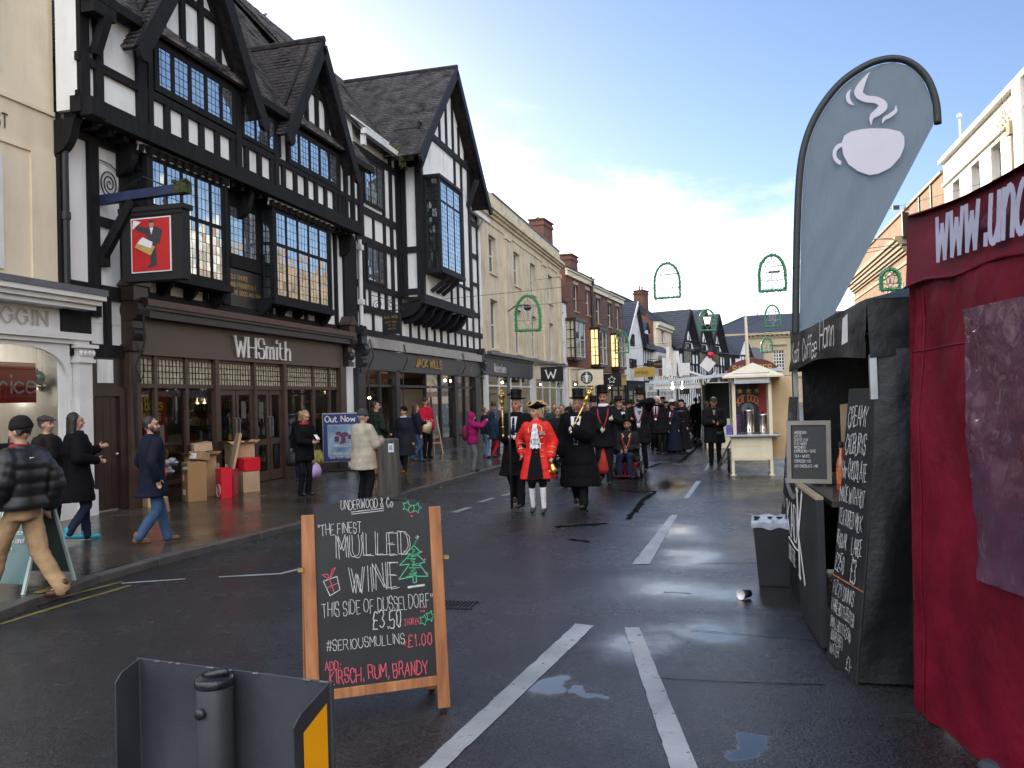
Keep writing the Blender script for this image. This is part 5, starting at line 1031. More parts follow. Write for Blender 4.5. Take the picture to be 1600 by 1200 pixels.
for k in range(160):
    s = 9.8+random.gauss(0, .9)-abs(random.gauss(0, .4)); z = 12.0+random.gauss(0, .45); vn.add([(s, -.13, z), (s+.10, -.18, z+.03), (s+.06, -.15, z+.12)], [(0, 1, 2)])
vn.build('dead_creeper', mat('dry_creeper', (.45, .28, .08), .8), BW.t)
shop_unit(BW.t, 0, 12, 3.9, M['white_paint'], M['timber2'], None, nm=5, lamps=3); shop_unit(BW.t, 12, 24, 3.9, M['timber2'], M['red_brown'], None, nm=5, lamps=3)
for s, z, lb in ((8.0, 13.2, 'blue-tipped flagpole standing on the white parapet'), (-2.5, 12.6, 'thin bare pole standing on the tan brick building')):
    fp = MB(); fp.tube([(0, 0, 0), (0, 0, 4.3)], [.07, .05], 8); fp.ball((0, 0, 4.4), (.13, .13, .16)); o = fp.build('flagpole', M['metal'] if s > 0 else M['white_paint'], None, True, loc=BW.world(s, -1.5, z-1)); tag(o, lb, 'flagpole')
BT = Bld('tan_brick_building', 'sunlit tan brick building with a raking cornice beyond the white one on the right', 11, 74.9, 180)
Lt = 29.5; wl = MB(); wl.fb(0, Lt, -.5, 0, 3.9, 12.5); wl.fb(0, Lt, -8, -.5, 12.2, 12.3); wl.fb(0, .3, -8, -.5, 0, 12.5); wl.build('wall', M['brick_tan'], BT.t)
o = MB(); o.fb(-.05, Lt, 0, .12, 12.5, 12.65)
for k, (z0, z1) in enumerate(((9.9, 10.05), (10.05, 10.25), (10.25, 10.5), (10.5, 10.7), (10.7, 10.95))): o.fb(-.1*k, 21, 0, .14+.14*k, z0, z1)
o.fb(0, 21, 0, .08, 9.3, 9.5); o.build('cornice', M['stone'], BT.t)
o = MB(); o.fb(24.3, 24.45, 0, .06, 10.2, 12.5); o.fb(27.0, 27.15, 0, .06, 10.2, 12.5); o.fb(21.0, 21.25, 0, .3, 10.8, 12.3); build_each(o, 'pilaster_strip', M['brown_dark'], BT.t)
Hh = [(x, x+1.3, 5.5, 8.4) for x in (2, 6, 10, 14, 18, 23)]
for h in Hh: sash(BT.t, *h, .0)
shop_unit(BT.t, 0, Lt, 3.9, M['stone'], M['timber2'], None, nm=8, lamps=4)
fl_ = MB(); fl_.box(-.18, .18, -.2, 0, -.12, .12); fl_.tube([(0, .0, 0), (0, .5, .15)], .04, 6); o = fl_.build('floodlight', M['blackmetal'], None, loc=BT.world(20.5, .5, 12.75)); tag(o, 'black floodlight on the tan brick parapet', 'floodlight')
sl_ = MB(); P = BT.world(20.0, .0, 10.9); sl_.tube([(0, 0, 0), (-1.6, 0, .15), (-1.9, 0, .14)], .05, 8); sl_.ball((-2.4, 0, .12), (.65, .2, .11), 12, 8); o = sl_.build('street_light', M['metal'], None, True, loc=P); tag(o, 'grey street light arm reaching out from the tan brick building', 'street light')
for y0, y1, lb in ((-8, 8, 'plain rendered building opposite the cream shop'), (8, 21.2, 'plain brick building opposite the timbered shop')):
    b = Bld('opposite_building', lb, 11, y1, 180); m_ = M['cream_render'] if y0 < 0 else M['brick_dull']; Ln = y1-y0; hh = [(x, x+1.2, z, z+2) for x in (1.5, 4.5, 7.5, 10.5) for z in (4.8, 8.0)]
    brick_front(b, Ln, 0, 11.3, hh, m_)

# left wall lamp etc. of the bookshop, far pole
pl_ = thing('lamp_post', 'tall cream post with wire stays behind the hot dog cart', 'post', dp(1172, 620, 40).xy.to_3d()); b = MB(); b.tube([(0, 0, 0), (-.05, 0, 3.2), (-.08, 0, 5.4)], [.11, .09, .06], 10); b.build('shaft', M['cream_paint'], pl_)
b = MB(); b.tube([(-.08, 0, 5.1), (.9, 0, 5.5)], .012, 5); b.tube([(-.08, 0, 4.9), (.9, 0, 5.3)], .012, 5); b.tube([(-.08, 0, 5.3), (-.9, 0, 5.0), (-1.6, 0, 5.4)], .010, 5); b.tube([(-.08, 0, 5.4), (-.08, 0, 6.1)], .012, 5); b.build('wire_stay', M['blackmetal'], pl_)

# ============ wires and christmas ornaments ============
GR = mat('green_tinsel', (.014, .22, .075), .45, .4, 30, .2, sheen=.3); OW = mat('ornament_wire', (.25, .25, .23), .4, .2, 10, 0)
def tinsel(mb, P, r, dens, n=3):
    for a, b in zip(P, P[1:]):
        d = b-a; k = max(1, int(d.length*dens))
        for i in range(k):
            c = a.lerp(b, (i+random.random())/k)
            for _ in range(n):
                e = V((random.gauss(0, 1), random.gauss(0, 1), random.gauss(0, 1))).normalized()*r*random.uniform(.6, 1.25); p = e.orthogonal().normalized()*r*.26
                mb.add([c-p, c+p, c+e], [(0, 1, 2)])
    mb.tube(P, r*.45, 6)
def ornament(px0, px1, pyt, pyb, y, lb, lit=False):
    c = dp((px0+px1)/2, pyb, y); w_ = (dp(px1, pyb, y)-dp(px0, pyb, y)).x/2; h = dp((px0+px1)/2, pyt, y).z-c.z
    t = thing('lantern_ornament', lb, 'christmas ornament', c, random.uniform(-.15, .15), 'tinsel lantern ornaments hung over the street')
    P = [V((-w_, 0, 0)), V((-w_, 0, h*.45))]+[V((-w_*math.cos(q*math.pi/12), 0, h*.45+h*.53*math.sin(q*math.pi/12))) for q in range(1, 12)]+[V((w_, 0, h*.45)), V((w_, 0, 0)), V((-w_, 0, 0))]
    b = MB(); tinsel(b, P, .090 if y < 50 else .14, 60 if y < 35 else 30, 4); b.build('tinsel_arch', GR, t)
    b = MB(); r = .013 if y < 35 else .022
    u = lambda x, z: V((x*w_, 0, z*h))
    for L_ in ([(-.55, .66), (.55, .66)], [(-.55, .66), (0, .86), (.55, .66)], [(0, .86), (0, .97)], [(-.5, .62), (-.3, .3)], [(.5, .62), (.3, .3)], [(-.45, .28), (.45, .28)], [(-.45, .28), (0, .1), (.45, .28)], [(-.06, .3), (-.06, .46), (.06, .46), (.06, .3)], [(0, .46), (-.05, .52), (0, .58), (.05, .52), (0, .46)], [(0, .1), (0, 0)], [(-1, .3), (-.45, .28)], [(1, .3), (.45, .28)], [(-1, .68), (-.55, .66)], [(1, .68), (.55, .66)]):
        b.tube([u(*q) for q in L_], r, 5)
    b.build('wire_lantern', OW, t)
    if lit:
        b = MB(); b.prism([(-.45*w_, .62*h), (-.3*w_, .3*h), (.3*w_, .3*h), (.45*w_, .62*h)], .02, .04); b.build('lit_panel', emit('lantern_glow', (1, .8, .5), 1.5), t)
    return t
ORN = [(807, 844, 461, 516, 26, 'tinsel arch lantern hung in front of the cream bookshop', 0), (1023, 1063, 410, 465, 30, 'tinsel arch lantern hung against the open sky above the far slate roof', 0), (1187, 1228, 397, 454, 24, 'tinsel arch lantern hung nearest to the grey feather flag', 0),
       (1196, 1219, 476, 510, 40, 'small tinsel arch lantern crossing the town hall roof line', 0), (1093, 1118, 483, 516, 60, 'glowing tinsel arch lantern in front of the timbered gables', 1), (962, 982, 517, 551, 45, 'small tinsel arch lantern beside the bay window with painted reflection glow', 0),
       (1190, 1207, 528, 550, 60, 'smallest tinsel arch lantern in front of the town hall windows', 0), (1377, 1406, 420, 452, 20, 'tinsel arch lantern half hidden behind the black gazebo roof', 0)]
for a in ORN: ornament(*a)
def wire(p, q, lb, sag=.25, lamps=(), r=.008):
    p, q = V(p), V(q); b = MB(); P = [p.lerp(q, i/24)-V((0, 0, sag*4*(i/24)*(1-i/24))) for i in range(25)]; b.tube(P, r, 5)
    for t in lamps: c = P[int(t*24)]; b.tube([c-V((.22, 0, .02)), c+V((.22, 0, -.02))], .045, 8)
    tag(b.build('street_wire', BK_, None), lb, 'wire', 'wires strung across the street')
wire(V((-10.2, 45.5, 8.5)), V((10.9, 34, 9.6)), 'highest wire spanning from the cream bookshop to the white building', .5)
wire((-10.25, 40.6, 6.5), (10.9, 29.5, 7.4), 'wire carrying two dark fittings above the tinsel lanterns', .5, (.62, .8), .010)
wire((-10.25, 26, 5.15), (10.9, 24, 6.2), 'wire passing just over the tinsel lantern before the bookshop', .2)
wire((-9.4, 62, 7.6), (10.9, 58, 9.0), 'wire crossing in front of the far slate roofs', .3, (), .012)
wire((-8.2, 74, 6.3), (10.9, 70, 7.5), 'faint wire crossing before the white gabled house', .3, (), .012)
wire((-10.2, 56.5, 4.9), (10.9, 47, 5.9), 'low wire crossing before the red brick shop', .3, (), .010)
lm_ = thing('wall_lamp', 'black wall lantern on an arm at the cream bookshop front', 'wall lamp', (-10.3, 39.6, 6.1)); b = MB(); b.tube([(0, 0, 0), (.5, 0, .3), (1.0, 0, .35)], .03, 6); b.ball((0, 0, 0), .1); b.ball((1.1, 0, .2), (.2, .12, .16)); b.build('lamp_arm', BK_, lm_)
def gull(p, rz, lb):
    b = MB(); b.ball((0, 0, .12), (.16, .065, .07), 10, 7, rot=Matrix.Rotation(.25, 3, 'Y')); b.ball((.15, 0, .22), (.05, .045, .05), 8, 6); b.tube([(.1, 0, .17), (.15, 0, .22)], [.05, .04], 7); b.tube([(.19, 0, .22), (.24, 0, .21)], [.014, .004], 5); b.tube([(-.12, 0, .1), (-.26, 0, .07)], [.05, .015], 6); b.tube([(0, .02, .06), (0, .02, 0)], .008, 4); b.tube([(0, -.02, .06), (0, -.02, 0)], .008, 4)
    tag(b.build('gull', mat('bird_grey', (.25, .25, .27), .7), None, True, loc=p), lb, 'bird', 'birds perched on roofs').rotation_euler = (0, 0, rz)
for (px, py), lb in (((386, 8), 'dark bird nearest the top edge on the timbered shop ridge'), ((408, 24), 'pale bird in the middle of the timbered shop ridge'), ((472, 67), 'dark bird lowest along the timbered shop ridge')):
    r = ray(px, py); k = -14.4/r.x; p = CAM+r*k; p.z = 14.6; gull(p, random.uniform(0, 6), lb)
gull(B5.world(3.4, -3.0, 15.1), 1.2, 'bird on the left corner of the tall brick chimney'); gull(B5.world(4.6, -3.0, 15.1), -1.2, 'bird in the middle of the tall brick chimney')
# ============ mulled wine board ============
WD = mat('orange_wood', (.34, .12, .045), .5, .35, 2.5, .2, stretch=(8, 8, .7), bs=14, col2=(.50, .21, .08), dist=.004)
CB = mat('chalkboard', (.012, .0125, .015), .55, .4, 2.2, .1, col2=(.026, .027, .031), bs=60, dist=.002)
def chalk(name, c): return mat(name, c, .9, .25, 40, 0)
CW, CR_, CG = chalk('white_chalk', (.50, .50, .50)), chalk('red_chalk', (.60, .09, .13)), chalk('green_chalk', (.07, .42, .21))
ab = thing('sandwich_board', 'wood framed chalkboard advertising mulled wine, standing alone in the road', 'chalkboard sign', (-1.93, 4.355, 0), R_(32))
def tilted(deg, y0=0): 
    m = Matrix.Rotation(R_(-deg), 3, 'X'); return lambda p: m @ V(p)+V((0, y0, 0))
tp = tilted(6)
def tbx(mb, x0, x1, y0, y1, z0, z1, f, mi=0):
    P = [f((x, y, z)) for z in (z0, z1) for x, y in ((x0, y0), (x1, y0), (x1, y1), (x0, y1))]
    mb.add(P, [(3, 2, 1, 0), (4, 5, 6, 7), (0, 1, 5, 4), (1, 2, 6, 5), (2, 3, 7, 6), (3, 0, 4, 7)], mi)
for f, nm in ((tp, ''), (lambda p: tp((p[0], -p[1], p[2])) if 0 else V((p[0], 0, 0))+Matrix.Rotation(R_(10), 3, 'X') @ V((0, p[1]+.02, p[2]))+V((0, .32, 0)), 'b')):
    for x0 in (-.4, .33): b = MB(); tbx(b, x0, x0+.07, -.018, .018, .02, 1.17, f); b.build('leg', WD, ab, bevel=.004)
    b = MB(); tbx(b, -.33, .33, -.017, .017, .15, .205, f); b.build('bottom_rail', WD, ab, bevel=.003)
    b = MB(); P = [(-.33, .205), (.33, .205), (.33, 1.16)]+[(.33*math.cos(math.pi*k/14), 1.16+.085*math.sin(math.pi*k/14)) for k in range(1, 14)]+[(-.33, 1.16)]
    n = len(P); vs = [f((x, -.006, z)) for x, z in P]+[f((x, .006, z)) for x, z in P]; b.add(vs, [tuple(range(n)), tuple(range(2*n-1, n-1, -1))]+[(i, i+n, (i+1) % n+n, (i+1) % n) for i in range(n)]); b.build('chalk_panel', CB, ab)
    for x0 in (-.38, .345): b = MB(); tbx(b, x0, x0+.035, -.012, .012, 0, .022, f); b.build('rubber_foot', M['black'], ab)
b = MB(); b.box(-.43, -.40, .05, .09, .86, .88); b.box(.40, .43, .05, .09, .86, .88); b.build('hinge', M['gold'], ab)
TX = lambda x: -.33+.66*(x-165)/590
TZ = lambda y: 1.165-.95*(y-130)/810
def cw(mb, s, x0, x1, y1, y0, th=.0034, jit=.28, mi=0, dbl=0):
    gp_ = 2.6 if dbl else 2.0; h = TZ(y0)-TZ(y1); xs = (TX(x1)-TX(x0))/(text_w(s, 1, gp_)*h/8); write(mb, s, TX(x0), TZ(y1), h, th, -.0075, mi, xs=xs, jit=jit, dbl=dbl, mp=tp, gap=gp_)
random.seed(5)
ck = MB()
cw(ck, 'UNDERWOOD & Co', 300, 570, 112, 68); ck_l = lambda P, mi=0, th=.0045: [ck.add([tp(q) for q in ((a[0]-n_[0], -.0079, a[1]-n_[1]), (b_[0]-n_[0], -.0079, b_[1]-n_[1]), (b_[0]+n_[0], -.0079, b_[1]+n_[1]), (a[0]+n_[0], -.0079, a[1]+n_[1]))], [(0, 1, 2, 3)], mi) for a, b_ in zip(P, P[1:]) for n_ in [((-(b_[1]-a[1])/(math.hypot(b_[0]-a[0], b_[1]-a[1])+1e-6))*th/2, ((b_[0]-a[0])/(math.hypot(b_[0]-a[0], b_[1]-a[1])+1e-6))*th/2)]]
PX = lambda L_: [(TX(x), TZ(y)) for x, y in L_]
ck_l(PX([(350, 126), (520, 118)])); ck_l(PX([(352, 136), (518, 129)]))
cw(ck, '"THE FINEST', 180, 405, 226, 176); cw(ck, 'MULLED', 270, 655, 340, 232, .0036, .22, 0, .85); cw(ck, 'WINE', 325, 590, 508, 385, .0036, .22, 0, .85)
cw(ck, 'THIS SIDE OF DUSSELDORF"', 188, 750, 612, 548); cw(ck, '£3.50', 440, 590, 695, 612, .0055); cw(ck, '2 FOR £6', 600, 676, 692, 662, .003, .3, 1); cw(ck, '#SERIOUSMULLINS', 205, 600, 772, 725)
cw(ck, '+£1.00', 588, 745, 800, 742, .0048, .3, 1); cw(ck, 'ADD:', 195, 275, 862, 822, .0045, .3, 1); cw(ck, 'KIRSCH, RUM, BRANDY', 215, 712, 925, 862, .0055, .35, 1)
tree = [(690, 272), (665, 315), (615, 350), (650, 350), (588, 402), (640, 400), (580, 470), (655, 462), (655, 492), (672, 492), (672, 462), (735, 468), (690, 402), (722, 398), (680, 352), (702, 348), (668, 312), (690, 272)]
ck_l(PX(tree), 2, .006)
for k in range(26): y = 330+k*5.2; hw = 12+(k % 9)*5; ck_l(PX([(662-hw*random.random(), y), (662+hw*random.random(), y+random.uniform(-8, 8))]), 2, .004)
for x, y in ((616, 335), (706, 345), (576, 388), (722, 384), (586, 464), (730, 452), (655, 148), (668, 146), (664, 166), (690, 634), (700, 616), (704, 634)): ck_l(PX([(x-5, y), (x+5, y)]), 1, .009)
ck_l(PX([(625, 512), (715, 508)]), 0, .012); ck_l(PX([(676, 274), (698, 270)])); ck_l(PX([(688, 262), (690, 284)]))
for ox, oy in ((640, 115), (692, 128), (700, 678), (735, 662)):
    hl = [(ox+22*math.cos(q*math.pi/5)*(1.15 if q % 2 == 0 else .55), oy+24*math.sin(q*math.pi/5)*(1.15 if q % 2 == 0 else .6)) for q in range(11)]; ck_l(PX(hl), 2, .0045)
ck_l(PX([(200, 445), (268, 428), (280, 492), (230, 516), (200, 445)])); ck_l(PX([(232, 440), (252, 505)]), 1); ck_l(PX([(212, 478), (272, 460)]), 1); ck_l(PX([(232, 440), (195, 415), (222, 412), (232, 440), (245, 395), (262, 385), (232, 440)]), 1, .004)
ck.build('chalk_writing', [CW, CR_, CG], ab)

# ============ steel bollard guard in the foreground ============
GS = mat('grey_painted_steel', (.026, .029, .037), .42, .18, 3, .25, bs=55, dist=.003, col2=(.050, .053, .063)); GW = mat('worn_steel_edge', (.16, .17, .18), .45, .5, 30, .4)
gd = thing('barrier_guard', 'dark grey folded steel plate clamped to a round post in the left foreground', 'barrier', (-1.46, 2.2, 0), R_(-8.5))
b = MB(); P = [(-.36, -.13), (-.355, 0), (.355, 0), (.355, -.16)]
b.flat([(-.355, 0, .12), (.355, 0, .12), (.355, 0, 1.0), (-.355, 0, 1.0)], .006)
b.flat([(-.350, -.10, .12), (-.355, -.002, .12), (-.355, -.002, 1.0), (-.351, -.075, .98), (-.350, -.10, .955)], .005)
b.flat([(.357, -.002, .12), (.352, -.16, .12), (.352, -.16, .93), (.353, -.13, .955), (.357, -.002, 1.0)], .005); b.tube([(.36, .004, .12), (.36, .004, 1.0)], .009, 8); b.tube([(-.36, .0, .12), (-.36, 0, 1.0)], .009, 8)
b.build('plate', GS, gd, bevel=.0015)
b = MB()
for x in range(24):
    if random.random() < .6: b.box(-.35+x*.0295, -.35+x*.0295+random.uniform(.008, .028), -.0065, .0005, .9985, 1.0008)
b.build('worn_edge', GW, gd)
b = MB(); b.lathe([(.05, 0), (.052, .0), (.052, .975), (.05, .98)], (0, -.062, 0), 28); b.build('post', GS, gd, True)
b = MB(); b.lathe([(.052, .972), (.056, .976), (.056, .992), (.05, 1.0), (.001, 1.003)], (0, -.062, 0), 28); b.tube([(-.03, -.075, 1.004), (0, -.08, 1.008), (.03, -.05, 1.014), (.045, -.05, 1.004)], [.006, .012, .014, .006], 8); b.ball((.01, -.05, 1.006), (.03, .018, .010)); b.build('cap', mat('wet_black_cap', (.012, .014, .018), .12, .2, 8, .2), gd, True)
b = MB(); b.lathe([(.001, 0), (.013, .0), (.016, .004), (.016, .016), (.001, .018)], (0.0, -.112, .91), 12, rot=Matrix.Rotation(R_(90), 3, 'X')); b.build('bolt', M['blackmetal'], gd, True)
b = MB(); b.add([(.3665, -.025, .14), (.3615, -.125, .14), (.3615, -.125, .905), (.3665, -.025, .950)], [(0, 1, 2, 3)]); b.build('reflector', mat('orange_reflector', (.95, .40, .005), .4, .05, 5, 0), gd)

# ============ teal pavement board at the far left ============
tl_ = thing('sandwich_board', 'teal pavement board with pale lettering behind the walking man in tan trousers', 'pavement sign', (-6.80, 6.76, .08), 0)
TL = mat('teal_board', (.11, .20, .20), .4, .1, 3, 0); PT = mat('pale_teal', (.42, .52, .50), .5, .1, 3, 0)
for sg, nm in ((1, 'front_panel'), (-1, 'rear_panel')):
    f = lambda p, sg=sg: Matrix.Rotation(R_(-18*sg), 3, 'X') @ V(p)+V((0, -.32*sg, 0)); b = MB(); tbx(b, -.33, .33, -.006, .006, .10, .98, f)
    o = b.build(nm, TL if sg > 0 else mat('dark_teal_board', (.05, .09, .08), .35), tl_); b = MB()
    for x in (-.36, .33): tbx(b, x, x+.03, -.012, .012, 0, 1.0, f)
    tbx(b, -.33, .33, -.012, .012, .98, 1.0, f); b.build('frame', PT, tl_)
    if sg > 0:
        le = MB(); mpf = f
        for s, x, z, h in (('more', -.14, .74, .10), ('line footwear', -.16, .56, .05), ('for ladies and', -.16, .48, .05), ('gentlemen', -.16, .40, .05)): write(le, s, x, z, h, .009 if h > .06 else .005, -.009, xs=.85, mp=mpf)
        tbx(le, .1, .2, -.010, -.0095, .84, .93, f); le.build('lettering', M['letter'], tl_)
for (px, py) in ((112, 922), (135, 915)):
    c = gp(px, py+1, .09); b = MB(); b.box(-.045, .055, -.14, .14, 0, .004); o = struct(b.build('kerb_yellow_mark', M['yellow'], None, loc=(kx(c.y)-.07, c.y, .094)))

# ============ shop front clutter ============
KB = mat('cardboard', (.36, .22, .11), .8, .18, 3, .1); KB2 = mat('pale_cardboard', (.44, .30, .18), .8, .15, 3, .1); RB = mat('red_card', (.60, .015, .03), .35, .06, 3, 0); GT = mat('green_tape', (.01, .22, .09), .4)
def carton(lb, x, y, z, sx, sy, sz, rz, m, opened=False, labels=(), tape=False, name='cardboard_box', cat='box', tilt=0, grp='cardboard boxes heaped outside the brown shopfront'):
    t = thing(name, lb, cat, (x, y, z), rz, grp); t.rotation_euler = (tilt, 0, rz)
    b = MB(); b.box(-sx/2, sx/2, -sy/2, sy/2, 0, sz); b.build('carton', m, t, bevel=.004)
    b = MB(); h = .0025
    if opened:
        for sg in (-1, 1):
            b.flat([(-sx/2, sg*sy/2, sz+.002), (sx/2, sg*sy/2, sz+.002), (sx/2, sg*(sy/2+.12), sz+.08), (-sx/2, sg*(sy/2+.12), sz+.08)], h); b.flat([(sg*sx/2, -sy/2, sz+.002), (sg*sx/2, sy/2, sz+.002), (sg*(sx/2+.10), sy/2, sz+.05), (sg*(sx/2+.10), -sy/2, sz+.05)], h)
    else: b.box(-sx/2, sx/2, -.002, .002, sz+.0005, sz+.004)
    b.build('flap', m, t)
    if tape: b = MB(); b.box(-.04, .04, -sy/2-.003, -sy/2-.0005, sz-.14, sz-.005); b.box(-.04, .04, -sy/2-.003, -sy/2-.0005, .01, .12); b.build('tape', GT, t)
    if labels:
        b = MB()
        for (u, v_, w_, h_) in labels: b.box(u, u+w_, -sy/2-.003, -sy/2-.0008, v_, v_+h_)
        b.build('label', PW, t)
    return t
def bag(lb, x, y, rz, sx, sy, sz, m, txt=None):
    t = thing('paper_bag', lb, 'bag', (x, y, .08), rz, 'red paper bags outside the brown shopfront'); b = MB()
    b.add([(-sx/2, -sy/2, 0), (sx/2, -sy/2, 0), (sx/2, sy/2, 0), (-sx/2, sy/2, 0), (-sx/2, -sy/2, sz), (sx/2, -sy/2, sz), (sx/2, sy/2, sz), (-sx/2, sy/2, sz)], [(3, 2, 1, 0), (0, 1, 5, 4), (1, 2, 6, 5), (2, 3, 7, 6), (3, 0, 4, 7)]); b.build('bag_body', m, t)
    b = MB(); b.tube([(-.06, -sy/2, sz), (-.04, -sy/2, sz+.1), (.04, -sy/2, sz+.1), (.06, -sy/2, sz)], .004, 5); b.build('handle', PW, t)
    le = MB(); R0 = sx*.33; c = sz*.24; pts = [(R0*math.cos(q*math.pi/16), -sy/2-.004, c+R0*math.sin(q*math.pi/16)) for q in range(33)]; le.tube(pts, .005, 4); write(le, '3-2', -R0*.72, c-.035, .085, .014, -sy/2-.004, xs=.8); le.build('lettering', M['letter'], t)
a = -R_(38)
carton('tall brown cardboard box with green tape standing left of the red bag', -9.62, 13.52, .08, .38, .34, .72, a, mat('tan_cardboard', (.30, .17, .07), .7, .12, 2, .05), labels=((-.12, .38, .10, .11), (-.13, .12, .18, .10)), tape=True)
bag('nearer and brighter red paper bag marked 3-2', -9.35, 14.05, a, .34, .20, .56, RB); bag('further red paper bag marked 3-2, mostly behind the nearer one', -9.42, 14.42, a-.6, .30, .18, .5, mat('red_card_dull', (.42, .03, .05), .4))
carton('brown cardboard box with folded lid under the red carton', -9.42, 15.0, .08, .40, .34, .42, a, KB2, opened=False, labels=())
carton('shallow red carton lying on top of a brown box', -9.42, 15.0, .51, .42, .34, .26, a+.1, RB)
carton('large open cardboard box behind the red carton', -9.82, 15.35, .08, .52, .45, .95, a, KB2, opened=True, tape=True)
carton('open brown box with torn flaps behind the tall taped box', -10.0, 14.25, .08, .5, .42, .78, a+.2, KB, opened=True, labels=((-.1, .6, .14, .10),))
carton('flattened long carton lying across the top of the heap', -10.0, 14.3, .96, .62, .34, .16, a-.15, KB2, labels=((.05, .03, .12, .10),), tilt=.12)
carton('small crumpled box perched on the heap beside white labels', -9.85, 14.0, .80, .3, .25, .16, a+.5, KB, labels=((-.1, .02, .15, .1),), tilt=-.2)
carton('pale board leaning steeply against the heap of boxes', -9.75, 14.75, .08, .32, .05, 1.22, a-.1, KB2, tilt=-.22)
carton('pale brown box behind the man in the navy coat', -9.9, 12.75, .08, .36, .3, .42, a, KB2); carton('red carton on the pale brown box behind the navy coat', -9.9, 12.78, .5, .36, .3, .26, a, RB, labels=((0, .05, .08, .1),))
carton('small kraft carton dropped on the pavement between his jeans', -9.1, 11.9, .08, .22, .16, .26, a+.6, KB, tilt=.2)
bl = thing('plastic_wrap', 'crumpled grey plastic wrap stuffed behind the left red carton', 'packaging', (-9.9, 13.15, .62)); b = MB()
for k in range(22): b.ball((random.gauss(0, .1), random.gauss(0, .1), random.uniform(0, .28)), (random.uniform(.04, .1), random.uniform(.03, .08), random.uniform(.02, .06)), 7, 5, rot=Matrix.Rotation(random.random()*3, 3, 'X'))
b.build('film', mat('grey_film', (.22, .23, .26), .2, .5, 9, .4), bl)
on = thing('poster_stand', 'blue and white poster stand beside the brown shopfront, partly behind the beige coat', 'poster stand', (-9.62, 19.75, .08), R_(12)); PB = mat('poster_blue', (.03, .045, .16), .4, .1, 2, 0); PB2 = mat('poster_light_blue', (.13, .27, .50), .4, .5, 2.5, 0, col2=(.40, .52, .66))
b = MB(); b.box(-.52, .52, -.02, .02, .22, 1.5); b.build('frame', M['metal'], on, bevel=.01); b = MB(); b.box(-.49, .49, -.026, -.021, .25, 1.47, 0); b.box(-.38, .38, -.029, -.0265, .36, 1.2, 1)
for k in range(14): b.ball((random.gauss(0, .1), -.030, .88+random.gauss(0, .09)), (.07, .002, .05), 6, 4, mi=2)
write(b, 'Out Now', -.43, 1.27, .15, .022, -.028, 3, xs=.95); write(b, 'MADELEY', -.2, .62, .07, .008, -.031, 3); write(b, 'NEW YORK NIGHTS', -.33, .32, .05, .006, -.031, 3); write(b, 'BESTSELLER', -.25, .42, .05, .006, -.031, 3); b.build('poster', [PB, PB2, mat('poster_maroon', (.12, .04, .10), .5), M['letter']], on)
b = MB(); b.box(-.55, .55, -.28, .28, .0, .06); b.box(-.1, .1, -.05, .05, .06, .24); b.build('base', M['black'], on, bevel=.02)
wb = thing('wooden_bollard', 'weathered square timber bollard on the pavement edge with a small blue sticker', 'bollard', (-6.1, 14.45, .06), R_(12)); b = MB()
b.add([(-.19, -.17, 0), (.19, -.17, 0), (.19, .17, 0), (-.19, .17, 0), (-.165, -.145, 1.04), (.165, -.145, 1.04), (.165, .145, 1.04), (-.165, .145, 1.04), (-.14, -.12, 1.07), (.14, -.12, 1.07), (.14, .12, 1.07), (-.14, .12, 1.07)], [(3, 2, 1, 0), (0, 1, 5, 4), (1, 2, 6, 5), (2, 3, 7, 6), (3, 0, 4, 7), (4, 5, 9, 8), (5, 6, 10, 9), (6, 7, 11, 10), (7, 4, 8, 11), (8, 9, 10, 11)])
b.build('timber', mat('weathered_wood', (.055, .05, .045), .6, .5, 2, .9, stretch=(9, 9, .5), bs=9, col2=(.12, .11, .095), dist=.02), wb); b = MB(); b.box(.02, .12, -.155, -.15, .82, .98, 0); b.box(.04, .1, -.160, -.1555, .86, .95, 1); b.build('sticker', [PW, PB2], wb)
es = thing('easel', 'folding wooden easel standing by the dark shop doorway', 'easel', gp(679, 708, .08), R_(20)); b = MB()
for x0, x1, y in ((-.28, -.1, -.2), (.28, .1, -.2), (0, 0, .3)): b.beam((x0, y, 0), (x1, 0, 1.25), .04, .025, (0, 1, 0))
b.beam((-.22, -.16, .35), (.22, -.16, .35), .04, .02); b.build('easel_frame', mat('pine', (.42, .26, .13), .6, .2, 6, .1), es)

# ============ hot dog cart ============
KC = M['cream_paint']; hd = thing('hot_dog_cart', 'cream hot dog cart with a hipped roof and two steel urns', 'food cart', (.58, 18.6, 0)); x0, x1 = -.46, .40
b = MB(); b.box(x0, x1, 0, 1.0, .32, .84); b.build('cabinet', KC, hd, bevel=.01); b = MB(); b.box(x0+.02, x0+.62, -.008, 0, .36, .60); b.box(x0+.64, x1-.02, -.008, 0, .36, .80); b.box(x0+.02, x0+.62, -.008, 0, .62, .80); b.build('panel', KC, hd, bevel=.003)
for x in (x0+.03, x1-.03):
    for y in (.03, .97): b = MB(); b.box(x-.03, x+.03, y-.03, y+.03, .0, .32); b.box(x-.06, x+.06, y-.05, y+.05, 0, .012); b.build('leg', KC, hd)
b = MB(); b.box(x0-.10, x1+.18, -.12, 1.1, .84, .885); b.build('counter', M['metal'], hd, bevel=.006)
for x in (x0+.09, x1-.02):
    for y in (0, .95): b = MB(); b.box(x-.035, x+.035, y-.035, y+.035, .885, 2.16); b.build('post', KC, hd)
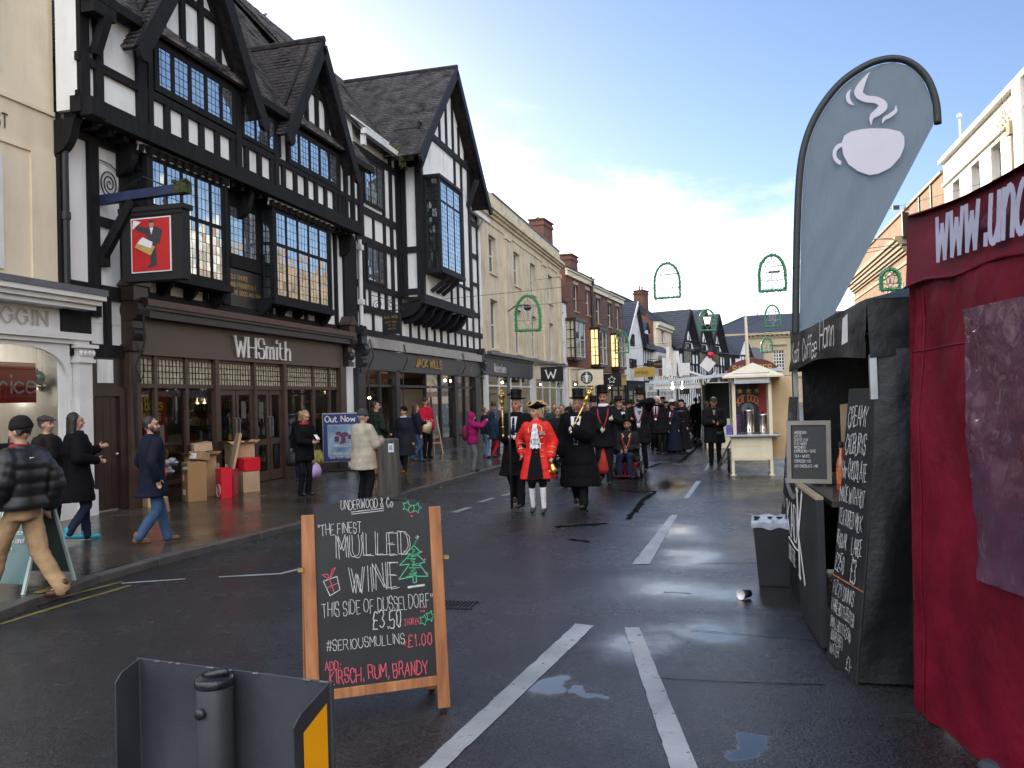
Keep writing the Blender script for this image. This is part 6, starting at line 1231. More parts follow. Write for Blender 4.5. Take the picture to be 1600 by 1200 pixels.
b = MB(); e = [(-.6, -.25, 2.11), (.66, -.25, 2.11), (.66, 1.2, 2.11), (-.6, 1.2, 2.11)]; b.add(e+[(p[0], p[1], 2.15) for p in e]+[(.06, .45, 2.45)], [(3, 2, 1, 0), (0, 1, 5, 4), (1, 2, 6, 5), (2, 3, 7, 6), (3, 0, 4, 7), (4, 5, 8), (5, 6, 8), (6, 7, 8), (7, 4, 8)]); b.build('roof', KC, hd)
b = MB(); b.box(x0+.1, x1-.02, -.16, -.06, 1.98, 2.22); b.build('sign_frame', M['metal'], hd, bevel=.006); b = MB(); b.box(x0+.15, x1-.07, -.166, -.161, 2.02, 2.18); b.build('blank_sign', M['white_paint'], hd)
b = MB(); b.box(x0+.12, x1-.05, .93, .95, .89, 2.1, 0); b.box(x1-.22, x1-.05, .90, .93, 1.3, 2.1, 1)
for k in range(3):
    c = V((x0+.24+.19*k, .92, 1.83)); b.add([c+V((math.sin(q*math.pi/5)*(.075 if q % 2 == 0 else .03), 0, math.cos(q*math.pi/5)*(.075 if q % 2 == 0 else .03))) for q in range(10)], [tuple(range(10))], 2)
s = 'HOT DOGS'
for i, ch in enumerate(s):
    if ch != ' ': t = (i-3.5)/3.5; write(b, ch, x0+.40+t*.25-.03, 1.60-.10*t*t, .14, .026, .92, 3, xs=.75)
b.lathe([(.001, 0), (.14, 0), (.14, .01), (.001, .01)], (x0+.4, .925, 1.42), 18, mi=4, rot=Matrix.Rotation(R_(90), 3, 'X'))
b.build('back_panel', [mat('cart_dark', (.035, .03, .045), .6), mat('cart_red', (.32, .02, .02), .5), mat('star_yellow', (.75, .52, .12), .5), mat('orange_letter', (.80, .25, .08), .5), mat('grey_blue', (.18, .24, .28), .5)], hd)
UR = mat('brushed_steel', (.62, .6, .56), .18, .08, 12, 0, metal=1)
for (x, y, h, r), lb in (((-.06, .35, .52, .115), 'taller left steel urn on the hot dog cart counter'), ((.24, .38, .42, .095), 'shorter right steel urn on the hot dog cart counter')):
    u = thing('hot_water_urn', lb, 'urn', (.58+x, 18.6+y, .885), 0, 'urns on the hot dog cart'); b = MB(); b.lathe([(r*.9, 0), (r, .01), (r, .05), (r*.98, .055), (r*.98, h-.04), (r*1.02, h-.03), (r*1.02, h), (r*.8, h+.02), (.02, h+.025)], (0, 0, 0), 24); b.build('urn_body', UR, u, True)
    b = MB(); b.lathe([(.01, 0), (.03, 0), (.03, .03), (.01, .035)], (0, 0, h+.022), 10); b.tube([(0, -r, .1), (0, -r-.05, .1), (0, -r-.05, .06)], .012, 6); b.build('tap', M['black'], u)
for k, (x, y, h, c, lb) in enumerate(((-.36, .1, .34, (.10, .02, .16), 'stack of purple packets at the left post of the hot dog cart'), (-.50, .05, .22, (.12, .10, .42), 'blue violet packet at the outer left corner of the cart counter'), (-.30, .45, .42, (.08, .02, .11), 'dark purple packet pile behind the left cart post'))):
    b = MB()
    for q in range(4): b.box(-.06+random.uniform(-.01, .01), .06, -.06, .06, h*q/4, h*(q+1)/4-.004)
    tag(b.build('snack_packets', mat('packet_%d' % k, c, .35, .5, 12, 0), None, bevel=.006, loc=(.58+x, 18.6+y, .885)), lb, 'snack packets')
b = MB(); b.lathe([(.24, -.02), (.27, -.03), (.27, .03), (.24, .02), (.22, .015), (.22, -.015)], (x0-.06, .6, .28), 24, rot=Matrix.Rotation(R_(90), 3, 'Y')); b.build('wheel', M['black'], hd)
b = MB(); b.tube([(x0, .2, .75), (x0-.32, .2, .12), (x0-.5, .2, .05)], .02, 6); b.tube([(x0, .2, .5), (x0-.3, .2, .1)], .015, 6); b.build('handle', BK_, hd)
CV = mat('beige_canvas', (.62, .44, .25), .8, .1, 2, .35, bs=5, dist=.03)
cv = thing('canvas_screen', 'peach canvas side screen tied up beside the hot dog cart', 'screen', (1.0, 19.4, 0)); b = MB(); k = 12; vs = [(x*.6/k, .05*noise.noise(V((x*.6, z*.7, 3))), .3+z*1.84/k) for z in range(k+1) for x in range(k+1)]
b.add(vs, [(z*(k+1)+x, z*(k+1)+x+1, (z+1)*(k+1)+x+1, (z+1)*(k+1)+x) for z in range(k) for x in range(k)]); b.build('canvas', CV, cv, True); b = MB(); b.tube([(0, .02, 0), (0, .02, 2.16)], .015, 6); b.tube([(.6, .02, 0), (.6, .02, 2.16)], .015, 6); b.tube([(0, .02, 2.15), (.6, .02, 2.15)], .015, 6); b.build('frame', M['metal'], cv)

# ============ stalls further up ============
bs = thing('market_stall', 'open market stall with a dark blue awning and bare bulbs behind the flat-capped man', 'market stall', (.3, 30, 0)); NB = mat('navy_awning', (.015, .02, .07), .5, .3, 3, .1)
b = MB(); b.add([(-2.6, -3, 2.15), (1.5, -3, 2.45), (1.5, 4, 2.6), (-2.6, 4, 2.3), (-2.6, -3, 2.22), (1.5, -3, 2.52), (1.5, 4, 2.67), (-2.6, 4, 2.37)], [(3, 2, 1, 0), (4, 5, 6, 7), (0, 1, 5, 4), (1, 2, 6, 5), (2, 3, 7, 6), (3, 0, 4, 7)]); b.build('awning', NB, bs)
b = MB(); b.beam((-2.6, -3.02, 2.2), (1.5, -3.02, 2.5), .10, .04); b.build('rail', M['metal'], bs)
for x, y in ((-1.0, -2), (-.1, -2), (1.3, -2), (-1.0, 3.5), (1.3, 3.5)): b = MB(); b.tube([(x, y, 0), (x, y, 2.3)], .03, 6); b.build('leg', M['metal'], bs)
b = MB(); b.box(-.95, 1.4, 2.5, 2.56, .1, 2.2); b.box(-1.0, -.95, -1.8, 2.5, 1.0, 2.1); b.build('back_sheet', mat('green_tarp', (.02, .045, .04), .5, .3, 2, .3), bs); b = MB(); b.box(-.9, 1.4, -2, -1.3, 0, .95); b.build('counter', KC, bs)
for x, z in ((-1.9, 2.02), (-1.6, 2.02), (1.1, 2.28)): b = MB(); b.ball((x, -2.6, z), .05); b.tube([(x, -2.6, z+.04), (x, -2.6, z+.2)], .01, 4); b.build('bulb', M['lamp_warm'] if z < 2.1 else emit('amber_lamp', (1, .35, .12), 8), bs)
dm = thing('domed_stall', 'maroon domed fairground stall roof with pale lettering behind the cart', 'food stall', (1.75, 52, 0)); b = MB(); MR = mat('maroon_canvas', (.13, .025, .022), .5, .15, 2, 0)
P = [(-1.5+.0, 2.9), (1.5, 2.9)]+[(1.5*math.cos(q*math.pi/14), 2.9+.95*math.sin(q*math.pi/14)**.8) for q in range(1, 14)]; b.prism(P, 0, 2.4, 0); b.build('dome', MR, dm)
le = MB(); write(le, 'SAUSAGES', -1.15, 3.1, .34, .05, -.01, xs=.95); le.build('lettering', M['gilt'], dm); b = MB(); b.box(-1.4, 1.4, .1, 2.3, 0, 1.0, 0); b.box(-1.4, 1.4, 2.2, 2.3, 1.0, 2.9, 1); b.build('stall_body', [MR, M['interior']], dm)
for x in (-1.35, 1.35): b = MB(); b.box(x-.05, x+.05, .1, .2, 1.0, 2.9); b.build('post', KC, dm)
fr = thing('fairground_ride', 'white painted fairground ride front with planks and a tilted diamond board', 'fairground ride', (-3.0, 56, 0)); WPn = M['white_paint']
b = MB(); b.box(-1.5, 3.3, .1, .3, 2.3, 2.55); b.box(-1.5, 3.3, .1, 3, 2.2, 2.3)
for k in range(24): b.box(-1.4+k*.14, -1.33+k*.14, 0, .06, 2.5, 3.1)
b.box(-.9, -.3, .0, .1, 3.0, 4.3); b.box(0.15, .9, 0, .1, 2.8, 3.9); b.build('front_rail', WPn, fr)
for x, z0, z1, l in ((-.6, 3.0, 5.0, .12), (.3, 3.0, 4.7, -.2)): b = MB(); b.beam((x, -.05, z0), (x+l, -.05, z1), .2, .08); b.build('plank', WPn, fr)
b = MB(); b.obox((2.05, -.05, 3.75), (.75, .06, .75), Matrix.Rotation(R_(40), 3, 'Y')); b.build('diamond_board', WPn, fr); b = MB(); b.beam((.9, -.05, 3.3), (2.2, -.05, 2.8), .14, .06); b.beam((2.0, -.05, 2.6), (2.5, -.05, 3.2), .12, .06); b.build('brace', WPn, fr)
b = MB(); b.ball((2.25, -.02, 4.35), .22); b.build('red_ball', RB, fr)
for x in (-1.3, 0, 1.5, 3.1): b = MB(); b.box(x-.06, x+.06, 1.0, 1.12, 0, 2.3); b.build('post', BK_, fr)

# ============ black coffee gazebo ============
BC = mat('black_canvas', (.0045, .0048, .006), .5, .25, 4, .5, bs=9, dist=.02); 
def cloth_grid(f, nx, nz): 
    b = MB(); b.add([f(i/nx, j/nz) for j in range(nz+1) for i in range(nx+1)], [(j*(nx+1)+i, j*(nx+1)+i+1, (j+1)*(nx+1)+i+1, (j+1)*(nx+1)+i) for j in range(nz) for i in range(nx)]); return b
gz = thing('gazebo', 'black pop-up gazebo of the coffee stall with white script on its valance', 'gazebo', (.86, 5.4, 0)); Cn = [V((0, 0, 0)), V((-.19, 3.2, 0)), V((2.9, 3.3, 0)), V((3.1, .1, 0))]; pk = V((1.5, 1.7, 3.15))
def roof_f(a, b_):
    def f(u, v): 
        e = a.lerp(b_, u)+V((0, 0, 2.33)); p = e.lerp(pk, v); p.z += -.10*math.sin(math.pi*v)+.015*noise.noise(p*3); return p
    return f
for i in range(4):
    a, c = Cn[i], Cn[(i+1) % 4]; cloth_grid(roof_f(a, c), 16, 12).build('roof_panel', BC, gz, True)
    def vf(u, v, a=a, c=c): 
        p = a.lerp(c, u); sag = .06*math.sin(math.pi*u); n_ = (c-a).cross(V((0, 0, 1))).normalized(); p = p-n_*(.03*math.sin(u*14)*(1-v)*.5+.02*(1-v)+.012*noise.noise(V((u*7, v*4, i)))); p.z = 1.97+sag*(1-v)+v*(.36-sag*0); return p
    cloth_grid(vf, 40, 8).build('valance', BC, gz, True)
for c in Cn: b = MB(); near = c.length < .1; b.box(c.x-.022 if c.x > 1 else c.x, c.x+.04, c.y-.022, c.y+.022, 1.72 if near else 0, 1.99 if near else 2.3); b.build('leg', M['metal'], gz)
b = MB(); b.box(.03, .07, .03, .06, 0, 1.72); b.build('leg_sleeve', BC, gz)
cloth_grid(lambda u, v: V((-.17*(1-v)**1.5+.03+3.0*u, -.03+.05*noise.noise(V((u*9, v*1.5, 2)))+.02*noise.noise(V((u*30, v*4, 2))), .02+2.0*v)), 60, 24).build('side_wall', BC, gz, True)
cloth_grid(lambda u, v: V((2.95, .1+3.2*u, .02+2.3*v)), 10, 8).build('back_wall', BC, gz, True); cloth_grid(lambda u, v: V((-.1+3.0*u, 3.3, .02+2.3*v)), 10, 8).build('end_wall', BC, gz, True)
vl = Bld('x', 'x', .86, 5.4, 0); bpy.data.objects.remove(vl.t)
sc = MB(); rz_ = Matrix.Rotation(math.atan2(-3.2, .19), 3, 'Z')
vm = lambda p: rz_ @ V((p[0], p[1], p[2]))+V((-.19, 3.2, 0))
write(sc, 'Kadi', .35, 2.05, .17, .014, -.055, xs=1.0, slant=.3, mp=vm, jit=.2); write(sc, 'Coffee', 1.0, 2.05, .17, .014, -.055, xs=1.0, slant=.3, mp=vm, jit=.2); write(sc, 'Hann', 1.85, 2.10, .22, .014, -.055, xs=.9, slant=.3, mp=vm, jit=.2)
sc.add([vm(p) for p in ((2.72, -.06, 2.08), (2.92, -.06, 2.09), (2.94, -.06, 2.27), (2.78, -.06, 2.25))], [(0, 1, 2, 3)]); sc.build('white_script', M['letter'], gz)
for k, (y, z) in enumerate(((1.2, 1.93), (1.6, 1.9), (1.9, 1.92), (2.3, 1.9))): b = MB(); b.ball((.5, y, z), .012); b.build('fairy_light', M['lamp_white'], gz)
# counter
ct = thing('coffee_counter', 'black fronted coffee counter with large white K and KADI COFFEE lettering', 'counter', (.62, 6.4, 0), math.atan2(-1.75, .1)); TP = mat('counter_top', (.06, .05, .045), .3)
# local x runs towards the camera side, -y faces the street
b = MB(); b.box(-1.75, -.62, 0, .05, .02, 1.0); b.build('banner_panel', BC, ct); b = MB(); b.box(-.60, .35, -.05, 0, .02, 1.03); b.build('front_panel', CB, ct); b = MB(); b.box(-.60, .35, -.055, .0, 1.03, 1.05); b.build('wood_edge', mat('pale_edge', (.35, .27, .18), .6), ct)
b = MB(); b.box(-1.8, .35, .055, .75, .98, 1.02); b.build('counter_top', TP, ct)
b = MB(); b.box(-1.7, -1.66, .6, .65, 0, .98); b.box(.25, .3, .6, .65, 0, .98); b.build('counter_leg', M['metal'], ct)
le = MB(); write(le, 'K', -.52, .32, .68, .07, -.055, xs=.5, serif=True); write(le, 'KADI', -1.55, .50, .30, .035, -.005, xs=.75, serif=True, slant=.0); write(le, 'COFFEE', -1.58, .28, .13, .018, -.005, xs=.8, serif=True); le.tube([(-1.5, -.006, .47), (-1.1, -.006, .44), (-.75, -.006, .455)], .006, 5); le.build('lettering', M['letter'], ct)
b = MB(); P = [(-1.55+.9*q/12, -.02, .99-.13*math.sin(math.pi*q/12)) for q in range(13)]; b.add([V(p) for p in P]+[V((p[0], .05, 1.015)) for p in P], [(i, i+1, i+14, i+13) for i in range(12)]); b.build('cloth_edge', mat('grey_cloth', (.12, .13, .15), .3), ct)
def leanboard(lb, x, y, rz, w_, h, tilt, lines, name='chalkboard', frame=None, z=0, split=None, ch=.4):
    t = thing(name, lb, 'chalkboard', (x, y, z), rz); f = tilted(tilt); b = MB(); tbx(b, -w_/2, w_/2, 0, .018, 0, h, f); b.build('panel', CB, t, bevel=.004)
    if frame: b = MB(); [tbx(b, *q, f) for q in ((-w_/2-.035, -w_/2, -.012, .022, -.035, h+.035), (w_/2, w_/2+.035, -.012, .022, -.035, h+.035), (-w_/2, w_/2, -.012, .022, -.035, 0), (-w_/2, w_/2, -.012, .022, h, h+.035))]; b.build('frame', frame, t)
    if split: b = MB(); tbx(b, -w_/2, w_/2, -.004, .0, split, split+.008, f); b.build('batten', WD, t)
    c = MB()
    for (s, u, zz, hh, xw) in lines: xs = xw/(text_w(s, 1)*hh/8); write(c, s, u, zz, hh, max(.0024, hh*.055), -.003, 0, xs=xs, jit=ch, mp=f)
    c.build('chalk_writing', CW, t); return t
random.seed(21)
leanboard('tall chalkboard listing hot chocolate and fizzy drinks, leaning on the black gazebo', .655, 5.61, math.atan2(-.5, .11), .51, 1.80, 6.8,
    (('CREAMY', -.20, 1.55, .13, .34), ('CADBURYS', -.21, 1.38, .12, .38), ('Hor CHOCOLATE', -.24, 1.22, .11, .46), ('MADE WITH HOT', -.24, 1.06, .10, .44), ('TEXTURED MILK', -.23, .91, .10, .42), ('REGULAR', -.23, .77, .09, .2), ('LARGE', .03, .76, .10, .18), ('£250', -.22, .61, .11, .18), ('£3', .05, .58, .15, .09),
     ('FIZZY DRINKS', -.22, .45, .085, .38), ('LARGE BOTTLES £1.50', -.23, .34, .075, .46), ('SMALL BOTTLES 50p', -.22, .24, .065, .42), ('(SUGAR FREE)', -.2, .16, .06, .26), ('WATER', -.2, .07, .07, .18), ('£1-', .1, .05, .08, .1)), split=.56)
leanboard('narrow chalkboard seen almost edge-on beside the waste bin', .47, 8.35, math.atan2(-.62, .02), .6, 1.74, 5.5, [(s, -.25, z, .08, .45) for s, z in (('MENU', 1.5), ('LATTE 2.50', 1.3), ('MOCHA 2.80', 1.15), ('TEA 1.50', 1.0), ('FLAT WHITE', .85), ('ESPRESSO', .7), ('AMERICANO', .5), ('CAPPUCCINO', .35), ('WATER 1.00', .2))])
leanboard('small grey-framed blackboard with faint writing standing on the coffee counter', .64, 7.0, -R_(14), .27, .43, 6, [(s, -.11, z, .022, w_) for s, z, w_ in (('AMERICANO', .36, .1), ('LATTE', .33, .06), ('COFFEE 2.00', .30, .11), ('FLAT WHITE', .27, .1), ('MACCHIATO', .24, .09), ('CAPPUCCINO + CHOC', .21, .17), ('TEA + WHITE', .17, .12), ('ESPRESSO 1.50', .13, .13), ('HOT CHOCOLATE + MM', .09, .18))], frame=mat('grey_wood_frame', (.22, .20, .17), .6), z=1.08, ch=.2)
pn_ = MB(); pn_.add([(0, 0, 0), (.36, .05, 0), (.36, .05, .68), (.2, .04, .66), (0, 0, .63), (0, .02, 0), (.36, .07, 0), (.36, .07, .68), (.2, .06, .66), (0, .02, .63)], [(0, 1, 2, 3, 4), (9, 8, 7, 6, 5), (0, 5, 6, 1), (1, 6, 7, 2), (2, 7, 8, 3), (3, 8, 9, 4), (4, 9, 5, 0)]); tag(pn_.build('cardboard_sheet', mat('beige_board', (.55, .38, .24), .8, .1, 2, .1), None, loc=(.93, 7.3, 1.03)), 'torn-topped beige cardboard sheet standing behind the syrup bottle', 'cardboard sheet')
bt = thing('syrup_bottle', 'clear bottle of amber syrup with a black cap on the coffee counter', 'bottle', (.845, 6.68, 1.02)); b = MB(); b.lathe([(.038, 0), (.04, .01), (.04, .2), (.03, .24), (.016, .28), (.015, .33), (.001, .33)], seg=14); b.build('bottle_body', mat('amber_glass', (.35, .08, .03), .1, .3, 8, 0, coat=.6), bt, True); b = MB(); b.lathe([(.018, .33), (.02, .335), (.02, .37), (.001, .372)], seg=12); b.build('cap', M['black'], bt, True); b = MB(); b.lathe([(.0408, .06), (.041, .065), (.041, .17), (.0408, .175)], seg=14); b.build('label', mat('orange_label', (.5, .12, .03), .5, .5, 30, 0), bt)
mg = MB(); mg.lathe([(.04, 0), (.042, .01), (.042, .09), (.038, .092)], seg=14); tag(mg.build('napkin_dispenser', M['white_paint'], None, True, loc=(.80, 7.2, 1.02)), 'small white napkin pot on the counter beside the syrup', 'pot')
bn = thing('waste_bin', 'tall black waste bin lined with a pale plastic bag', 'bin', (.40, 8.1, 0), -R_(3)); b = MB()
w0, w1 = .135, .175; b.add([(-w0, -w0, 0), (w0, -w0, 0), (w0, w0, 0), (-w0, w0, 0), (-w1, -w1, .6), (w1, -w1, .6), (w1, w1, .6), (-w1, w1, .6), (-w1+.01, -w1+.01, .6), (w1-.01, -w1+.01, .6), (w1-.01, w1-.01, .6), (-w1+.01, w1-.01, .6), (-w0, -w0, .1), (w0, -w0, .1), (w0, w0, .1), (-w0, w0, .1)],
    [(3, 2, 1, 0), (0, 1, 5, 4), (1, 2, 6, 5), (2, 3, 7, 6), (3, 0, 4, 7), (4, 5, 9, 8), (5, 6, 10, 9), (6, 7, 11, 10), (7, 4, 8, 11), (8, 9, 13, 12), (9, 10, 14, 13), (10, 11, 15, 14), (11, 8, 12, 15), (12, 13, 14, 15)]); b.build('bin_body', mat('black_plastic', (.012, .012, .014), .35, .2, 5, .1), bn, bevel=.006)
b = MB(); LB = mat('bin_liner', (.32, .36, .44), .25, .3, 9, .4); k = 40; vs = []
for j, (r, z) in enumerate(((.150, .50), (.168, .612), (.182, .615), (.186, .58), (.181, .535))):
    for i in range(k): q = 2*math.pi*i/k; c, s_ = math.cos(q), math.sin(q); m_ = max(abs(c), abs(s_)); vs.append((c/m_*r*(1+.02*math.sin(i*2.3)), s_/m_*r*(1+.02*math.cos(i*1.7)), z+.012*math.sin(i*1.1+j)))
b.add(vs, [(j*k+i, j*k+(i+1) % k, (j+1)*k+(i+1) % k, (j+1)*k+i) for j in range(4) for i in range(k)]); b.build('liner', LB, bn, True)
cp = thing('paper_cup', 'dark paper cup lying on its side in the road near the bin', 'cup', (.12, 7.46, .043), R_(52)); q = Matrix.Rotation(R_(-86), 3, 'Y'); b = MB(); b.lathe([(.030, -.06), (.031, -.062), (.043, .06), (.042, .06), (.030, -.05)], seg=20, rot=q); b.build('cup_body', mat('dark_cup', (.025, .02, .02), .6), cp, True); b = MB(); b.lathe([(.001, .0), (.036, .0), (.0415, .059), (.0445, .062), (.0445, .058)], seg=20, rot=q); b.build('white_inside', PW, cp, True)

# ============ red marquee ============
RC = mat('red_canvas', (.12, .0015, .011), .5, .25, 2.2, .55, bs=14, dist=.015, col2=(.17, .003, .018), spec=.3)
RM = Bld('red_marquee', 'dark red marquee with a clear plastic window and white web address lettering', .96, 4.96, 166.4, cat='marquee'); Ln = 3.4
def wallf(u, v):
    s = Ln*u; z = .0+2.40*v; w_ = .05*noise.noise(V((s*1.1, z*.7, 1)))+.03*noise.noise(V((s*3.2+z*1.5, z*1.3, 5)))+.014*noise.noise(V((s*9-z*4, z*3, 9)))-.075*v; x = s+(0.03*noise.noise(V((z*1.6, 3, 1))) if u < .02 else 0)
    zz = z+(.10*u if v < .001 else 0); return V((x, -w_, max(zz, .02)))
b = cloth_grid(wallf, 110, 60); o = b.build('side_wall', RC, RM.t, True)
def valf(u, v):
    s = -.02+(Ln+.02)*u; z = 2.34+.40*v; w_ = -.045+.012*noise.noise(V((s*3, z*3, 8)))-.025*v; dip = -.035*math.sin(math.pi*min(1, s/1.3)) if v > .5 else .012*math.sin(s*9); return V((s, -w_, z+dip))
b = cloth_grid(valf, 80, 10); b.build('valance', mat('red_valance', (.135, .003, .016), .45, .2, 3, .3, bs=20, dist=.005), RM.t, True)
cloth_grid(lambda u, v: V((-.02+.04*noise.noise(V((v*3, u, 0)))*.3, .0+.075*v+2.8*u, .02+2.7*v)), 20, 16).build('end_wall', RC, RM.t, True)
cloth_grid(lambda u, v: V((-.02+(Ln+.1)*u, .02+1.6*v, 2.72+.55*v-.05*math.sin(math.pi*v)-.035*math.sin(math.pi*min(1, Ln*u/1.3))*(1-v))), 20, 8).build('roof_panel', RC, RM.t, True)
sm_ = MB()
for z in (1.98,): sm_.tube([V((u*Ln, wallf(u, z/2.4).y-.003, z+.012*math.sin(u*9))) for u in [i/60 for i in range(61)]], .004, 5)
for s in (.09, 1.9): sm_.tube([V((s+.006*math.sin(v*15), wallf(s/Ln, v).y-.003, v*2.36+.02)) for v in [i/40 for i in range(41)]], .0045, 5)
sm_.build('seam', RC, RM.t)
hm = MB(); hm.tube([valf(u/60, 0)+V((0, -.004, 0)) for u in range(61)], .007, 6); hm.build('valance_hem', RC, RM.t)
s0, zt_ = RM.at(1490, 485, .03); s1, zb_ = RM.at(1530, 915, .03)
PLS = mat('clear_plastic', (.085, .022, .055), .12, .3, 3, .45, bs=10, dist=.03, col2=(.13, .05, .09), coat=1, spec=1)
def plf(u, v): s = s0+(Ln-.1-s0)*u; z = zb_+(zt_-zb_)*v; p = wallf(s/Ln, z/2.4); return V((s, p.y-.028-.012*abs(noise.noise(V((s*9, z*9, 2)))), z+.03*math.sin(u*2)))
cloth_grid(plf, 90, 60).build('plastic_window', PLS, RM.t, True)
le = MB(); sA, zA = RM.at(1428, 408, .1); sB, _ = RM.at(1600, 330, .1); st = 'www.under'; wdt = (sB-sA)*1.13; hh = .33; xs = wdt/(text_w(st, 1, 2.0)*hh/8)
write(le, st, sA, 2.42, hh, .034, .012, xs=xs, serif=False, gap=2.0, slant=.12); le.build('lettering', mat('lilac_white_letter', (.44, .43, .55), .5, .1, 5, .2), RM.t)
for s in (.03, 3.3): b = MB(); b.box(s+.03, s+.08, .10, .15, 0, 2.7); b.build('leg', M['metal'], RM.t)
wt = MB(); wt.ball((0, 0, .03), (.16, .10, .035), 12, 8); tag(wt.build('sandbag', mat('grey_sack', (.05, .055, .07), .5, .3, 6, .4), None, True, loc=RM.world(.75, -.10, 0)), 'grey weight bag under the hem of the red marquee', 'weight bag')

# ============ feather flag ============
ff = thing('feather_flag', 'tall grey teardrop flag with a white steaming cup emblem and black pole sleeve', 'flag', (.69, 8.8, 0)); O = V((.69, 8.8, 0))
LC = [(1237, 530), (1237.5, 460), (1238.5, 400), (1240, 340), (1243, 280), (1248, 240), (1257, 207), (1270, 178), (1288, 150), (1310, 125), (1335, 106), (1362, 92), (1390, 85.5), (1415, 88), (1436, 99), (1453, 117), (1464, 140), (1470, 165), (1472, 193)]
def cat(P, n=6):
    o = []
    for i in range(len(P)-1):
        p0, p1, p2, p3 = P[max(i-1, 0)], P[i], P[i+1], P[min(i+2, len(P)-1)]
        for k in range(n): t = k/n; o.append(tuple(.5*(2*p1[j]+(-p0[j]+p2[j])*t+(2*p0[j]-5*p1[j]+4*p2[j]-p3[j])*t*t+(-p0[j]+3*p1[j]-3*p2[j]+p3[j])*t**3) for j in range(len(p1))))
    return o+[P[-1]]
LC = cat(LC, 4); P = [dp(x, y, 8.8)-O for x, y in LC]; sl_ = MB(); ins = []
for i in range(len(P)):
    t = (P[min(i+1, len(P)-1)]-P[max(i-1, 0)]).normalized(); n_ = V((t.z, 0, -t.x)); ins.append(P[i]+n_*.075)
sl_.tube([(a_+b_)/2 for a_, b_ in zip(P, ins)], .036, 8); o = sl_.build('pole_sleeve', mat('black_sleeve', (.012, .018, .02), .5), ff, True); 
b = MB(); b.tube([(0, 0, 0), (0, 0, 2.4)], .018, 8); b.build('pole', BK_, ff); b = MB(); b.box(-.25, .25, -.025, .025, 0, .03); b.box(-.025, .025, -.25, .25, .03, .06); b.build('ground_base', BK_, ff)
tipi = len(P)-1; fb_ = MB(); ny = 50; rows = []
top = max(range(len(ins)), key=lambda i: ins[i].z)
def interp(z, lo, hi):
    r = range(lo, hi)
    for i in r:
        a_, c_ = ins[i], ins[i+1]
        if min(a_.z, c_.z) <= z <= max(a_.z, c_.z) and a_.z != c_.z: return a_.x+(c_.x-a_.x)*(z-a_.z)/(c_.z-a_.z)
    return None
tail = dp(1290, 516, 8.8)-O; tip = ins[-1]; zt_ = ins[top].z-.005; zb_ = tail.z-.15; nx = 16; vs = []
for j in range(ny+1):
    z = zb_+(zt_-zb_)*j/ny; xl = interp(z, 0, top); xr = interp(z, top, tipi) if z > tip.z else tip.x+(tail.x-tip.x)*(tip.z-z)/(tip.z-tail.z)
    if xl is None: xl = ins[0].x
    if xr is None: xr = xl+.01
    for i in range(nx+1): u = i/nx; x = xl+(xr-xl)*u; vs.append((x, .010*math.sin((x*1.0+z*.55)*11)*noise.noise(V((x*1.3, z*1.3, 4)))+.022*noise.noise(V((x*7-z*4, z*.9+x*.5, 0))), z))
fb_.add(vs, [(j*(nx+1)+i, j*(nx+1)+i+1, (j+1)*(nx+1)+i+1, (j+1)*(nx+1)+i) for j in range(ny) for i in range(nx)])
FG = mat('grey_flag_cloth', (.20, .26, .31), .7, .06, 1.5, .8, bs=3, stretch=(6, 1, 1.3), dist=.03); B_ = FG.node_tree.nodes['Principled BSDF']
tr = FG.node_tree.nodes.new('ShaderNodeBsdfTranslucent'); tr.inputs[0].default_value = (.42, .50, .58, 1); mxs = FG.node_tree.nodes.new('ShaderNodeMixShader'); mxs.inputs[0].default_value = .5
FG.node_tree.links.new(B_.outputs[0], mxs.inputs[1]); FG.node_tree.links.new(tr.outputs[0], mxs.inputs[2]); FG.node_tree.links.new(mxs.outputs[0], FG.node_tree.nodes['Material Output'].inputs[0])
fb_.build('cloth', FG, ff, True)
FP = lambda x, y: dp(1200+x/2.7275, 60+y/2.7275, 8.8)-O
lg = MB()
def fpoly(L_, dy): lg.flat([FP(x, y)+V((0, dy, 0)) for x, y in L_], .002)
fpoly([(312, 450), (322, 420), (350, 402), (395, 392), (440, 388), (510, 390), (560, 402), (578, 425), (578, 465), (560, 510), (520, 555), (470, 580), (430, 587), (380, 570), (340, 540), (318, 500)], -.036)
for q in range(9, 25):
    a0, a1 = [math.pi*2*t/32 for t in (q, q+1)]; pt = lambda a, r: (316+r*math.cos(a)*1.0, 497+r*1.1*math.sin(a)); fpoly([pt(a0, 27), pt(a1, 27), pt(a1, 43), pt(a0, 43)], -.036)
def strip(cn, wds):
    for i in range(len(cn)-1):
        (x0, y0), (x1, y1) = cn[i], cn[i+1]; L_ = math.hypot(x1-x0, y1-y0); nx_, ny_ = -(y1-y0)/L_, (x1-x0)/L_
        if i == 0: pn, pw = (nx_, ny_), wds[0]
        nn = (nx_, ny_) if i == len(cn)-2 else (nx_, ny_); w1_ = wds[i+1]
        fpoly([(x0+pn[0]*pw, y0+pn[1]*pw), (x0-pn[0]*pw, y0-pn[1]*pw), (x1-nn[0]*w1_, y1-nn[1]*w1_), (x1+nn[0]*w1_, y1+nn[1]*w1_)], -.036-.0003*i); pn, pw = nn, w1_
for L_ in ([(430, 150, 1), (400, 195, 12), (384, 238, 19), (410, 262, 15), (460, 270, 15), (488, 292, 18), (468, 318, 16), (438, 342, 10), (436, 375, 1)], [(350, 222, 1), (338, 248, 8), (344, 275, 8), (364, 290, 1)], [(541, 290, 1), (540, 314, 7), (515, 335, 8), (492, 348, 7), (484, 368, 1)]):
    c_ = cat(L_); strip([(a_, b_) for a_, b_, _ in c_], [w_ for *_, w_ in c_])
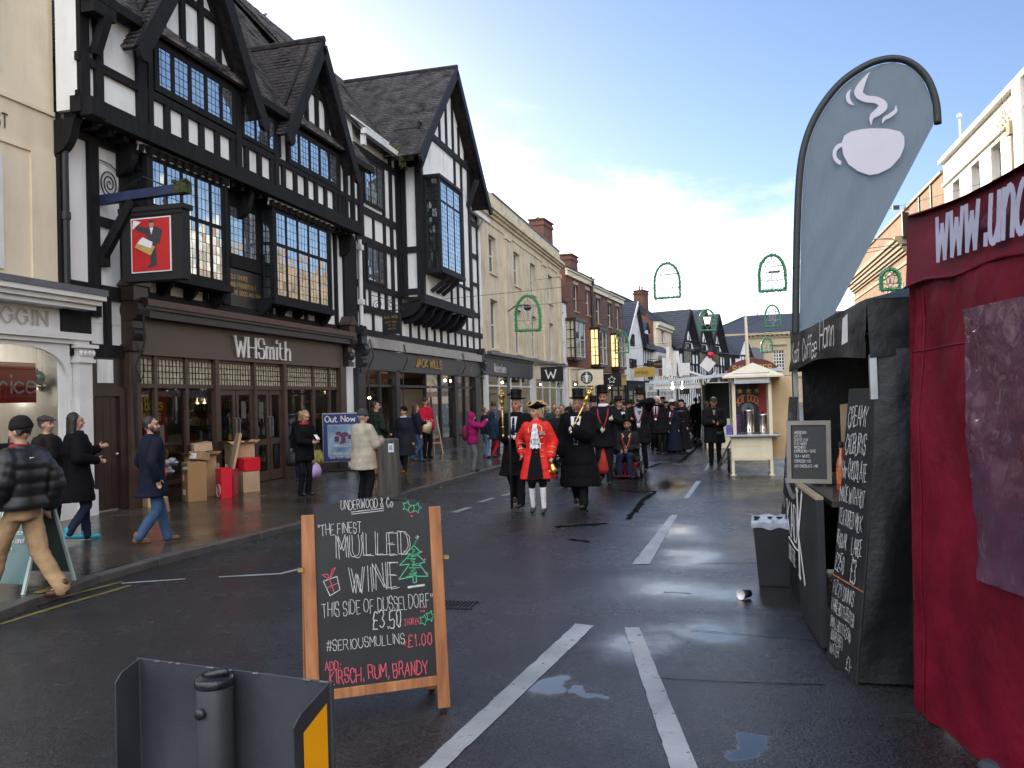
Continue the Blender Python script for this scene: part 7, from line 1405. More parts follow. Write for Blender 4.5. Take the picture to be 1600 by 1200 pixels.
lg.build('cup_emblem', mat('emblem_white', (.50, .49, .57), .6, .04, 3, 0), ff)
# ============ people ============
def capsule(mb, a, b, r0, r1, seg=10):
    a, b = V(a), V(b); d = b-a
    if d.length < 1e-5: mb.ball(a, r0, seg, 6); return
    t = d.normalized(); P, Rr = [], []
    for q in (80, 50, 20): P.append(a-t*r0*math.sin(R_(q))); Rr.append(r0*math.cos(R_(q)))
    for k in range(4): P.append(a.lerp(b, k/3)); Rr.append(r0+(r1-r0)*k/3)
    for q in (20, 50, 80): P.append(b+t*r1*math.sin(R_(q))); Rr.append(r1*math.cos(R_(q)))
    mb.tube(P, Rr, seg)
def loft(mb, L_, seg=20, power=2.3):
    vs = []
    for z, rx, ry, *c in L_:
        cx, cy = (c+[0, 0])[:2]
        for k in range(seg):
            q = 2*math.pi*k/seg; c_, s_ = math.cos(q), math.sin(q); m_ = (abs(c_)**power+abs(s_)**power)**(-1/power); vs.append((cx+rx*c_*m_, cy+ry*s_*m_, z))
    n = len(L_); mb.add(vs, [(i*seg+k, i*seg+(k+1) % seg, (i+1)*seg+(k+1) % seg, (i+1)*seg+k) for i in range(n-1) for k in range(seg)]+[tuple(range(seg-1, -1, -1)), tuple((n-1)*seg+k for k in range(seg))])
WSC = bpy.data.scenes.new('workbench')
def fused(mb, name, m, parent=None, vox=.014, sm=4, wr=0, wf=9, seed=0):
    """one continuous skin over overlapping limbs, slightly relaxed, with cloth folds if wr"""
    me = bpy.data.meshes.new(name); me.from_pydata(mb.v, [], mb.f); o = bpy.data.objects.new(name, me); WSC.collection.objects.link(o)
    r = o.modifiers.new('Remesh', 'REMESH'); r.mode = 'VOXEL'; r.voxel_size = vox; s_ = o.modifiers.new('Smooth', 'SMOOTH'); s_.factor = .5; s_.iterations = sm
    with bpy.context.temp_override(scene=WSC, view_layer=WSC.view_layers[0]):
        dg = bpy.context.evaluated_depsgraph_get(); nm = bpy.data.meshes.new_from_object(o.evaluated_get(dg))
    o.modifiers.clear(); o.data = nm; bpy.data.meshes.remove(me); nm.name = name
    WSC.collection.objects.unlink(o); COL.objects.link(o)
    if wr:
        nv = len(nm.vertices); co = [0.0]*nv*3; no = [0.0]*nv*3; nm.vertices.foreach_get('co', co); nm.vertices.foreach_get('normal', no)
        for i in range(0, nv*3, 3):
            x, y, z = co[i:i+3]; k = wr*(noise.noise(V((x*wf+seed, y*wf, z*wf*.45)))+.55*noise.noise(V((x*wf*.6, y*wf*.6+seed, z*wf*1.6)))+.4*abs(noise.noise(V((x*wf*1.7+seed, y*wf*1.7, z*wf*2.6))))+.10*noise.noise(V((x*wf*4, y*wf*4, z*wf*4+seed))))
            co[i] += no[i]*k; co[i+1] += no[i+1]*k; co[i+2] += no[i+2]*k
        nm.vertices.foreach_set('co', co)
    nm.materials.clear(); nm.materials.append(m); nm.polygons.foreach_set('use_smooth', [True]*len(nm.polygons)); nm.update()
    if parent: o.parent = parent
    return o
def ik(a, c, l1, l2, pole):
    a, c = V(a), V(c); d = c-a; L_ = min(d.length, (l1+l2)*.999); t = d.normalized(); x = (l1*l1-l2*l2+L_*L_)/(2*L_); h = math.sqrt(max(0, l1*l1-x*x)); p = V(pole); p = (p-t*p.dot(t)).normalized()
    return a+t*x+p*h, a+t*L_
SKM = [mat('skin_fair', (.42, .235, .165), .5, .12, 12, .1), mat('skin_ruddy', (.44, .20, .14), .5, .15, 12, .1), mat('skin_tan', (.34, .185, .12), .5, .1, 12, .1)]
_fab = {}
def fabric(col, rough=.85, sheen=.0):
    k = (tuple(col), rough)
    if k not in _fab: _fab[k] = mat('fabric_%d' % len(_fab), col, rough, .18, 6, .25, bs=60, dist=.003, sheen=sheen, spec=.12)
    return _fab[k]
HRM = dict(black=mat('hair_black', (.012, .009, .008), .5, .3, 30, .4, stretch=(1, 1, .3)), brown=mat('hair_brown', (.045, .024, .013), .5, .3, 30, .4, stretch=(1, 1, .3)), blonde=mat('hair_blonde', (.28, .18, .085), .5, .3, 30, .4, stretch=(1, 1, .3)), grey=mat('hair_grey', (.30, .29, .28), .6, .3, 30, .4), white=mat('hair_white', (.62, .60, .58), .6, .2, 30, .4))
EYE = mat('eye_dark', (.015, .01, .01), .2); LIP = mat('lip', (.25, .07, .06), .5)
SHN = mat('black_shoe', (.012, .011, .011), .25); GLV = mat('white_glove', (.70, .69, .72), .7, .06, 20, .2)
TORSO = [(.84, .165, .12), (.95, .172, .125), (1.06, .150, .115), (1.20, .165, .125), (1.33, .172, .120), (1.42, .148, .095), (1.475, .082, .072), (1.50, .06, .06)]
PCOUNT = [0]
def person(label, pos, face, h=1.75, stride=.0, hands=None, head=(0, 0), top=None, bottom=None, shoes=None, hair='brown', hairlen=0, hat=None, skin=0, vox=.016, lean=0, face_on=True, gloves=False, extra=(), sit=False, sex='m', beard=None, hood=None, scarf=None, group=None, shirt=None, tie=None, name='person'):
    """pos: feet on the ground; face 0 looks at the camera, +90 to the right of the picture"""
    PCOUNT[0] += 1; sd_ = PCOUNT[0]*3.7; s = h/1.75; hands = hands or {}
    sh = lambda p: V((p[0], p[1]-lean*max(0, p[2]-.95), p[2]-(.45 if sit else 0)))
    HM = Matrix.Translation(sh((0, 0, 1.50))) @ Matrix.Rotation(R_(head[0]), 4, 'Z') @ Matrix.Rotation(R_(head[1]), 4, 'X') @ Matrix.Translation(V((0, 0, -1.50)))
    hd_ = lambda p: HM @ V(p)
    HR = HM.to_3x3()
    B = MB(); HAND = {}; ARM = {}; wd = .172 if sex == 'm' else .152
    loft(B, [(sh((0, 0, z)).z, rx*.93, ry*.9, 0, sh((0, 0, z)).y) for z, rx, ry in TORSO]); capsule(B, sh((0, .01, 1.44)), hd_((0, 0, 1.56)), .058, .052)
    B.ball(hd_((0, .012, 1.645)), (.074, .092, .105), 14, 10, rot=HR); B.ball(hd_((0, -.028, 1.578)), (.054, .058, .062), 12, 8, rot=HR); B.ball(hd_((0, -.055, 1.60)), (.045, .04, .05), 10, 6, rot=HR)
    capsule(B, hd_((0, -.088, 1.640)), hd_((0, -.108, 1.608)), .010, .016, 8); B.ball(hd_((0, -.078, 1.675)), (.05, .02, .014), 10, 6, rot=HR)
    for sx in (-1, 1): B.ball(hd_((.077*sx, .01, 1.622)), (.012, .022, .034), 8, 6, rot=HR); B.ball(hd_((.038*sx, -.06, 1.6)), (.022, .02, .026), 8, 6, rot=HR)
    for sx, k in ((1, 'l'), (-1, 'r')):
        shp = sh((wd*sx, 0, 1.385)); tgt = sh(hands.get(k, (sx*.25, -.04 if stride == 0 else sx*stride*.25-.03, .80)))
        el, wr = ik(shp, tgt, .285, .255, (sx*.6, .7, -.5)); ARM[k] = (shp, el, wr); capsule(B, shp, el, .048, .040); capsule(B, el, wr, .040, .027)
        d = (wr-el).normalized(); dn = V((0, 0, -1)) if d.z < -.5 else d; dn = (d*.7+dn*.3).normalized(); sd = V((0, -1, 0)) if abs(dn.y) < .6 else V((0, 0, 1)); th_ = (sd-dn*sd.dot(dn)).normalized(); ax = dn.cross(th_).normalized()*(-sx)
        G = MB(); pal = wr+dn*.045; B.ball(pal, (.030, .030, .030), 8, 6); capsule(B, wr, wr+dn*.075, .026, .030)
        capsule(G, wr-dn*.02, wr+dn*.075, .034, .037)
        for i, (o_, L_) in enumerate(((-.027, .062), (-.009, .072), (.009, .068), (.026, .052))):
            b0 = wr+dn*.082+th_*o_; m1 = b0+(dn*.8+ax*.35).normalized()*L_*.55; e1 = m1+(dn*.45+ax*.85).normalized()*L_*.5
            capsule(B, b0, m1, .0095, .0085, 7); capsule(B, m1, e1, .0085, .007, 7); capsule(G, b0, m1, .013, .012, 7); capsule(G, m1, e1, .012, .010, 7)
        t0 = wr+dn*.03+th_*.028; t1 = t0+(th_*.7+dn*.6+ax*.2).normalized()*.04; t2 = t1+(th_*.2+dn*.8+ax*.4).normalized()*.03
        for q, r0 in ((B, .011), (G, .015)): capsule(q, t0, t1, r0, r0*.9, 7); capsule(q, t1, t2, r0*.9, r0*.75, 7)
        HAND[k] = wr+dn*.09+ax*.02; ARM[k+'g'] = G
    LEG = {}
    for sx, k in ((1, 'l'), (-1, 'r')):
        hip = sh((.088*sx, 0, .90)); fy = -sx*stride/2; lift = .07 if fy > .1 else 0
        if sit: kn = V((.11*sx, -.42, .50)); an = V((.11*sx, -.46, .12))
        else: kn, an = ik(hip, (.095*sx, fy, .085+lift), .42, .41, (0, -1, .05))
        LEG[k] = (hip, kn, an, lift); capsule(B, hip, kn, .075, .052); capsule(B, kn, an, .052, .036); capsule(B, an+V((0, .02, -.03)), an+V((0, -.11, -.045)), .024, .018)
    o = fused(B, name, SKM[skin], None, vox*.82, 2); tag(o, label, 'person', group); o.location = pos; o.rotation_euler = (0, 0, R_(face)); o.scale = (s, s, s)
    def add(fn, nm, m, wr=0, v=vox, sm=4, wf=9): q = MB(); fn(q); return fused(q, nm, m, o, v, sm, wr, wf, sd_)
    def rings(q, a, b, r0, r1, n=5):
        for i in range(n): c = V(a).lerp(V(b), (i+.5)/n); q.ball(c, r0+(r1-r0)*i/max(1, n-1), 10, 7)
    # trousers / legs
    if bottom:
        def tr(q):
            loft(q, [(sh((0, 0, z)).z, rx+.012, ry+.012, 0, sh((0, 0, z)).y) for z, rx, ry in ((.80, .15, .115), (.92, .168, .125), (1.02, .155, .12))])
            for k in 'lr': hip, kn, an, lf = LEG[k]; w_ = bottom.get('w', 0); capsule(q, hip, kn, .094, .068+w_); capsule(q, kn, an.lerp(kn, bottom['crop']) if 'crop' in bottom else an+V((0, .005, -.025)), .066+w_, .058+w_)
        add(tr, bottom.get('name', 'trousers'), bottom['m'], .014)
        if bottom.get('crop', 0) > .3:
            def sk(q):
                for k in 'lr': hip, kn, an, lf = LEG[k]; capsule(q, kn.lerp(an, .2), an, .056, .040)
            add(sk, 'stocking', fabric((.74, .73, .74)), 0)
    for k in 'lr':
        hip, kn, an, lf = LEG[k]; q = MB(); capsule(q, an+V((0, .035, -.035-lf*.2)), an+V((0, -.14, -.05-lf*.4)), .043, .036); capsule(q, an+V((0, .02, -.01)), an+V((0, .02, .03)), .044, .044)
        q2 = fused(q, 'shoe', shoes or SHN, o, vox*.8, 2)
    # upper garment
    t = dict(hem=.84, bulk=.02, m=fabric((.02, .02, .025)), name='coat', flare=.02, puff=0, sleeve=.0, tail=0); t.update(top or {})
    def ct_(q):
        L_ = []; zt = 1.46; b = t['bulk']; n = 70 if t['puff'] else 26
        for i in range(n+1):
            z = t['hem']+(zt-t['hem'])*i/n
            for (z0, x0, y0), (z1, x1, y1) in zip(TORSO, TORSO[1:]):
                if z0 <= z <= z1: u = (z-z0)/(z1-z0); rx, ry = x0+(x1-x0)*u, y0+(y1-y0)*u; break
            else: rx, ry = (.175, .13)
            if z < .95: k_ = (.95-z); rx = max(rx, .172)+k_*t['flare']*2; ry = max(ry, .128)+k_*t['flare']*2.4
            if sex == 'f' and 1.15 < z < 1.35: ry += .018
            pf = 1+(t['puff']*abs(math.sin((z-t['hem'])*math.pi/.125))**.45 if t['puff'] else 0)
            if sit and z < .9: continue
            p = sh((0, 0, z)); L_.append((p.z, (rx+b)*pf, (ry+b)*pf, 0, p.y+(stride*.06 if z < .7 else 0)))
        loft(q, L_, 56 if t['puff'] else 24)
        for k in 'lr':
            a, e, w_ = ARM[k]; w2 = e.lerp(w_, .97); sb = t['sleeve']; capsule(q, a, e, .062+b*.8+sb, .052+b*.7+sb); capsule(q, e, w2, .052+b*.7+sb, .042+b*.5+sb*1.3)
            if t['puff']: rings(q, a, e, .070+b, .064+b, 3); rings(q, e, w2, .064+b, .050+b, 3)
        p = sh((0, .0, 1.46)); loft(q, [(p.z-.05, .10+b, .085+b, 0, p.y), (p.z+.02, .075+b*.6, .07+b*.6, 0, p.y+.005), (p.z+.045, .066+b*.4, .064+b*.4, 0, p.y+.008)])
        if sit:
            for k in 'lr': hip, kn, an, lf = LEG[k]; capsule(q, hip, kn.lerp(hip, .35), .11, .10)
    add(ct_, t['name'], t['m'], t.get('wr', .013), wf=t.get('wf', 8))
    def chest(x, z, d=.0):
        for (z0, x0, y0), (z1, x1, y1) in zip(TORSO, TORSO[1:]):
            if z0 <= z <= z1: u = (z-z0)/(z1-z0); rx, ry = x0+(x1-x0)*u, y0+(y1-y0)*u; break
        else: rx, ry = .175, .13
        if z < .95: k_ = .95-z; rx = max(rx, .172)+k_*t['flare']*2; ry = max(ry, .128)+k_*t['flare']*2.4
        if sex == 'f' and 1.15 < z < 1.35: ry += .018
        rx += t['bulk']; ry += t['bulk']; p = sh((0, 0, z)); return V((x, p.y-ry*max(.05, 1-min(1, abs(x)/rx)**2.3)**(1/2.3)-d, p.z))
    def front(pts, nm, m, d=.006, th=.006):
        b = MB(); b.flat([chest(x, z, d) for x, z in pts], th, n=(0, -1, 0)); b.build(nm, m, o); return b
    if shirt:
        w_ = shirt.get('w', .055); z0 = shirt.get('z0', 1.0); b = MB(); N_ = 7; zz = [z0+(1.44-z0)*i/N_ for i in range(N_+1)]
        for (za, zb) in zip(zz, zz[1:]): wa, wb = [w_*(.35+.65*(q-z0)/(1.44-z0)) for q in (za, zb)]; b.add([chest(-wa, za, .010), chest(wa, za, .010), chest(wb, zb, .010), chest(-wb, zb, .010)], [(0, 1, 2, 3)])
        b.build('shirt_front', shirt['m'], o)
        if tie:
            b = MB(); zz = [1.43, 1.40, 1.25, max(z0+.02, 1.02), max(z0, .98)]; ww = [.014, .020, .028, .034, .004]
            for i in range(4): b.add([chest(-ww[i+1], zz[i+1], .016), chest(ww[i+1], zz[i+1], .016), chest(ww[i], zz[i], .016), chest(-ww[i], zz[i], .016)], [(0, 1, 2, 3)])
            b.build('tie', tie, o)
    if scarf: add(lambda q: q.lathe([(.055, -.03), (.095, -.04), (.105, -.005), (.095, .035), (.06, .04)], sh((0, -.005, 1.475)), 18, sy=.95), 'scarf', scarf, .008, sm=2)
    if gloves:
        for k in 'lr': fused(ARM[k+'g'], 'glove', gloves if not isinstance(gloves, bool) else GLV, o, max(.009, vox*.6), 1)
    # head
    if hair:
        def hr(q):
            q.ball(hd_((0, .030, 1.668)), (.083, .090, .098), 14, 10, rot=HR)
            if hairlen: 
                for i in range(5): a = (i-2)*.03; capsule(q, hd_((a, .07-abs(a)*.6, 1.66)), hd_((a*1.25, .085-abs(a)*.4, 1.60-hairlen)), .05, .040)
                for sx in (-1, 1): capsule(q, hd_((.068*sx, .02, 1.66)), hd_((.075*sx, .02, 1.58-hairlen*.6)), .026, .024)
            else:
                for sx in (-1, 1): capsule(q, hd_((.070*sx, .015, 1.66)), hd_((.068*sx, .045, 1.60)), .020, .018)
        add(hr, 'hair', HRM[hair], .004, sm=2, wf=30)
    if face_on:
        for sx in (-1, 1): b = MB(); b.ball(hd_((.030*sx, -.079, 1.637)), (.014, .010, .008), 8, 6, rot=HR); b.build('eye', EYE, o, True)
        b = MB(); b.ball(hd_((0, -.094, 1.568)), (.024, .008, .007), 8, 6, rot=HR); b.build('mouth', LIP, o, True)
        b = MB(); [b.ball(hd_((.032*sx, -.091, 1.662)), (.020, .007, .004), 8, 5, rot=HR) for sx in (-1, 1)]; b.build('eyebrows', HRM[hair or 'grey'], o, True)
    if beard:
        q = MB(); kind, col = beard
        if kind == 'full': q.ball(hd_((0, -.045, 1.553)), (.058, .058, .045), 12, 8, rot=HR); [q.ball(hd_((.055*sx, -.02, 1.59)), (.02, .035, .04), 8, 6, rot=HR) for sx in (-1, 1)]; q.ball(hd_((0, -.098, 1.584)), (.034, .012, .008), 8, 6, rot=HR)
        else: [capsule(q, hd_((0, -.110, 1.587)), hd_((.052*sx, -.092, 1.578)), .011, .006) for sx in (-1, 1)]; [capsule(q, hd_((.052*sx, -.092, 1.578)), hd_((.062*sx, -.085, 1.592)), .006, .004) for sx in (-1, 1)]
        fused(q, 'beard' if kind == 'full' else 'moustache', HRM[col], o, .008, 1)
    if hood: add(lambda q: (q.ball(hd_((0, .03, 1.65)), (.108, .118, .135), 14, 10, rot=HR), capsule(q, hd_((0, .05, 1.56)), sh((0, .05, 1.44)), .10, .11), capsule(q, hd_((0, .03, 1.73)), hd_((0, .07, 1.78)), .07, .03)), 'hood', hood, .006)
    if hat:
        kind, m = hat; q = MB(); R4 = HR @ Matrix.Rotation(R_(-4), 3, 'X')
        if kind == 'top': q.lathe([(.001, .0), (.093, .0), (.138, .012), (.142, .022), (.135, .020), (.096, .012), (.090, .02), (.088, .09), (.094, .155), (.090, .16), (.001, .16)], hd_((0, .015, 1.715)), 26, sy=1.12, rot=R4); b = q.build('top_hat', m, o, True)
        elif kind == 'beanie': q.ball(hd_((0, .02, 1.69)), (.094, .104, .098), 16, 10, rot=HR); q.lathe([(.085, -.02), (.098, -.018), (.100, .02), (.088, .025)], hd_((0, .018, 1.672)), 18, sy=1.1, rot=HR); fused(q, 'beanie', m, o, vox*.8, 2, .003, 30, sd_)
        elif kind == 'cap': q.ball(hd_((0, .015, 1.705)), (.098, .118, .052), 16, 8, rot=HR); q.ball(hd_((0, -.095, 1.690)), (.07, .055, .012), 12, 6, rot=HR); fused(q, 'flat_cap', m, o, vox*.8, 2)
        elif kind == 'wide': q.lathe([(.001, 0), (.09, 0), (.19, .012), (.192, .02), (.10, .014), (.092, .03), (.085, .10), (.001, .105)], hd_((0, .01, 1.705)), 24, rot=HR); q.build('wide_hat', m, o, True)
        elif kind == 'tricorn':
            q.ball(hd_((0, .01, 1.715)), (.092, .10, .075), 14, 8, rot=HR); q.build('hat_crown', m, o, True); q = MB(); g_ = MB(); n = 48; vs = []; ed = []
            for i in range(n):
                a = 2*math.pi*i/n; r = .175+.03*math.cos(3*(a+math.pi/2)); u = .035+.075*(.5-.5*math.cos(3*(a+math.pi/2)))**1.2
                rr = r-u*.45; ins_ = V((.09*math.cos(a), .098*math.sin(a), .0)); out = V((rr*math.cos(a)*1.05, rr*math.sin(a)*.92, u)); C_ = V((0, .01, 1.70)); vs += [hd_(ins_+C_), hd_(out+C_)]; ed.append(hd_(out+C_+V((0, 0, .002))))
            q.add(vs, [(2*i, 2*i+1, (2*i+3) % (2*n), (2*i+2) % (2*n)) for i in range(n)]); b = q.build('tricorn_brim', m, o, True); md = b.modifiers.new('S', 'SOLIDIFY'); md.thickness = .006
            g_.tube(ed+[ed[0]], .011, 6); g_.build('gold_braid', M['gilt'], o, True)
    for fn in extra: fn(o, sh, hd_, ARM, HAND, chest)
    o['_s'] = s; mw = Matrix.Translation(V(pos)) @ Matrix.Rotation(R_(face), 4, 'Z') @ Matrix.Scale(s, 4)
    return o, mw, HAND, ARM
def held(name, lb, cat, fn, m, mw, p=(0, 0, 0)):
    """something held: built in the holder's space, standing at top level"""
    b = MB(); fn(b); b.v = [tuple((mw @ V(v))-(mw @ V(p))) for v in b.v]; return tag(b.build(name, m, None, True, loc=mw @ V(p)), lb, cat)
fb = fabric; PVZ = .08
def at_px(px, Y_, z=0): q = dp(px, 640, Y_); return V((q.x, Y_, z))
def hgt(px, py, Y_, z=0, hat=0): return dp(px, py, Y_).z-z-hat
BLK = fb((.0045, .0045, .006)); BLK2 = fb((.0075, .0075, .010)); NVY = fb((.010, .013, .026)); WSH = fb((.68, .68, .72), .7); FELT = mat('black_felt', (.004, .004, .005), .6, .3, 20, .1, spec=.15)
JEAN = fb((.045, .085, .16)); DJ = fb((.015, .022, .045))
# --- foreground left
def logo(o, sh, hd_, ARM, HAND, chest):
    b = MB(); z = 1.36
    for k in range(3): b.tube([V((.035+.0*k, .165, z+.012*k)), V((.085, .165, z+.012*k))], .005, 5)
    b.build('chest_logo', M['letter'], o)
    b = MB(); b.tube([V((-.16, -.05, .88)), V((-.17, -.05, .78)), V((-.165, -.06, .76)), V((-.16, -.05, .80)), V((-.155, -.05, .86))], .004, 5); b.build('drawcord', BLK, o)
PF = mat('puffer_nylon', (.006, .007, .010), .42, .1, 6, .2, bs=30, dist=.004)
P1 = at_px(32, 6.42, .0); person('man in a glossy black puffer jacket and tan chinos striding left', P1, -86, h=1.74, stride=.66, head=(6, 6), hands={'r': (-.27, .06, .90), 'l': (.25, -.16, .92)}, top=dict(m=PF, bulk=.055, puff=.10, hem=.90, name='puffer_jacket', wr=.005, flare=0), bottom=dict(m=fb((.36, .235, .13)), w=.014), shoes=mat('brown_shoe', (.07, .02, .012), .35), hair='black', hat=('beanie', fb((.014, .012, .012))), scarf=fb((.28, .02, .03)), vox=.013, face_on=False, extra=(logo,))
P2 = gp(122, 846, PVZ); person('person in a long black hooded coat with turquoise trainers facing the shop', P2, 142, h=hgt(95, 646, P2.y, PVZ), stride=.25, head=(-6, 0), hands={'l': (.16, -.30, 1.25), 'r': (-.2, -.2, 1.1)}, top=dict(m=BLK, bulk=.05, hem=.55, flare=.06), bottom=dict(m=DJ), shoes=mat('turquoise_trainer', (.03, .33, .42), .5), hair='black', hairlen=.30, vox=.015, sex='f', hood=None, scarf=fb((.02, .016, .014)), extra=(lambda o, sh, hd_, ARM, HAND, chest: [b.tube([hd_((.03, -.09, 1.64)), hd_((.06, -.085, 1.64)), hd_((.08, 0, 1.645))], .003, 4) or b.build('glasses', M['black'], o) for b in (MB(),)],))
person('person in a grey-brown peaked cap, mostly hidden behind the black puffer jacket', at_px(72, 9.2, PVZ), 100, h=hgt(72, 650, 9.2, PVZ, .0), hair='brown', hat=('cap', fb((.055, .05, .045))), top=dict(m=fb((.02, .018, .016)), bulk=.04, hem=.7), bottom=dict(m=DJ))
P4 = gp(240, 852, PVZ); person('bearded man in a navy duffle coat and blue jeans walking past the red bags', P4, 148, h=hgt(228, 651, P4.y, PVZ), stride=.46, head=(-32, 0), hands={'l': (.22, -.10, .95), 'r': (-.23, .02, .92)}, top=dict(m=NVY, bulk=.035, hem=.66, flare=.05), bottom=dict(m=JEAN, w=.008), shoes=mat('tan_boot', (.16, .08, .04), .6), hair='black', beard=('full', 'brown'), vox=.014, scarf=NVY,
    extra=(lambda o, sh, hd_, ARM, HAND, chest: [b.tube([hd_((-.065, -.085, 1.64)), hd_((0, -.105, 1.645)), hd_((.065, -.085, 1.64)), hd_((.082, 0, 1.645))], .003, 4) or b.build('glasses', M['black'], o) for b in (MB(),)],))
Pb, mw, HD, AR = person('blonde woman in a black coat looking down at a phone beside the poster stand', gp(476, 774, PVZ), 62, h=1.62, head=(0, 22), hands={'l': (.08, -.34, 1.12), 'r': (-.05, -.34, 1.10)}, top=dict(m=BLK, bulk=.035, hem=.72, flare=.05), bottom=dict(m=BLK2), hair='blonde', hairlen=.06, sex='f', scarf=fb((.35, .03, .03)), lean=.08)
held('phone', 'white phone held by the blonde woman in black', 'phone', lambda b: b.obox((.02, -.46, 1.20), (.075, .012, .15), Matrix.Rotation(R_(-50), 3, 'X')), M['white_paint'], mw)
held('shopping_bag', 'colourful patterned shopper on the arm of the blonde woman', 'bag', lambda b: (loft(b, [(.62, .17, .07, .27, -.08), (.75, .16, .06, .27, -.08), (.92, .10, .03, .27, -.08)]), b.tube([(.20, -.08, .9), (.26, -.10, 1.12), (.34, -.08, .9)], .008, 5)), mat('patterned_bag', (.12, .03, .04), .5, .9, 22, 0, col2=(.5, .42, .08)), mw)
held('carrier_bag', 'lilac plastic carrier hanging below the patterned shopper', 'bag', lambda b: loft(b, [(.36, .10, .04, .22, -.12), (.5, .12, .06, .22, -.12), (.68, .05, .02, .22, -.12)]), mat('lilac_bag', (.42, .28, .55), .4, .1, 6, .3), mw)
held('handbag', 'black shoulder bag behind the blonde woman', 'handbag', lambda b: (loft(b, [(.62, .10, .14, -.20, .12), (.74, .12, .17, -.2, .12), (.9, .08, .14, -.2, .12)]), b.tube([(-.2, .0, .88), (-.15, .02, 1.42), (-.2, .24, .88)], .01, 5)), M['black'], mw)
person('dark-haired woman standing behind the blonde phone user', at_px(470, 17.2, PVZ), 8, h=hgt(470, 641, 17.2, PVZ), hair='brown', hairlen=.12, sex='f', top=dict(m=BLK2, bulk=.03, hem=.8), bottom=dict(m=DJ), skin=0)
Pb, mw, HD, AR = person('man in a bulky beige parka and grey knitted hat seen from behind', at_px(566, 13.0, PVZ), 150, h=hgt(563, 641, 13.0, PVZ), head=(-25, 5), hands={'l': (.12, -.32, 1.18), 'r': (-.10, -.32, 1.16)}, top=dict(m=fb((.40, .36, .29)), bulk=.075, hem=.66, flare=.015, wr=.009, name='parka'), bottom=dict(m=BLK2, w=.02), hair='grey', hat=('beanie', fb((.055, .055, .06))), vox=.015, face_on=False)
held('map', 'white leaflet held by the man in the beige parka', 'leaflet', lambda b: b.obox((.02, -.42, 1.22), (.16, .004, .11), Matrix.Rotation(R_(-50), 3, 'X')), PW, mw)
person('man in a dark green jacket and brown trousers behind the beige parka', gp(590, 742, PVZ), 150, h=hgt(588, 627, gp(590, 742, PVZ).y, PVZ), head=(-40, 0), stride=.2, hands={'l': (.18, -.2, 1.0), 'r': (-.18, -.2, 1.0)}, top=dict(m=fb((.016, .026, .018)), bulk=.04, hem=.86, flare=0), bottom=dict(m=fb((.16, .065, .022))), shoes=mat('brown_boot', (.13, .06, .03), .6), hair='black')
P9, mw, *_ = person('woman in a long navy coat, black hat and brown boots crossing the pavement', gp(633, 738, PVZ), -12, h=hgt(632, 636, gp(633, 738, PVZ).y, PVZ), stride=.30, top=dict(m=fb((.014, .016, .024)), bulk=.045, hem=.45, flare=.07), bottom=dict(m=BLK2), shoes=mat('tan_boot2', (.13, .055, .03), .7), hair='brown', hat=('beanie', BLK), scarf=fb((.42, .38, .40)), sex='f', skin=1)
person('woman with long brown hair in a navy jacket and jeans by the easel', gp(652, 722, PVZ), 118, h=hgt(652, 632, gp(652, 722, PVZ).y, PVZ), stride=.3, hands={'l': (.1, -.3, 1.2)}, top=dict(m=NVY, bulk=.03, hem=.85, flare=0), bottom=dict(m=JEAN), hair='brown', hairlen=.22, sex='f')
Pb, mw, *_ = person('man in a bright red jacket and brown woolly hat outside the dark shop', at_px(665, gp(660, 716, PVZ).y, PVZ), 62, h=hgt(663, 622, gp(660, 716, PVZ).y, PVZ), hands={'r': (-.12, -.3, 1.1)}, top=dict(m=fb((.42, .012, .035)), bulk=.04, hem=.84, flare=0), bottom=dict(m=BLK2), hair='grey', hat=('beanie', fb((.05, .035, .028))), skin=1)
held('folded_placard', 'yellow and white folded card carried beside the red jacket', 'placard', lambda b: (b.obox((-.26, -.34, .92), (.30, .02, .34), Matrix.Rotation(.25, 3, 'Y'))), mat('yellow_white_card', (.70, .55, .05), .5, .2, 3, 0, col2=(.75, .66, .55)), mw)
held('broom_pole', 'wooden pole with a pale blue tip above the red jacket', 'pole', lambda b: (b.tube([(.12, .1, 1.60), (.42, .1, 2.32)], .022, 6), b.obox((.10, .1, 1.60), (.26, .04, .12))), mat('pole_wood', (.28, .13, .08), .6), mw)
def backpack(m): return lambda o, sh, hd_, ARM, HAND, chest: [b.ball((0, .22, 1.15), (.15, .10, .24), 12, 8) or b.tube([(.11, -.16, 1.2), (.12, -.05, 1.45), (.11, .15, 1.35)], .02, 6) or b.tube([(-.11, -.16, 1.2), (-.12, -.05, 1.45), (-.11, .15, 1.35)], .02, 6) or b.build('backpack', m, o, True) for b in (MB(),)]
gq = gp(740, 737, PVZ); Pb, mw, *_ = person('girl in a hooded magenta anorak with a pink rucksack holding up a phone', gq, 108, h=hgt(738, 645, gq.y, PVZ), hands={'l': (.08, -.40, 1.50), 'r': (-.06, -.40, 1.48)}, top=dict(m=fb((.24, .010, .085)), bulk=.04, hem=.84, flare=0), bottom=dict(m=fb((.11, .115, .12)), w=.015), shoes=fb((.015, .015, .018)), hair='brown', hood=fb((.28, .012, .10)), sex='f', extra=(backpack(fb((.16, .015, .05))),))
held('phone', 'black phone held up by the girl in magenta', 'phone', lambda b: b.obox((.01, -.50, 1.60), (.08, .012, .13)), M['black'], mw)
q = gp(772, 716, PVZ); person('man in a grey hooded top behind the child in red trousers', at_px(772, q.y+.8, PVZ), 170, h=hgt(773, 627, q.y+.8, PVZ), top=dict(m=fb((.07, .07, .08)), bulk=.035, hem=.9, flare=0), bottom=dict(m=DJ), hair='brown', face_on=False, scarf=fb((.07, .07, .08)))
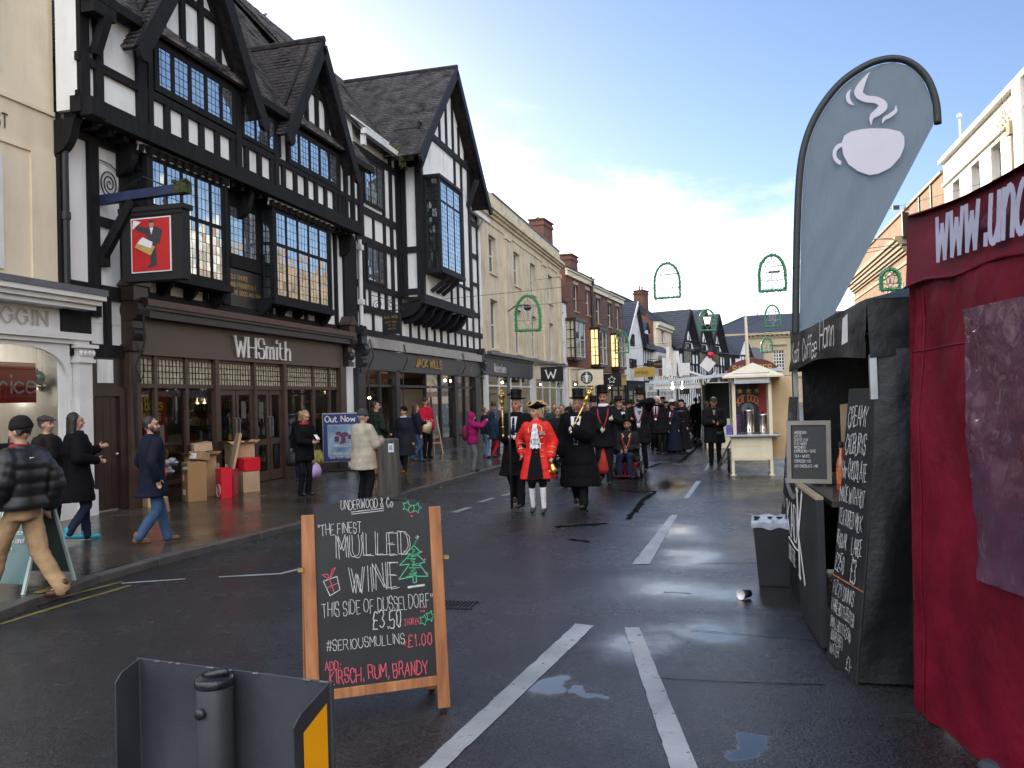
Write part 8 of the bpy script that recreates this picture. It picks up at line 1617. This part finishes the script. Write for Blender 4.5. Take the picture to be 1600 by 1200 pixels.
person('child in a navy padded coat and red trousers at the kerb', at_px(770, q.y, PVZ), 140, h=hgt(768, 645, q.y, PVZ), stride=.25, top=dict(m=fb((.014, .028, .05)), bulk=.06, puff=.03, hem=.74, flare=0), bottom=dict(m=fb((.30, .012, .03))), hair=None, hood=fb((.012, .02, .04)), face_on=False)
person('slim figure in pale blue jeans between the magenta anorak and the red trousers', at_px(757, q.y+.1, PVZ), 120, h=1.5, top=dict(m=NVY, bulk=.03, hem=.84), bottom=dict(m=fb((.10, .17, .27))), hair='brown', face_on=False)
# --- the procession
GOLD = M['gold']; BR2 = mat('old_brass', (.62, .42, .14), .3, .3, 12, .1, metal=1)
TIE = fb((.008, .012, .035), .5)
g1 = gp(811, 791); Pb, mw, HD, AR = person('top-hatted gentleman carrying an upright mace and black staff, leftmost of the procession', g1, -4, h=hgt(811, 612, g1.y, 0, .09), stride=.38, hands={'r': (-.03, -.30, 1.13), 'l': (.12, -.29, 1.12)}, top=dict(m=BLK, bulk=.045, hem=.50, flare=.10, sleeve=.02), bottom=dict(m=BLK2, w=.01), hair='grey', hat=('top', FELT), gloves=True, shirt=dict(m=WSH, w=.060, z0=1.15), tie=TIE, vox=.015, skin=1, head=(-6, 0))
def mace(b, a, c, hd_r=.05):
    a, c = V(a), V(c); t = (c-a).normalized(); b.tube([a, c], .013, 8); b.tube([a, a+t*.05], .022, 8)
    for k in (.3, .6, .9): p = a.lerp(c, k); b.tube([p, p+t*.03], .02, 8)
    rot = t.to_track_quat('Z', 'Y').to_matrix(); b.lathe([(.014, 0), (.038, .03), (.045, .07), (.034, .11), (.046, .12), (.058, .16), (.054, .17), (.036, .15), (.018, .155)], c, 14, rot=rot)
    for k in range(6): q = k*math.pi/3; b.beam(c+rot @ V((.045*math.cos(q), .045*math.sin(q), .15)), c+rot @ V((.02*math.cos(q), .02*math.sin(q), .22)), .016, .016)
    b.ball(c+t*.235, .02); b.beam(c+t*.235-rot @ V((.02, 0, 0)), c+t*.235+rot @ V((.02, 0, 0)), .01, .01)
held('ceremonial_mace', 'gilt mace held upright beside the leftmost top hat', 'mace', lambda b: mace(b, (-.10, -.38, 1.12), (-.11, -.37, 1.62)), BR2, mw)
held('black_staff', 'tall black staff held upright in front of the leftmost gentleman', 'staff', lambda b: (b.tube([(.02, -.42, .02), (.02, -.41, 2.15)], .022, 8), b.tube([(.02, -.41, 1.78), (.02, -.41, 1.84)], .030, 8)), M['blackmetal'], mw)
def crier(o, sh, hd_, ARM, HAND, chest):
    b = MB(); 
    for k in range(5):
        z0 = 1.44-.075*k; w_ = .035+.013*k
        vs = [chest(-w_+2*w_*i/8, z0-.09*(1 if j else 0)+.01*math.sin(i*2.2), .02+.02*(1 if j else 0)*(1+math.sin(i*1.9+k))) for j in (0, 1) for i in range(9)]; b.add(vs, [(i, i+1, i+10, i+9) for i in range(8)])
    b.build('lace_jabot', WSH, o)
    b = MB(); 
    for z0, z1, w0, w1 in ((1.02, 1.16, .062, .07), (1.16, 1.30, .07, .075), (.94, 1.02, .075, .062), (.82, .94, .095, .075), (.70, .82, .115, .095), (.57, .70, .13, .115)): dd_ = .014 if z0 > .9 else .032; b.add([chest(-w0, z0, dd_), chest(w0, z0, dd_), chest(w1, z1, dd_), chest(-w1, z1, dd_)], [(0, 1, 2, 3)])
    b.build('waistcoat', BLK, o)
    b = MB()
    for sx in (-1, 1):
        b.tube([chest(sx*.055, 1.43, .016), chest(sx*.11, 1.38, .018), chest(sx*.105, 1.30, .018)], .008, 5)
        a, e, w_ = ARM['l' if sx > 0 else 'r']; d = (w_-e).normalized(); p = e.lerp(w_, .82); b.lathe([(.055, 0), (.075, 0), (.078, .018), (.057, .02)], p, 14, rot=d.to_track_quat('Z', 'Y').to_matrix()); p = e.lerp(w_, .45); b.lathe([(.055, 0), (.075, 0), (.078, .014), (.057, .016)], p, 14, rot=d.to_track_quat('Z', 'Y').to_matrix())
    for k in range(4): b.tube([chest(.085, 1.22-.1*k, .022), chest(.125, 1.22-.1*k, .022)], .005, 5)
    b.build('gold_braid', M['gilt'], o)
    b = MB()
    for sx in (-1, 1): a, e, w_ = ARM['l' if sx > 0 else 'r']; d = (w_-e).normalized(); b.lathe([(.05, 0), (.070, 0), (.070, .09), (.05, .09)], e.lerp(w_, .47), 14, rot=d.to_track_quat('Z', 'Y').to_matrix())
    b.build('black_cuff', BLK2, o)
    b = MB(); [b.obox(chest(.085+.022*k, 1.29, .022), (.017, .004, .055)) for k in range(4)]; b.build('medals', mat('medal_ribbon', (.10, .10, .32), .4, .9, 60, 0, col2=(.7, .6, .6)), o)
    q = MB(); loft(q, [(.50, .20, .15), (.60, .195, .15), (.8, .18, .14), (.98, .165, .13)]); fused(q, 'black_breeches_skirt', mat('black_velvet', (.006, .006, .008), .9, .3, 8, .2), o, .015, 3, .012, 8)
c1 = gp(842, 801); Pb, mw, HD, AR = person('town crier in a scarlet coat, gold-trimmed tricorn and white stockings', c1, 4, h=hgt(842, 627, c1.y, 0, .05), stride=.10, head=(-42, 0), hands={'l': (.24, -.10, .92), 'r': (-.26, .02, .98)}, top=dict(m=mat('scarlet_wool', (.62, .012, .010), .75, .12, 5, .2, bs=50, dist=.003), bulk=.028, hem=.56, flare=.12, sleeve=.008, name='scarlet_coat'), bottom=dict(m=BLK2, crop=.85, name='breeches'), hair='blonde', hairlen=.05, sex='f', hat=('tricorn', FELT), vox=.014, extra=(crier,), skin=1)
held('hand_bell', 'brass hand bell with a wooden handle hanging from the town crier', 'bell', lambda b: (b.lathe([(.02, .0), (.035, -.02), (.045, -.08), (.075, -.14), (.07, -.142), (.03, -.05)], (.25, -.14, .80), 16, rot=Matrix.Rotation(R_(-16), 3, 'Y')), b.tube([(.25, -.14, .80), (.26, -.13, .90)], .018, 8), b.tube([(.215, -.14, .70), (.17, -.15, .52)], .012, 8)), BR2, mw)
g2 = gp(908, 792); Pb, mw, HD, AR = person('top-hatted gentleman in a black gown resting a gilt mace on his shoulder', g2, -6, h=hgt(908, 611, g2.y, 0, .09), stride=.34, hands={'l': (.03, -.33, 1.22), 'r': (-.30, -.06, .88)}, top=dict(m=BLK, bulk=.055, hem=.34, flare=.09, sleeve=.03), bottom=dict(m=BLK2, w=.01), hair='grey', hat=('top', FELT), gloves=True, shirt=dict(m=WSH, w=.085, z0=1.0), tie=TIE, vox=.014, skin=2, head=(8, 0))
held('ceremonial_mace', 'gilt mace slanting over the shoulder of the gowned gentleman', 'mace', lambda b: mace(b, (-.02, -.42, 1.18), (.20, -.30, 1.66)), GOLD, mw)
def chain(mred=True):
    def f(o, sh, hd_, ARM, HAND, chest):
        b = MB(); P = [chest(-.10, 1.42, .016), chest(-.09, 1.3, .02), chest(-.03, 1.12, .022), chest(0, 1.08, .022), chest(.03, 1.12, .022), chest(.09, 1.3, .02), chest(.10, 1.42, .016)]
        for a, c in zip(P, P[1:]):
            d = (c-a).normalized(); s_ = V((d.z, 0, -d.x))*.014; b.add([a-s_, c-s_, c+s_, a+s_], [(0, 1, 2, 3)])
        b.build('chain_ribbon', fb((.25, .02, .03), .5), o); b = MB(); b.lathe([(.001, 0), (.036, 0), (.036, .008), (.001, .008)], chest(0, 1.045, .03), 14, rot=Matrix.Rotation(R_(90), 3, 'X')); b.build('medallion', M['letter'], o)
    return f
g3 = at_px(943, 17.0); Pb, mw, *_ = person('moustached man in a leaning top hat with cream gauntlets and a braided jacket', g3, 2, h=hgt(940, 606, 17.0, 0, .07), stride=.3, head=(0, 4), hands={'l': (.20, -.36, 1.22), 'r': (-.02, -.34, 1.05)}, top=dict(m=BLK2, bulk=.04, hem=.7, flare=.06), bottom=dict(m=BLK2), hair='brown', hat=('top', FELT), gloves=mat('cream_glove', (.55, .50, .36), .7), scarf=WSH, beard=('moustache', 'black'), extra=(chain(),), vox=.016, skin=1)
held('red_bag', 'red crumpled bag hanging low between the gown and the moustached man', 'bag', lambda b: loft(b, [(.20, .10, .06, -.02, -.12), (.30, .13, .09, -.02, -.12), (.48, .07, .05, -.02, -.12), (.7, .02, .02, -.02, -.12)]), fb((.32, .03, .025), .5), mw)
person('woman in a broad black hat turned sideways behind the wheelchair', at_px(967, 18.6), 48, h=hgt(967, 622, 18.6), hair='brown', hairlen=.14, hat=('wide', FELT), sex='f', top=dict(m=BLK2, bulk=.04, hem=.5, flare=.05), shirt=dict(m=WSH, w=.06, z0=1.2), bottom=dict(m=BLK2), vox=.018)
g5 = gp(1003, 736); Pb, mw, *_ = person('tall man in a top hat drinking from a cup in a pale blue shirt', g5, -8, h=hgt(997, 608, g5.y, 0, .09), hands={'l': (.06, -.20, 1.54), 'r': (-.13, -.30, 1.16)}, top=dict(m=BLK2, bulk=.035, hem=.62, flare=.05), bottom=dict(m=BLK2), hair='grey', hat=('top', FELT), shirt=dict(m=fb((.36, .46, .54), .6), w=.09, z0=.98), extra=(chain(),), vox=.016, skin=2)
held('cup', 'dark cup at the lips of the tall man in the top hat', 'cup', lambda b: b.lathe([(.025, -.05), (.035, .05), (.001, .05)], (.01, -.19, 1.56), 12, rot=Matrix.Rotation(R_(60), 3, 'X')), M['black'], mw)
# powered wheelchair and its driver
wc = at_px(979, 18.4); Pb, mw, *_ = person('seated bearded man in a black top hat with a white medallion', wc, -4, h=1.72, sit=True, hands={'l': (.06, -.30, 1.08), 'r': (-.10, -.30, 1.06)}, top=dict(m=fb((.014, .015, .018)), bulk=.04, hem=.84, flare=.02), bottom=dict(m=DJ, w=.01), hair='brown', hat=('top', FELT), beard=('full', 'brown'), shirt=dict(m=fb((.42, .27, .17), .7), w=.11, z0=1.0), extra=(chain(),), vox=.016, skin=1)
wch = thing('powered_wheelchair', 'black and red powered wheelchair carrying the bearded man in the top hat', 'wheelchair', wc, R_(-4)); b = MB(); b.box(-.24, .24, -.20, .26, .38, .46); b.build('seat', M['black'], wch, bevel=.02); b = MB(); b.box(-.22, .22, .20, .26, .46, .95); b.build('backrest', M['black'], wch, bevel=.02); b = MB(); b.box(-.22, .22, -.3, .28, .14, .34); b.build('motor_housing', fb((.16, .012, .015), .4), wch, bevel=.03)
for sx in (-1, 1):
    for y, r in ((.12, .17), (-.42, .12)): b = MB(); b.lathe([(r*.55, -.03), (r, -.035), (r, .035), (r*.55, .03)], (.27*sx, y, r), 20, rot=Matrix.Rotation(R_(90), 3, 'Y')); w_ = b.build('wheel', M['black'], wch, True); b = MB(); b.lathe([(.01, -.035), (r*.6, -.032), (r*.6, .032), (.01, .035)], (.27*sx, y, r), 14, rot=Matrix.Rotation(R_(90), 3, 'Y')); b.build('rim', M['metal'], w_)
    b = MB(); b.box(.23*sx-.03, .23*sx+.03, -.25, .18, .64, .69); b.build('armrest', M['black'], wch, bevel=.01)
b = MB(); b.box(-.18, .18, -.58, -.36, .06, .09); b.tube([(0, -.2, .25), (0, -.45, .08)], .03, 6); b.build('footplate', fb((.16, .012, .015), .4), wch)
y_ = gp(1025, 708).y
person('white-haired man in a dark suit with a chain of office beside the drinking man', at_px(1027, y_), -14, h=hgt(1026, 619, y_), stride=.25, hair='white', top=dict(m=BLK2, bulk=.035, hem=.60, flare=.05), shirt=dict(m=fb((.5, .55, .6)), w=.07, z0=1.05), tie=TIE, bottom=dict(m=BLK2), extra=(chain(),), vox=.02, skin=1)
def plume(o, sh, hd_, ARM, HAND, chest):
    b = MB(); [b.ball(hd_((.03*k, .0, 1.80+.03*(k % 2))), (.05, .06, .07), 8, 6) for k in (-2, -1, 0, 1)]; b.build('white_feathers', WSH, o, True)
person('woman in a long navy gown and a hat heaped with white feathers', at_px(1050, y_+.3), -22, h=hgt(1050, 630, y_+.3), hair='brown', hat=('wide', FELT), sex='f', top=dict(m=fb((.008, .010, .024)), bulk=.05, hem=.06, flare=.07), shirt=dict(m=WSH, w=.03, z0=1.25), extra=(plume, chain()), bottom=dict(m=BLK2), vox=.02)
def fur(o, sh, hd_, ARM, HAND, chest):
    b = MB(); [b.lathe([(.20, 0), (.225, .02), (.20, .04)], sh((0, 0, 1.0+.085*k)), 20, sy=.78) for k in range(5)]; b.build('fur_stripes', fb((.20, .15, .13)), o, True)
person('person in a dark coat banded with fur stripes behind the feathered hat', at_px(1064, y_+.6), -30, h=hgt(1064, 624, y_+.6), hair='black', hat=('cap', BLK), top=dict(m=BLK2, bulk=.045, hem=.08, flare=.06), bottom=dict(m=BLK2), extra=(fur,), vox=.02, sex='f')
y2 = gp(1078, 679).y; sc_p = at_px(1077, y2)
person('seated figure in a grey shawl riding a red mobility scooter', sc_p, -2, h=1.68, sit=True, hair='grey', hood=fb((.11, .09, .10)), top=dict(m=fb((.13, .05, .07)), bulk=.06, hem=.84), bottom=dict(m=BLK2), hands={'l': (.2, -.4, 1.1), 'r': (-.2, -.4, 1.1)}, vox=.022)
ms = thing('mobility_scooter', 'red mobility scooter with a black base in the middle of the procession', 'mobility scooter', sc_p, 0); b = MB(); b.ball((0, -.50, .78), (.30, .12, .24), 14, 10); b.build('front_cowl', RB, ms, True); b = MB(); b.box(-.30, .30, -.62, .5, .12, .34); b.build('chassis', M['black'], ms, bevel=.03); b = MB(); b.box(-.25, .25, -.15, .3, .4, .5); b.box(-.22, .22, .25, .32, .5, 1.0); b.build('seat', M['black'], ms, bevel=.02)
for x, y in ((-.3, -.5), (.3, -.5), (-.3, .4), (.3, .4)): b = MB(); b.lathe([(.05, -.04), (.13, -.045), (.13, .045), (.05, .04)], (x, y, .13), 16, rot=Matrix.Rotation(R_(90), 3, 'Y')); b.build('wheel', M['black'], ms, True)
y3 = gp(1094, 690).y
person('man in a dark coat walking alone behind the scooter', at_px(1095, y3), 10, h=hgt(1095, 619, y3), stride=.45, hair='brown', top=dict(m=BLK2, bulk=.04, hem=.75, flare=.03), shirt=dict(m=WSH, w=.03, z0=1.2), bottom=dict(m=BLK2), vox=.022, skin=1)
Pb, mw, *_ = person('man in a flat cap and long dark overcoat standing before the hot dog cart', gp(1118, 731), 4, h=1.70, head=(6, 18), hands={'l': (.10, -.27, 1.10), 'r': (-.06, -.28, 1.14)}, top=dict(m=fb((.010, .009, .010)), bulk=.06, hem=.62, flare=.05), bottom=dict(m=BLK2), hair='grey', hat=('cap', fb((.035, .032, .025))), shirt=dict(m=fb((.25, .20, .14)), w=.035, z0=1.32), skin=1, vox=.015)
held('camera_bag', 'small black camera with a pale screen held by the man in the flat cap', 'camera', lambda b: (b.obox((.10, -.34, .86), (.15, .08, .10)), b.tube([(.10, -.34, .9), (.05, -.18, 1.42)], .006, 4)), M['black'], mw)
# --- the crowd behind
CR = [(866, 631, 24, 10, 'short dark-haired onlooker at the left end of the crowd', 'brown', None, (.02, .04, .03)), (878, 633, 22, -15, 'onlooker in a dark green coat with brown curls behind the crier', 'brown', None, (.010, .028, .018)),
      (888, 637, 16.6, -20, 'smiling woman in a dark beret between the crier and the gowned gentleman', 'grey', 'beanie', (.03, .025, .03)), (894, 627, 26, 5, 'grey-haired onlooker half hidden by the gowned gentleman', 'grey', None, (.04, .03, .03)),
      (927, 620, 21, 0, 'man in a second top hat directly behind the moustached man', 'grey', 'top', (.012, .012, .014)), (957, 628, 27, 20, 'onlooker in a dark bonnet left of the broad black hat', 'brown', 'beanie', (.03, .02, .03)),
      (984, 627, 22, -30, 'person in a black hat between the broad hat and the drinking man', 'black', 'wide', (.012, .012, .016)), (1015, 622, 30, 40, 'person with a red and white scarf left of the white-haired man', 'brown', None, (.25, .03, .04)),
      (1036, 620, 31, 30, 'man in a small dark cap just right of the white-haired man', 'grey', 'cap', (.02, .02, .024)), (1046, 628, 33, 150, 'dark-coated figure at the back of the procession near the feathers', 'black', None, (.014, .014, .018)), (1058, 631, 36, 170, 'bareheaded onlooker furthest back left of the scooter', 'brown', None, (.03, .028, .03)),
      (1088, 621, 34, 160, 'tall dark figure standing in the shade of the stall awning', 'black', None, (.012, .012, .014)), (1104, 626, 29, 90, 'stallholder standing behind the beige stall counter', 'grey', None, (.10, .08, .07)), (855, 634, 27, -30, 'onlooker in a grey coat glimpsed beside the tricorn', 'grey', None, (.07, .07, .075)),
      (918, 631, 28, 30, 'onlooker in a maroon coat behind the gowned gentleman shoulder', 'brown', None, (.09, .015, .02)), (1010, 630, 38, 180, 'far onlooker in a brown coat beyond the chain wearer', 'brown', None, (.05, .03, .02)), (1070, 629, 40, 0, 'farthest onlooker in a black hat beyond the scooter', 'black', 'cap', (.015, .015, .018))]
CR += [(px, py, yy, fc, lb, hr_, ht_, c) for px, py, yy, fc, lb, hr_, ht_, c in (
 (1022, 628, 27, -10, 'woman in a charcoal coat close behind the white-haired man', 'brown', 'beanie', (.012, .012, .014)), (1032, 632, 26, 20, 'short figure in a black cloak between the chain wearer and the feathered hat', 'black', 'wide', (.008, .008, .010)),
 (1041, 627, 28, -40, 'man in a black gown just left of the feathered hat', 'grey', 'cap', (.008, .008, .010)), (1056, 627, 29, 15, 'figure in a dark blue gown peering over the feathered hat', 'brown', None, (.010, .012, .022)),
 (1069, 633, 33, -25, 'figure in a plum coat close left of the scooter', 'brown', None, (.03, .012, .02)), (1084, 630, 37, 25, 'figure in a grey overcoat right behind the scooter', 'grey', None, (.04, .04, .045)),
 (1100, 628, 42, -160, 'distant figure walking away in a black jacket under the awning', 'brown', None, (.010, .010, .012)), (990, 632, 24, 15, 'bareheaded man in a black gown left of the drinking man', 'brown', None, (.008, .008, .010)),
 (975, 629, 25, -15, 'woman in a dark bonnet over the wheelchair driver', 'brown', 'beanie', (.014, .012, .016)), (948, 632, 22, 30, 'figure in a black gown at the elbow of the moustached man', 'black', None, (.008, .008, .010)),
 (902, 632, 30, 0, 'far onlooker in a blue anorak behind the gowned gentleman', 'brown', None, (.02, .03, .06)), (871, 637, 18.5, 25, 'woman in a black jacket just behind the crier shoulder', 'brown', None, (.010, .010, .012)))]
for px, py, yy, fc, lb, hr_, ht_, c in CR:
    person(lb, at_px(px, yy), fc, h=hgt(px, py, yy, 0, .09 if ht_ == 'top' else 0), hair=hr_, hat=(ht_, FELT) if ht_ else None, top=dict(m=fb(c), bulk=.04, hem=.7, flare=.03), bottom=dict(m=BLK2), vox=.024, skin=PCOUNT[0] % 3, group='crowd following the procession')
# --- shop dummies
for s_, yy, f_, lb, tm, bm in ((28.35, .55, 20, 'headless mannequin in a dark green top and grey trousers in the dark shop window', fb((.008, .045, .03)), fb((.12, .12, .13))), (31.55, .5, 10, 'headless mannequin in a brown vest and dark shorts in the rightmost dark shop window', fb((.12, .09, .07)), fb((.03, .022, .02))), (22.95, .6, 40, 'headless mannequin in a checked shirt at the left of the dark shop window', fb((.04, .07, .05)), fb((.10, .10, .09)))):
    B = MB(); loft(B, [(z, rx*.85, ry*.85) for z, rx, ry in TORSO]); capsule(B, (0, 0, 1.44), (0, 0, 1.56), .05, .048)
    for sx in (-1, 1): capsule(B, (.16*sx, 0, 1.38), (.21*sx, .05, 1.12), .042, .036); capsule(B, (.21*sx, .05, 1.12), (.22*sx, -.04, .88), .036, .022); capsule(B, (.22*sx, -.04, .88), (.22*sx, -.06, .80), .022, .015); capsule(B, (.085*sx, 0, .9), (.09*sx, -.02*sx, .48), .075, .05); capsule(B, (.09*sx, -.02*sx, .48), (.09*sx, .02*sx, .08), .05, .032); capsule(B, (.09*sx, .02*sx, .05), (.09*sx, -.1, .03), .03, .02)
    o = fused(B, 'mannequin', mat('mannequin_white', (.66, .62, .56), .4), None, .018, 3); tag(o, lb, 'mannequin', 'mannequins in the dark shop window'); o.location = V((-10.3-yy, s_, .12)); o.rotation_euler = (0, 0, R_(90-f_)); 
    q = MB(); loft(q, [(z, rx*.85+.015, ry*.85+.015) for z, rx, ry in TORSO[1:6]]); 
    for sx in (-1, 1): capsule(q, (.15*sx, 0, 1.38), (.19*sx, .03, 1.22), .058, .052)
    fused(q, 'top', tm, o, .018, 3); q = MB(); loft(q, [(.84, .15, .115), (1.0, .145, .11)]); e_ = .10 if 'trousers' in lb or 'shirt' in lb else .72
    for sx in (-1, 1): capsule(q, (.085*sx, 0, .9), (.09*sx, 0, .62 if e_ > .5 else .5), .088, .075); 
    if e_ < .5:
        for sx in (-1, 1): capsule(q, (.09*sx, 0, .5), (.09*sx, .02*sx, .12), .07, .055)
    fused(q, 'trousers' if e_ < .5 else 'shorts', bm, o, .018, 3)
bpy.data.scenes.remove(WSC)
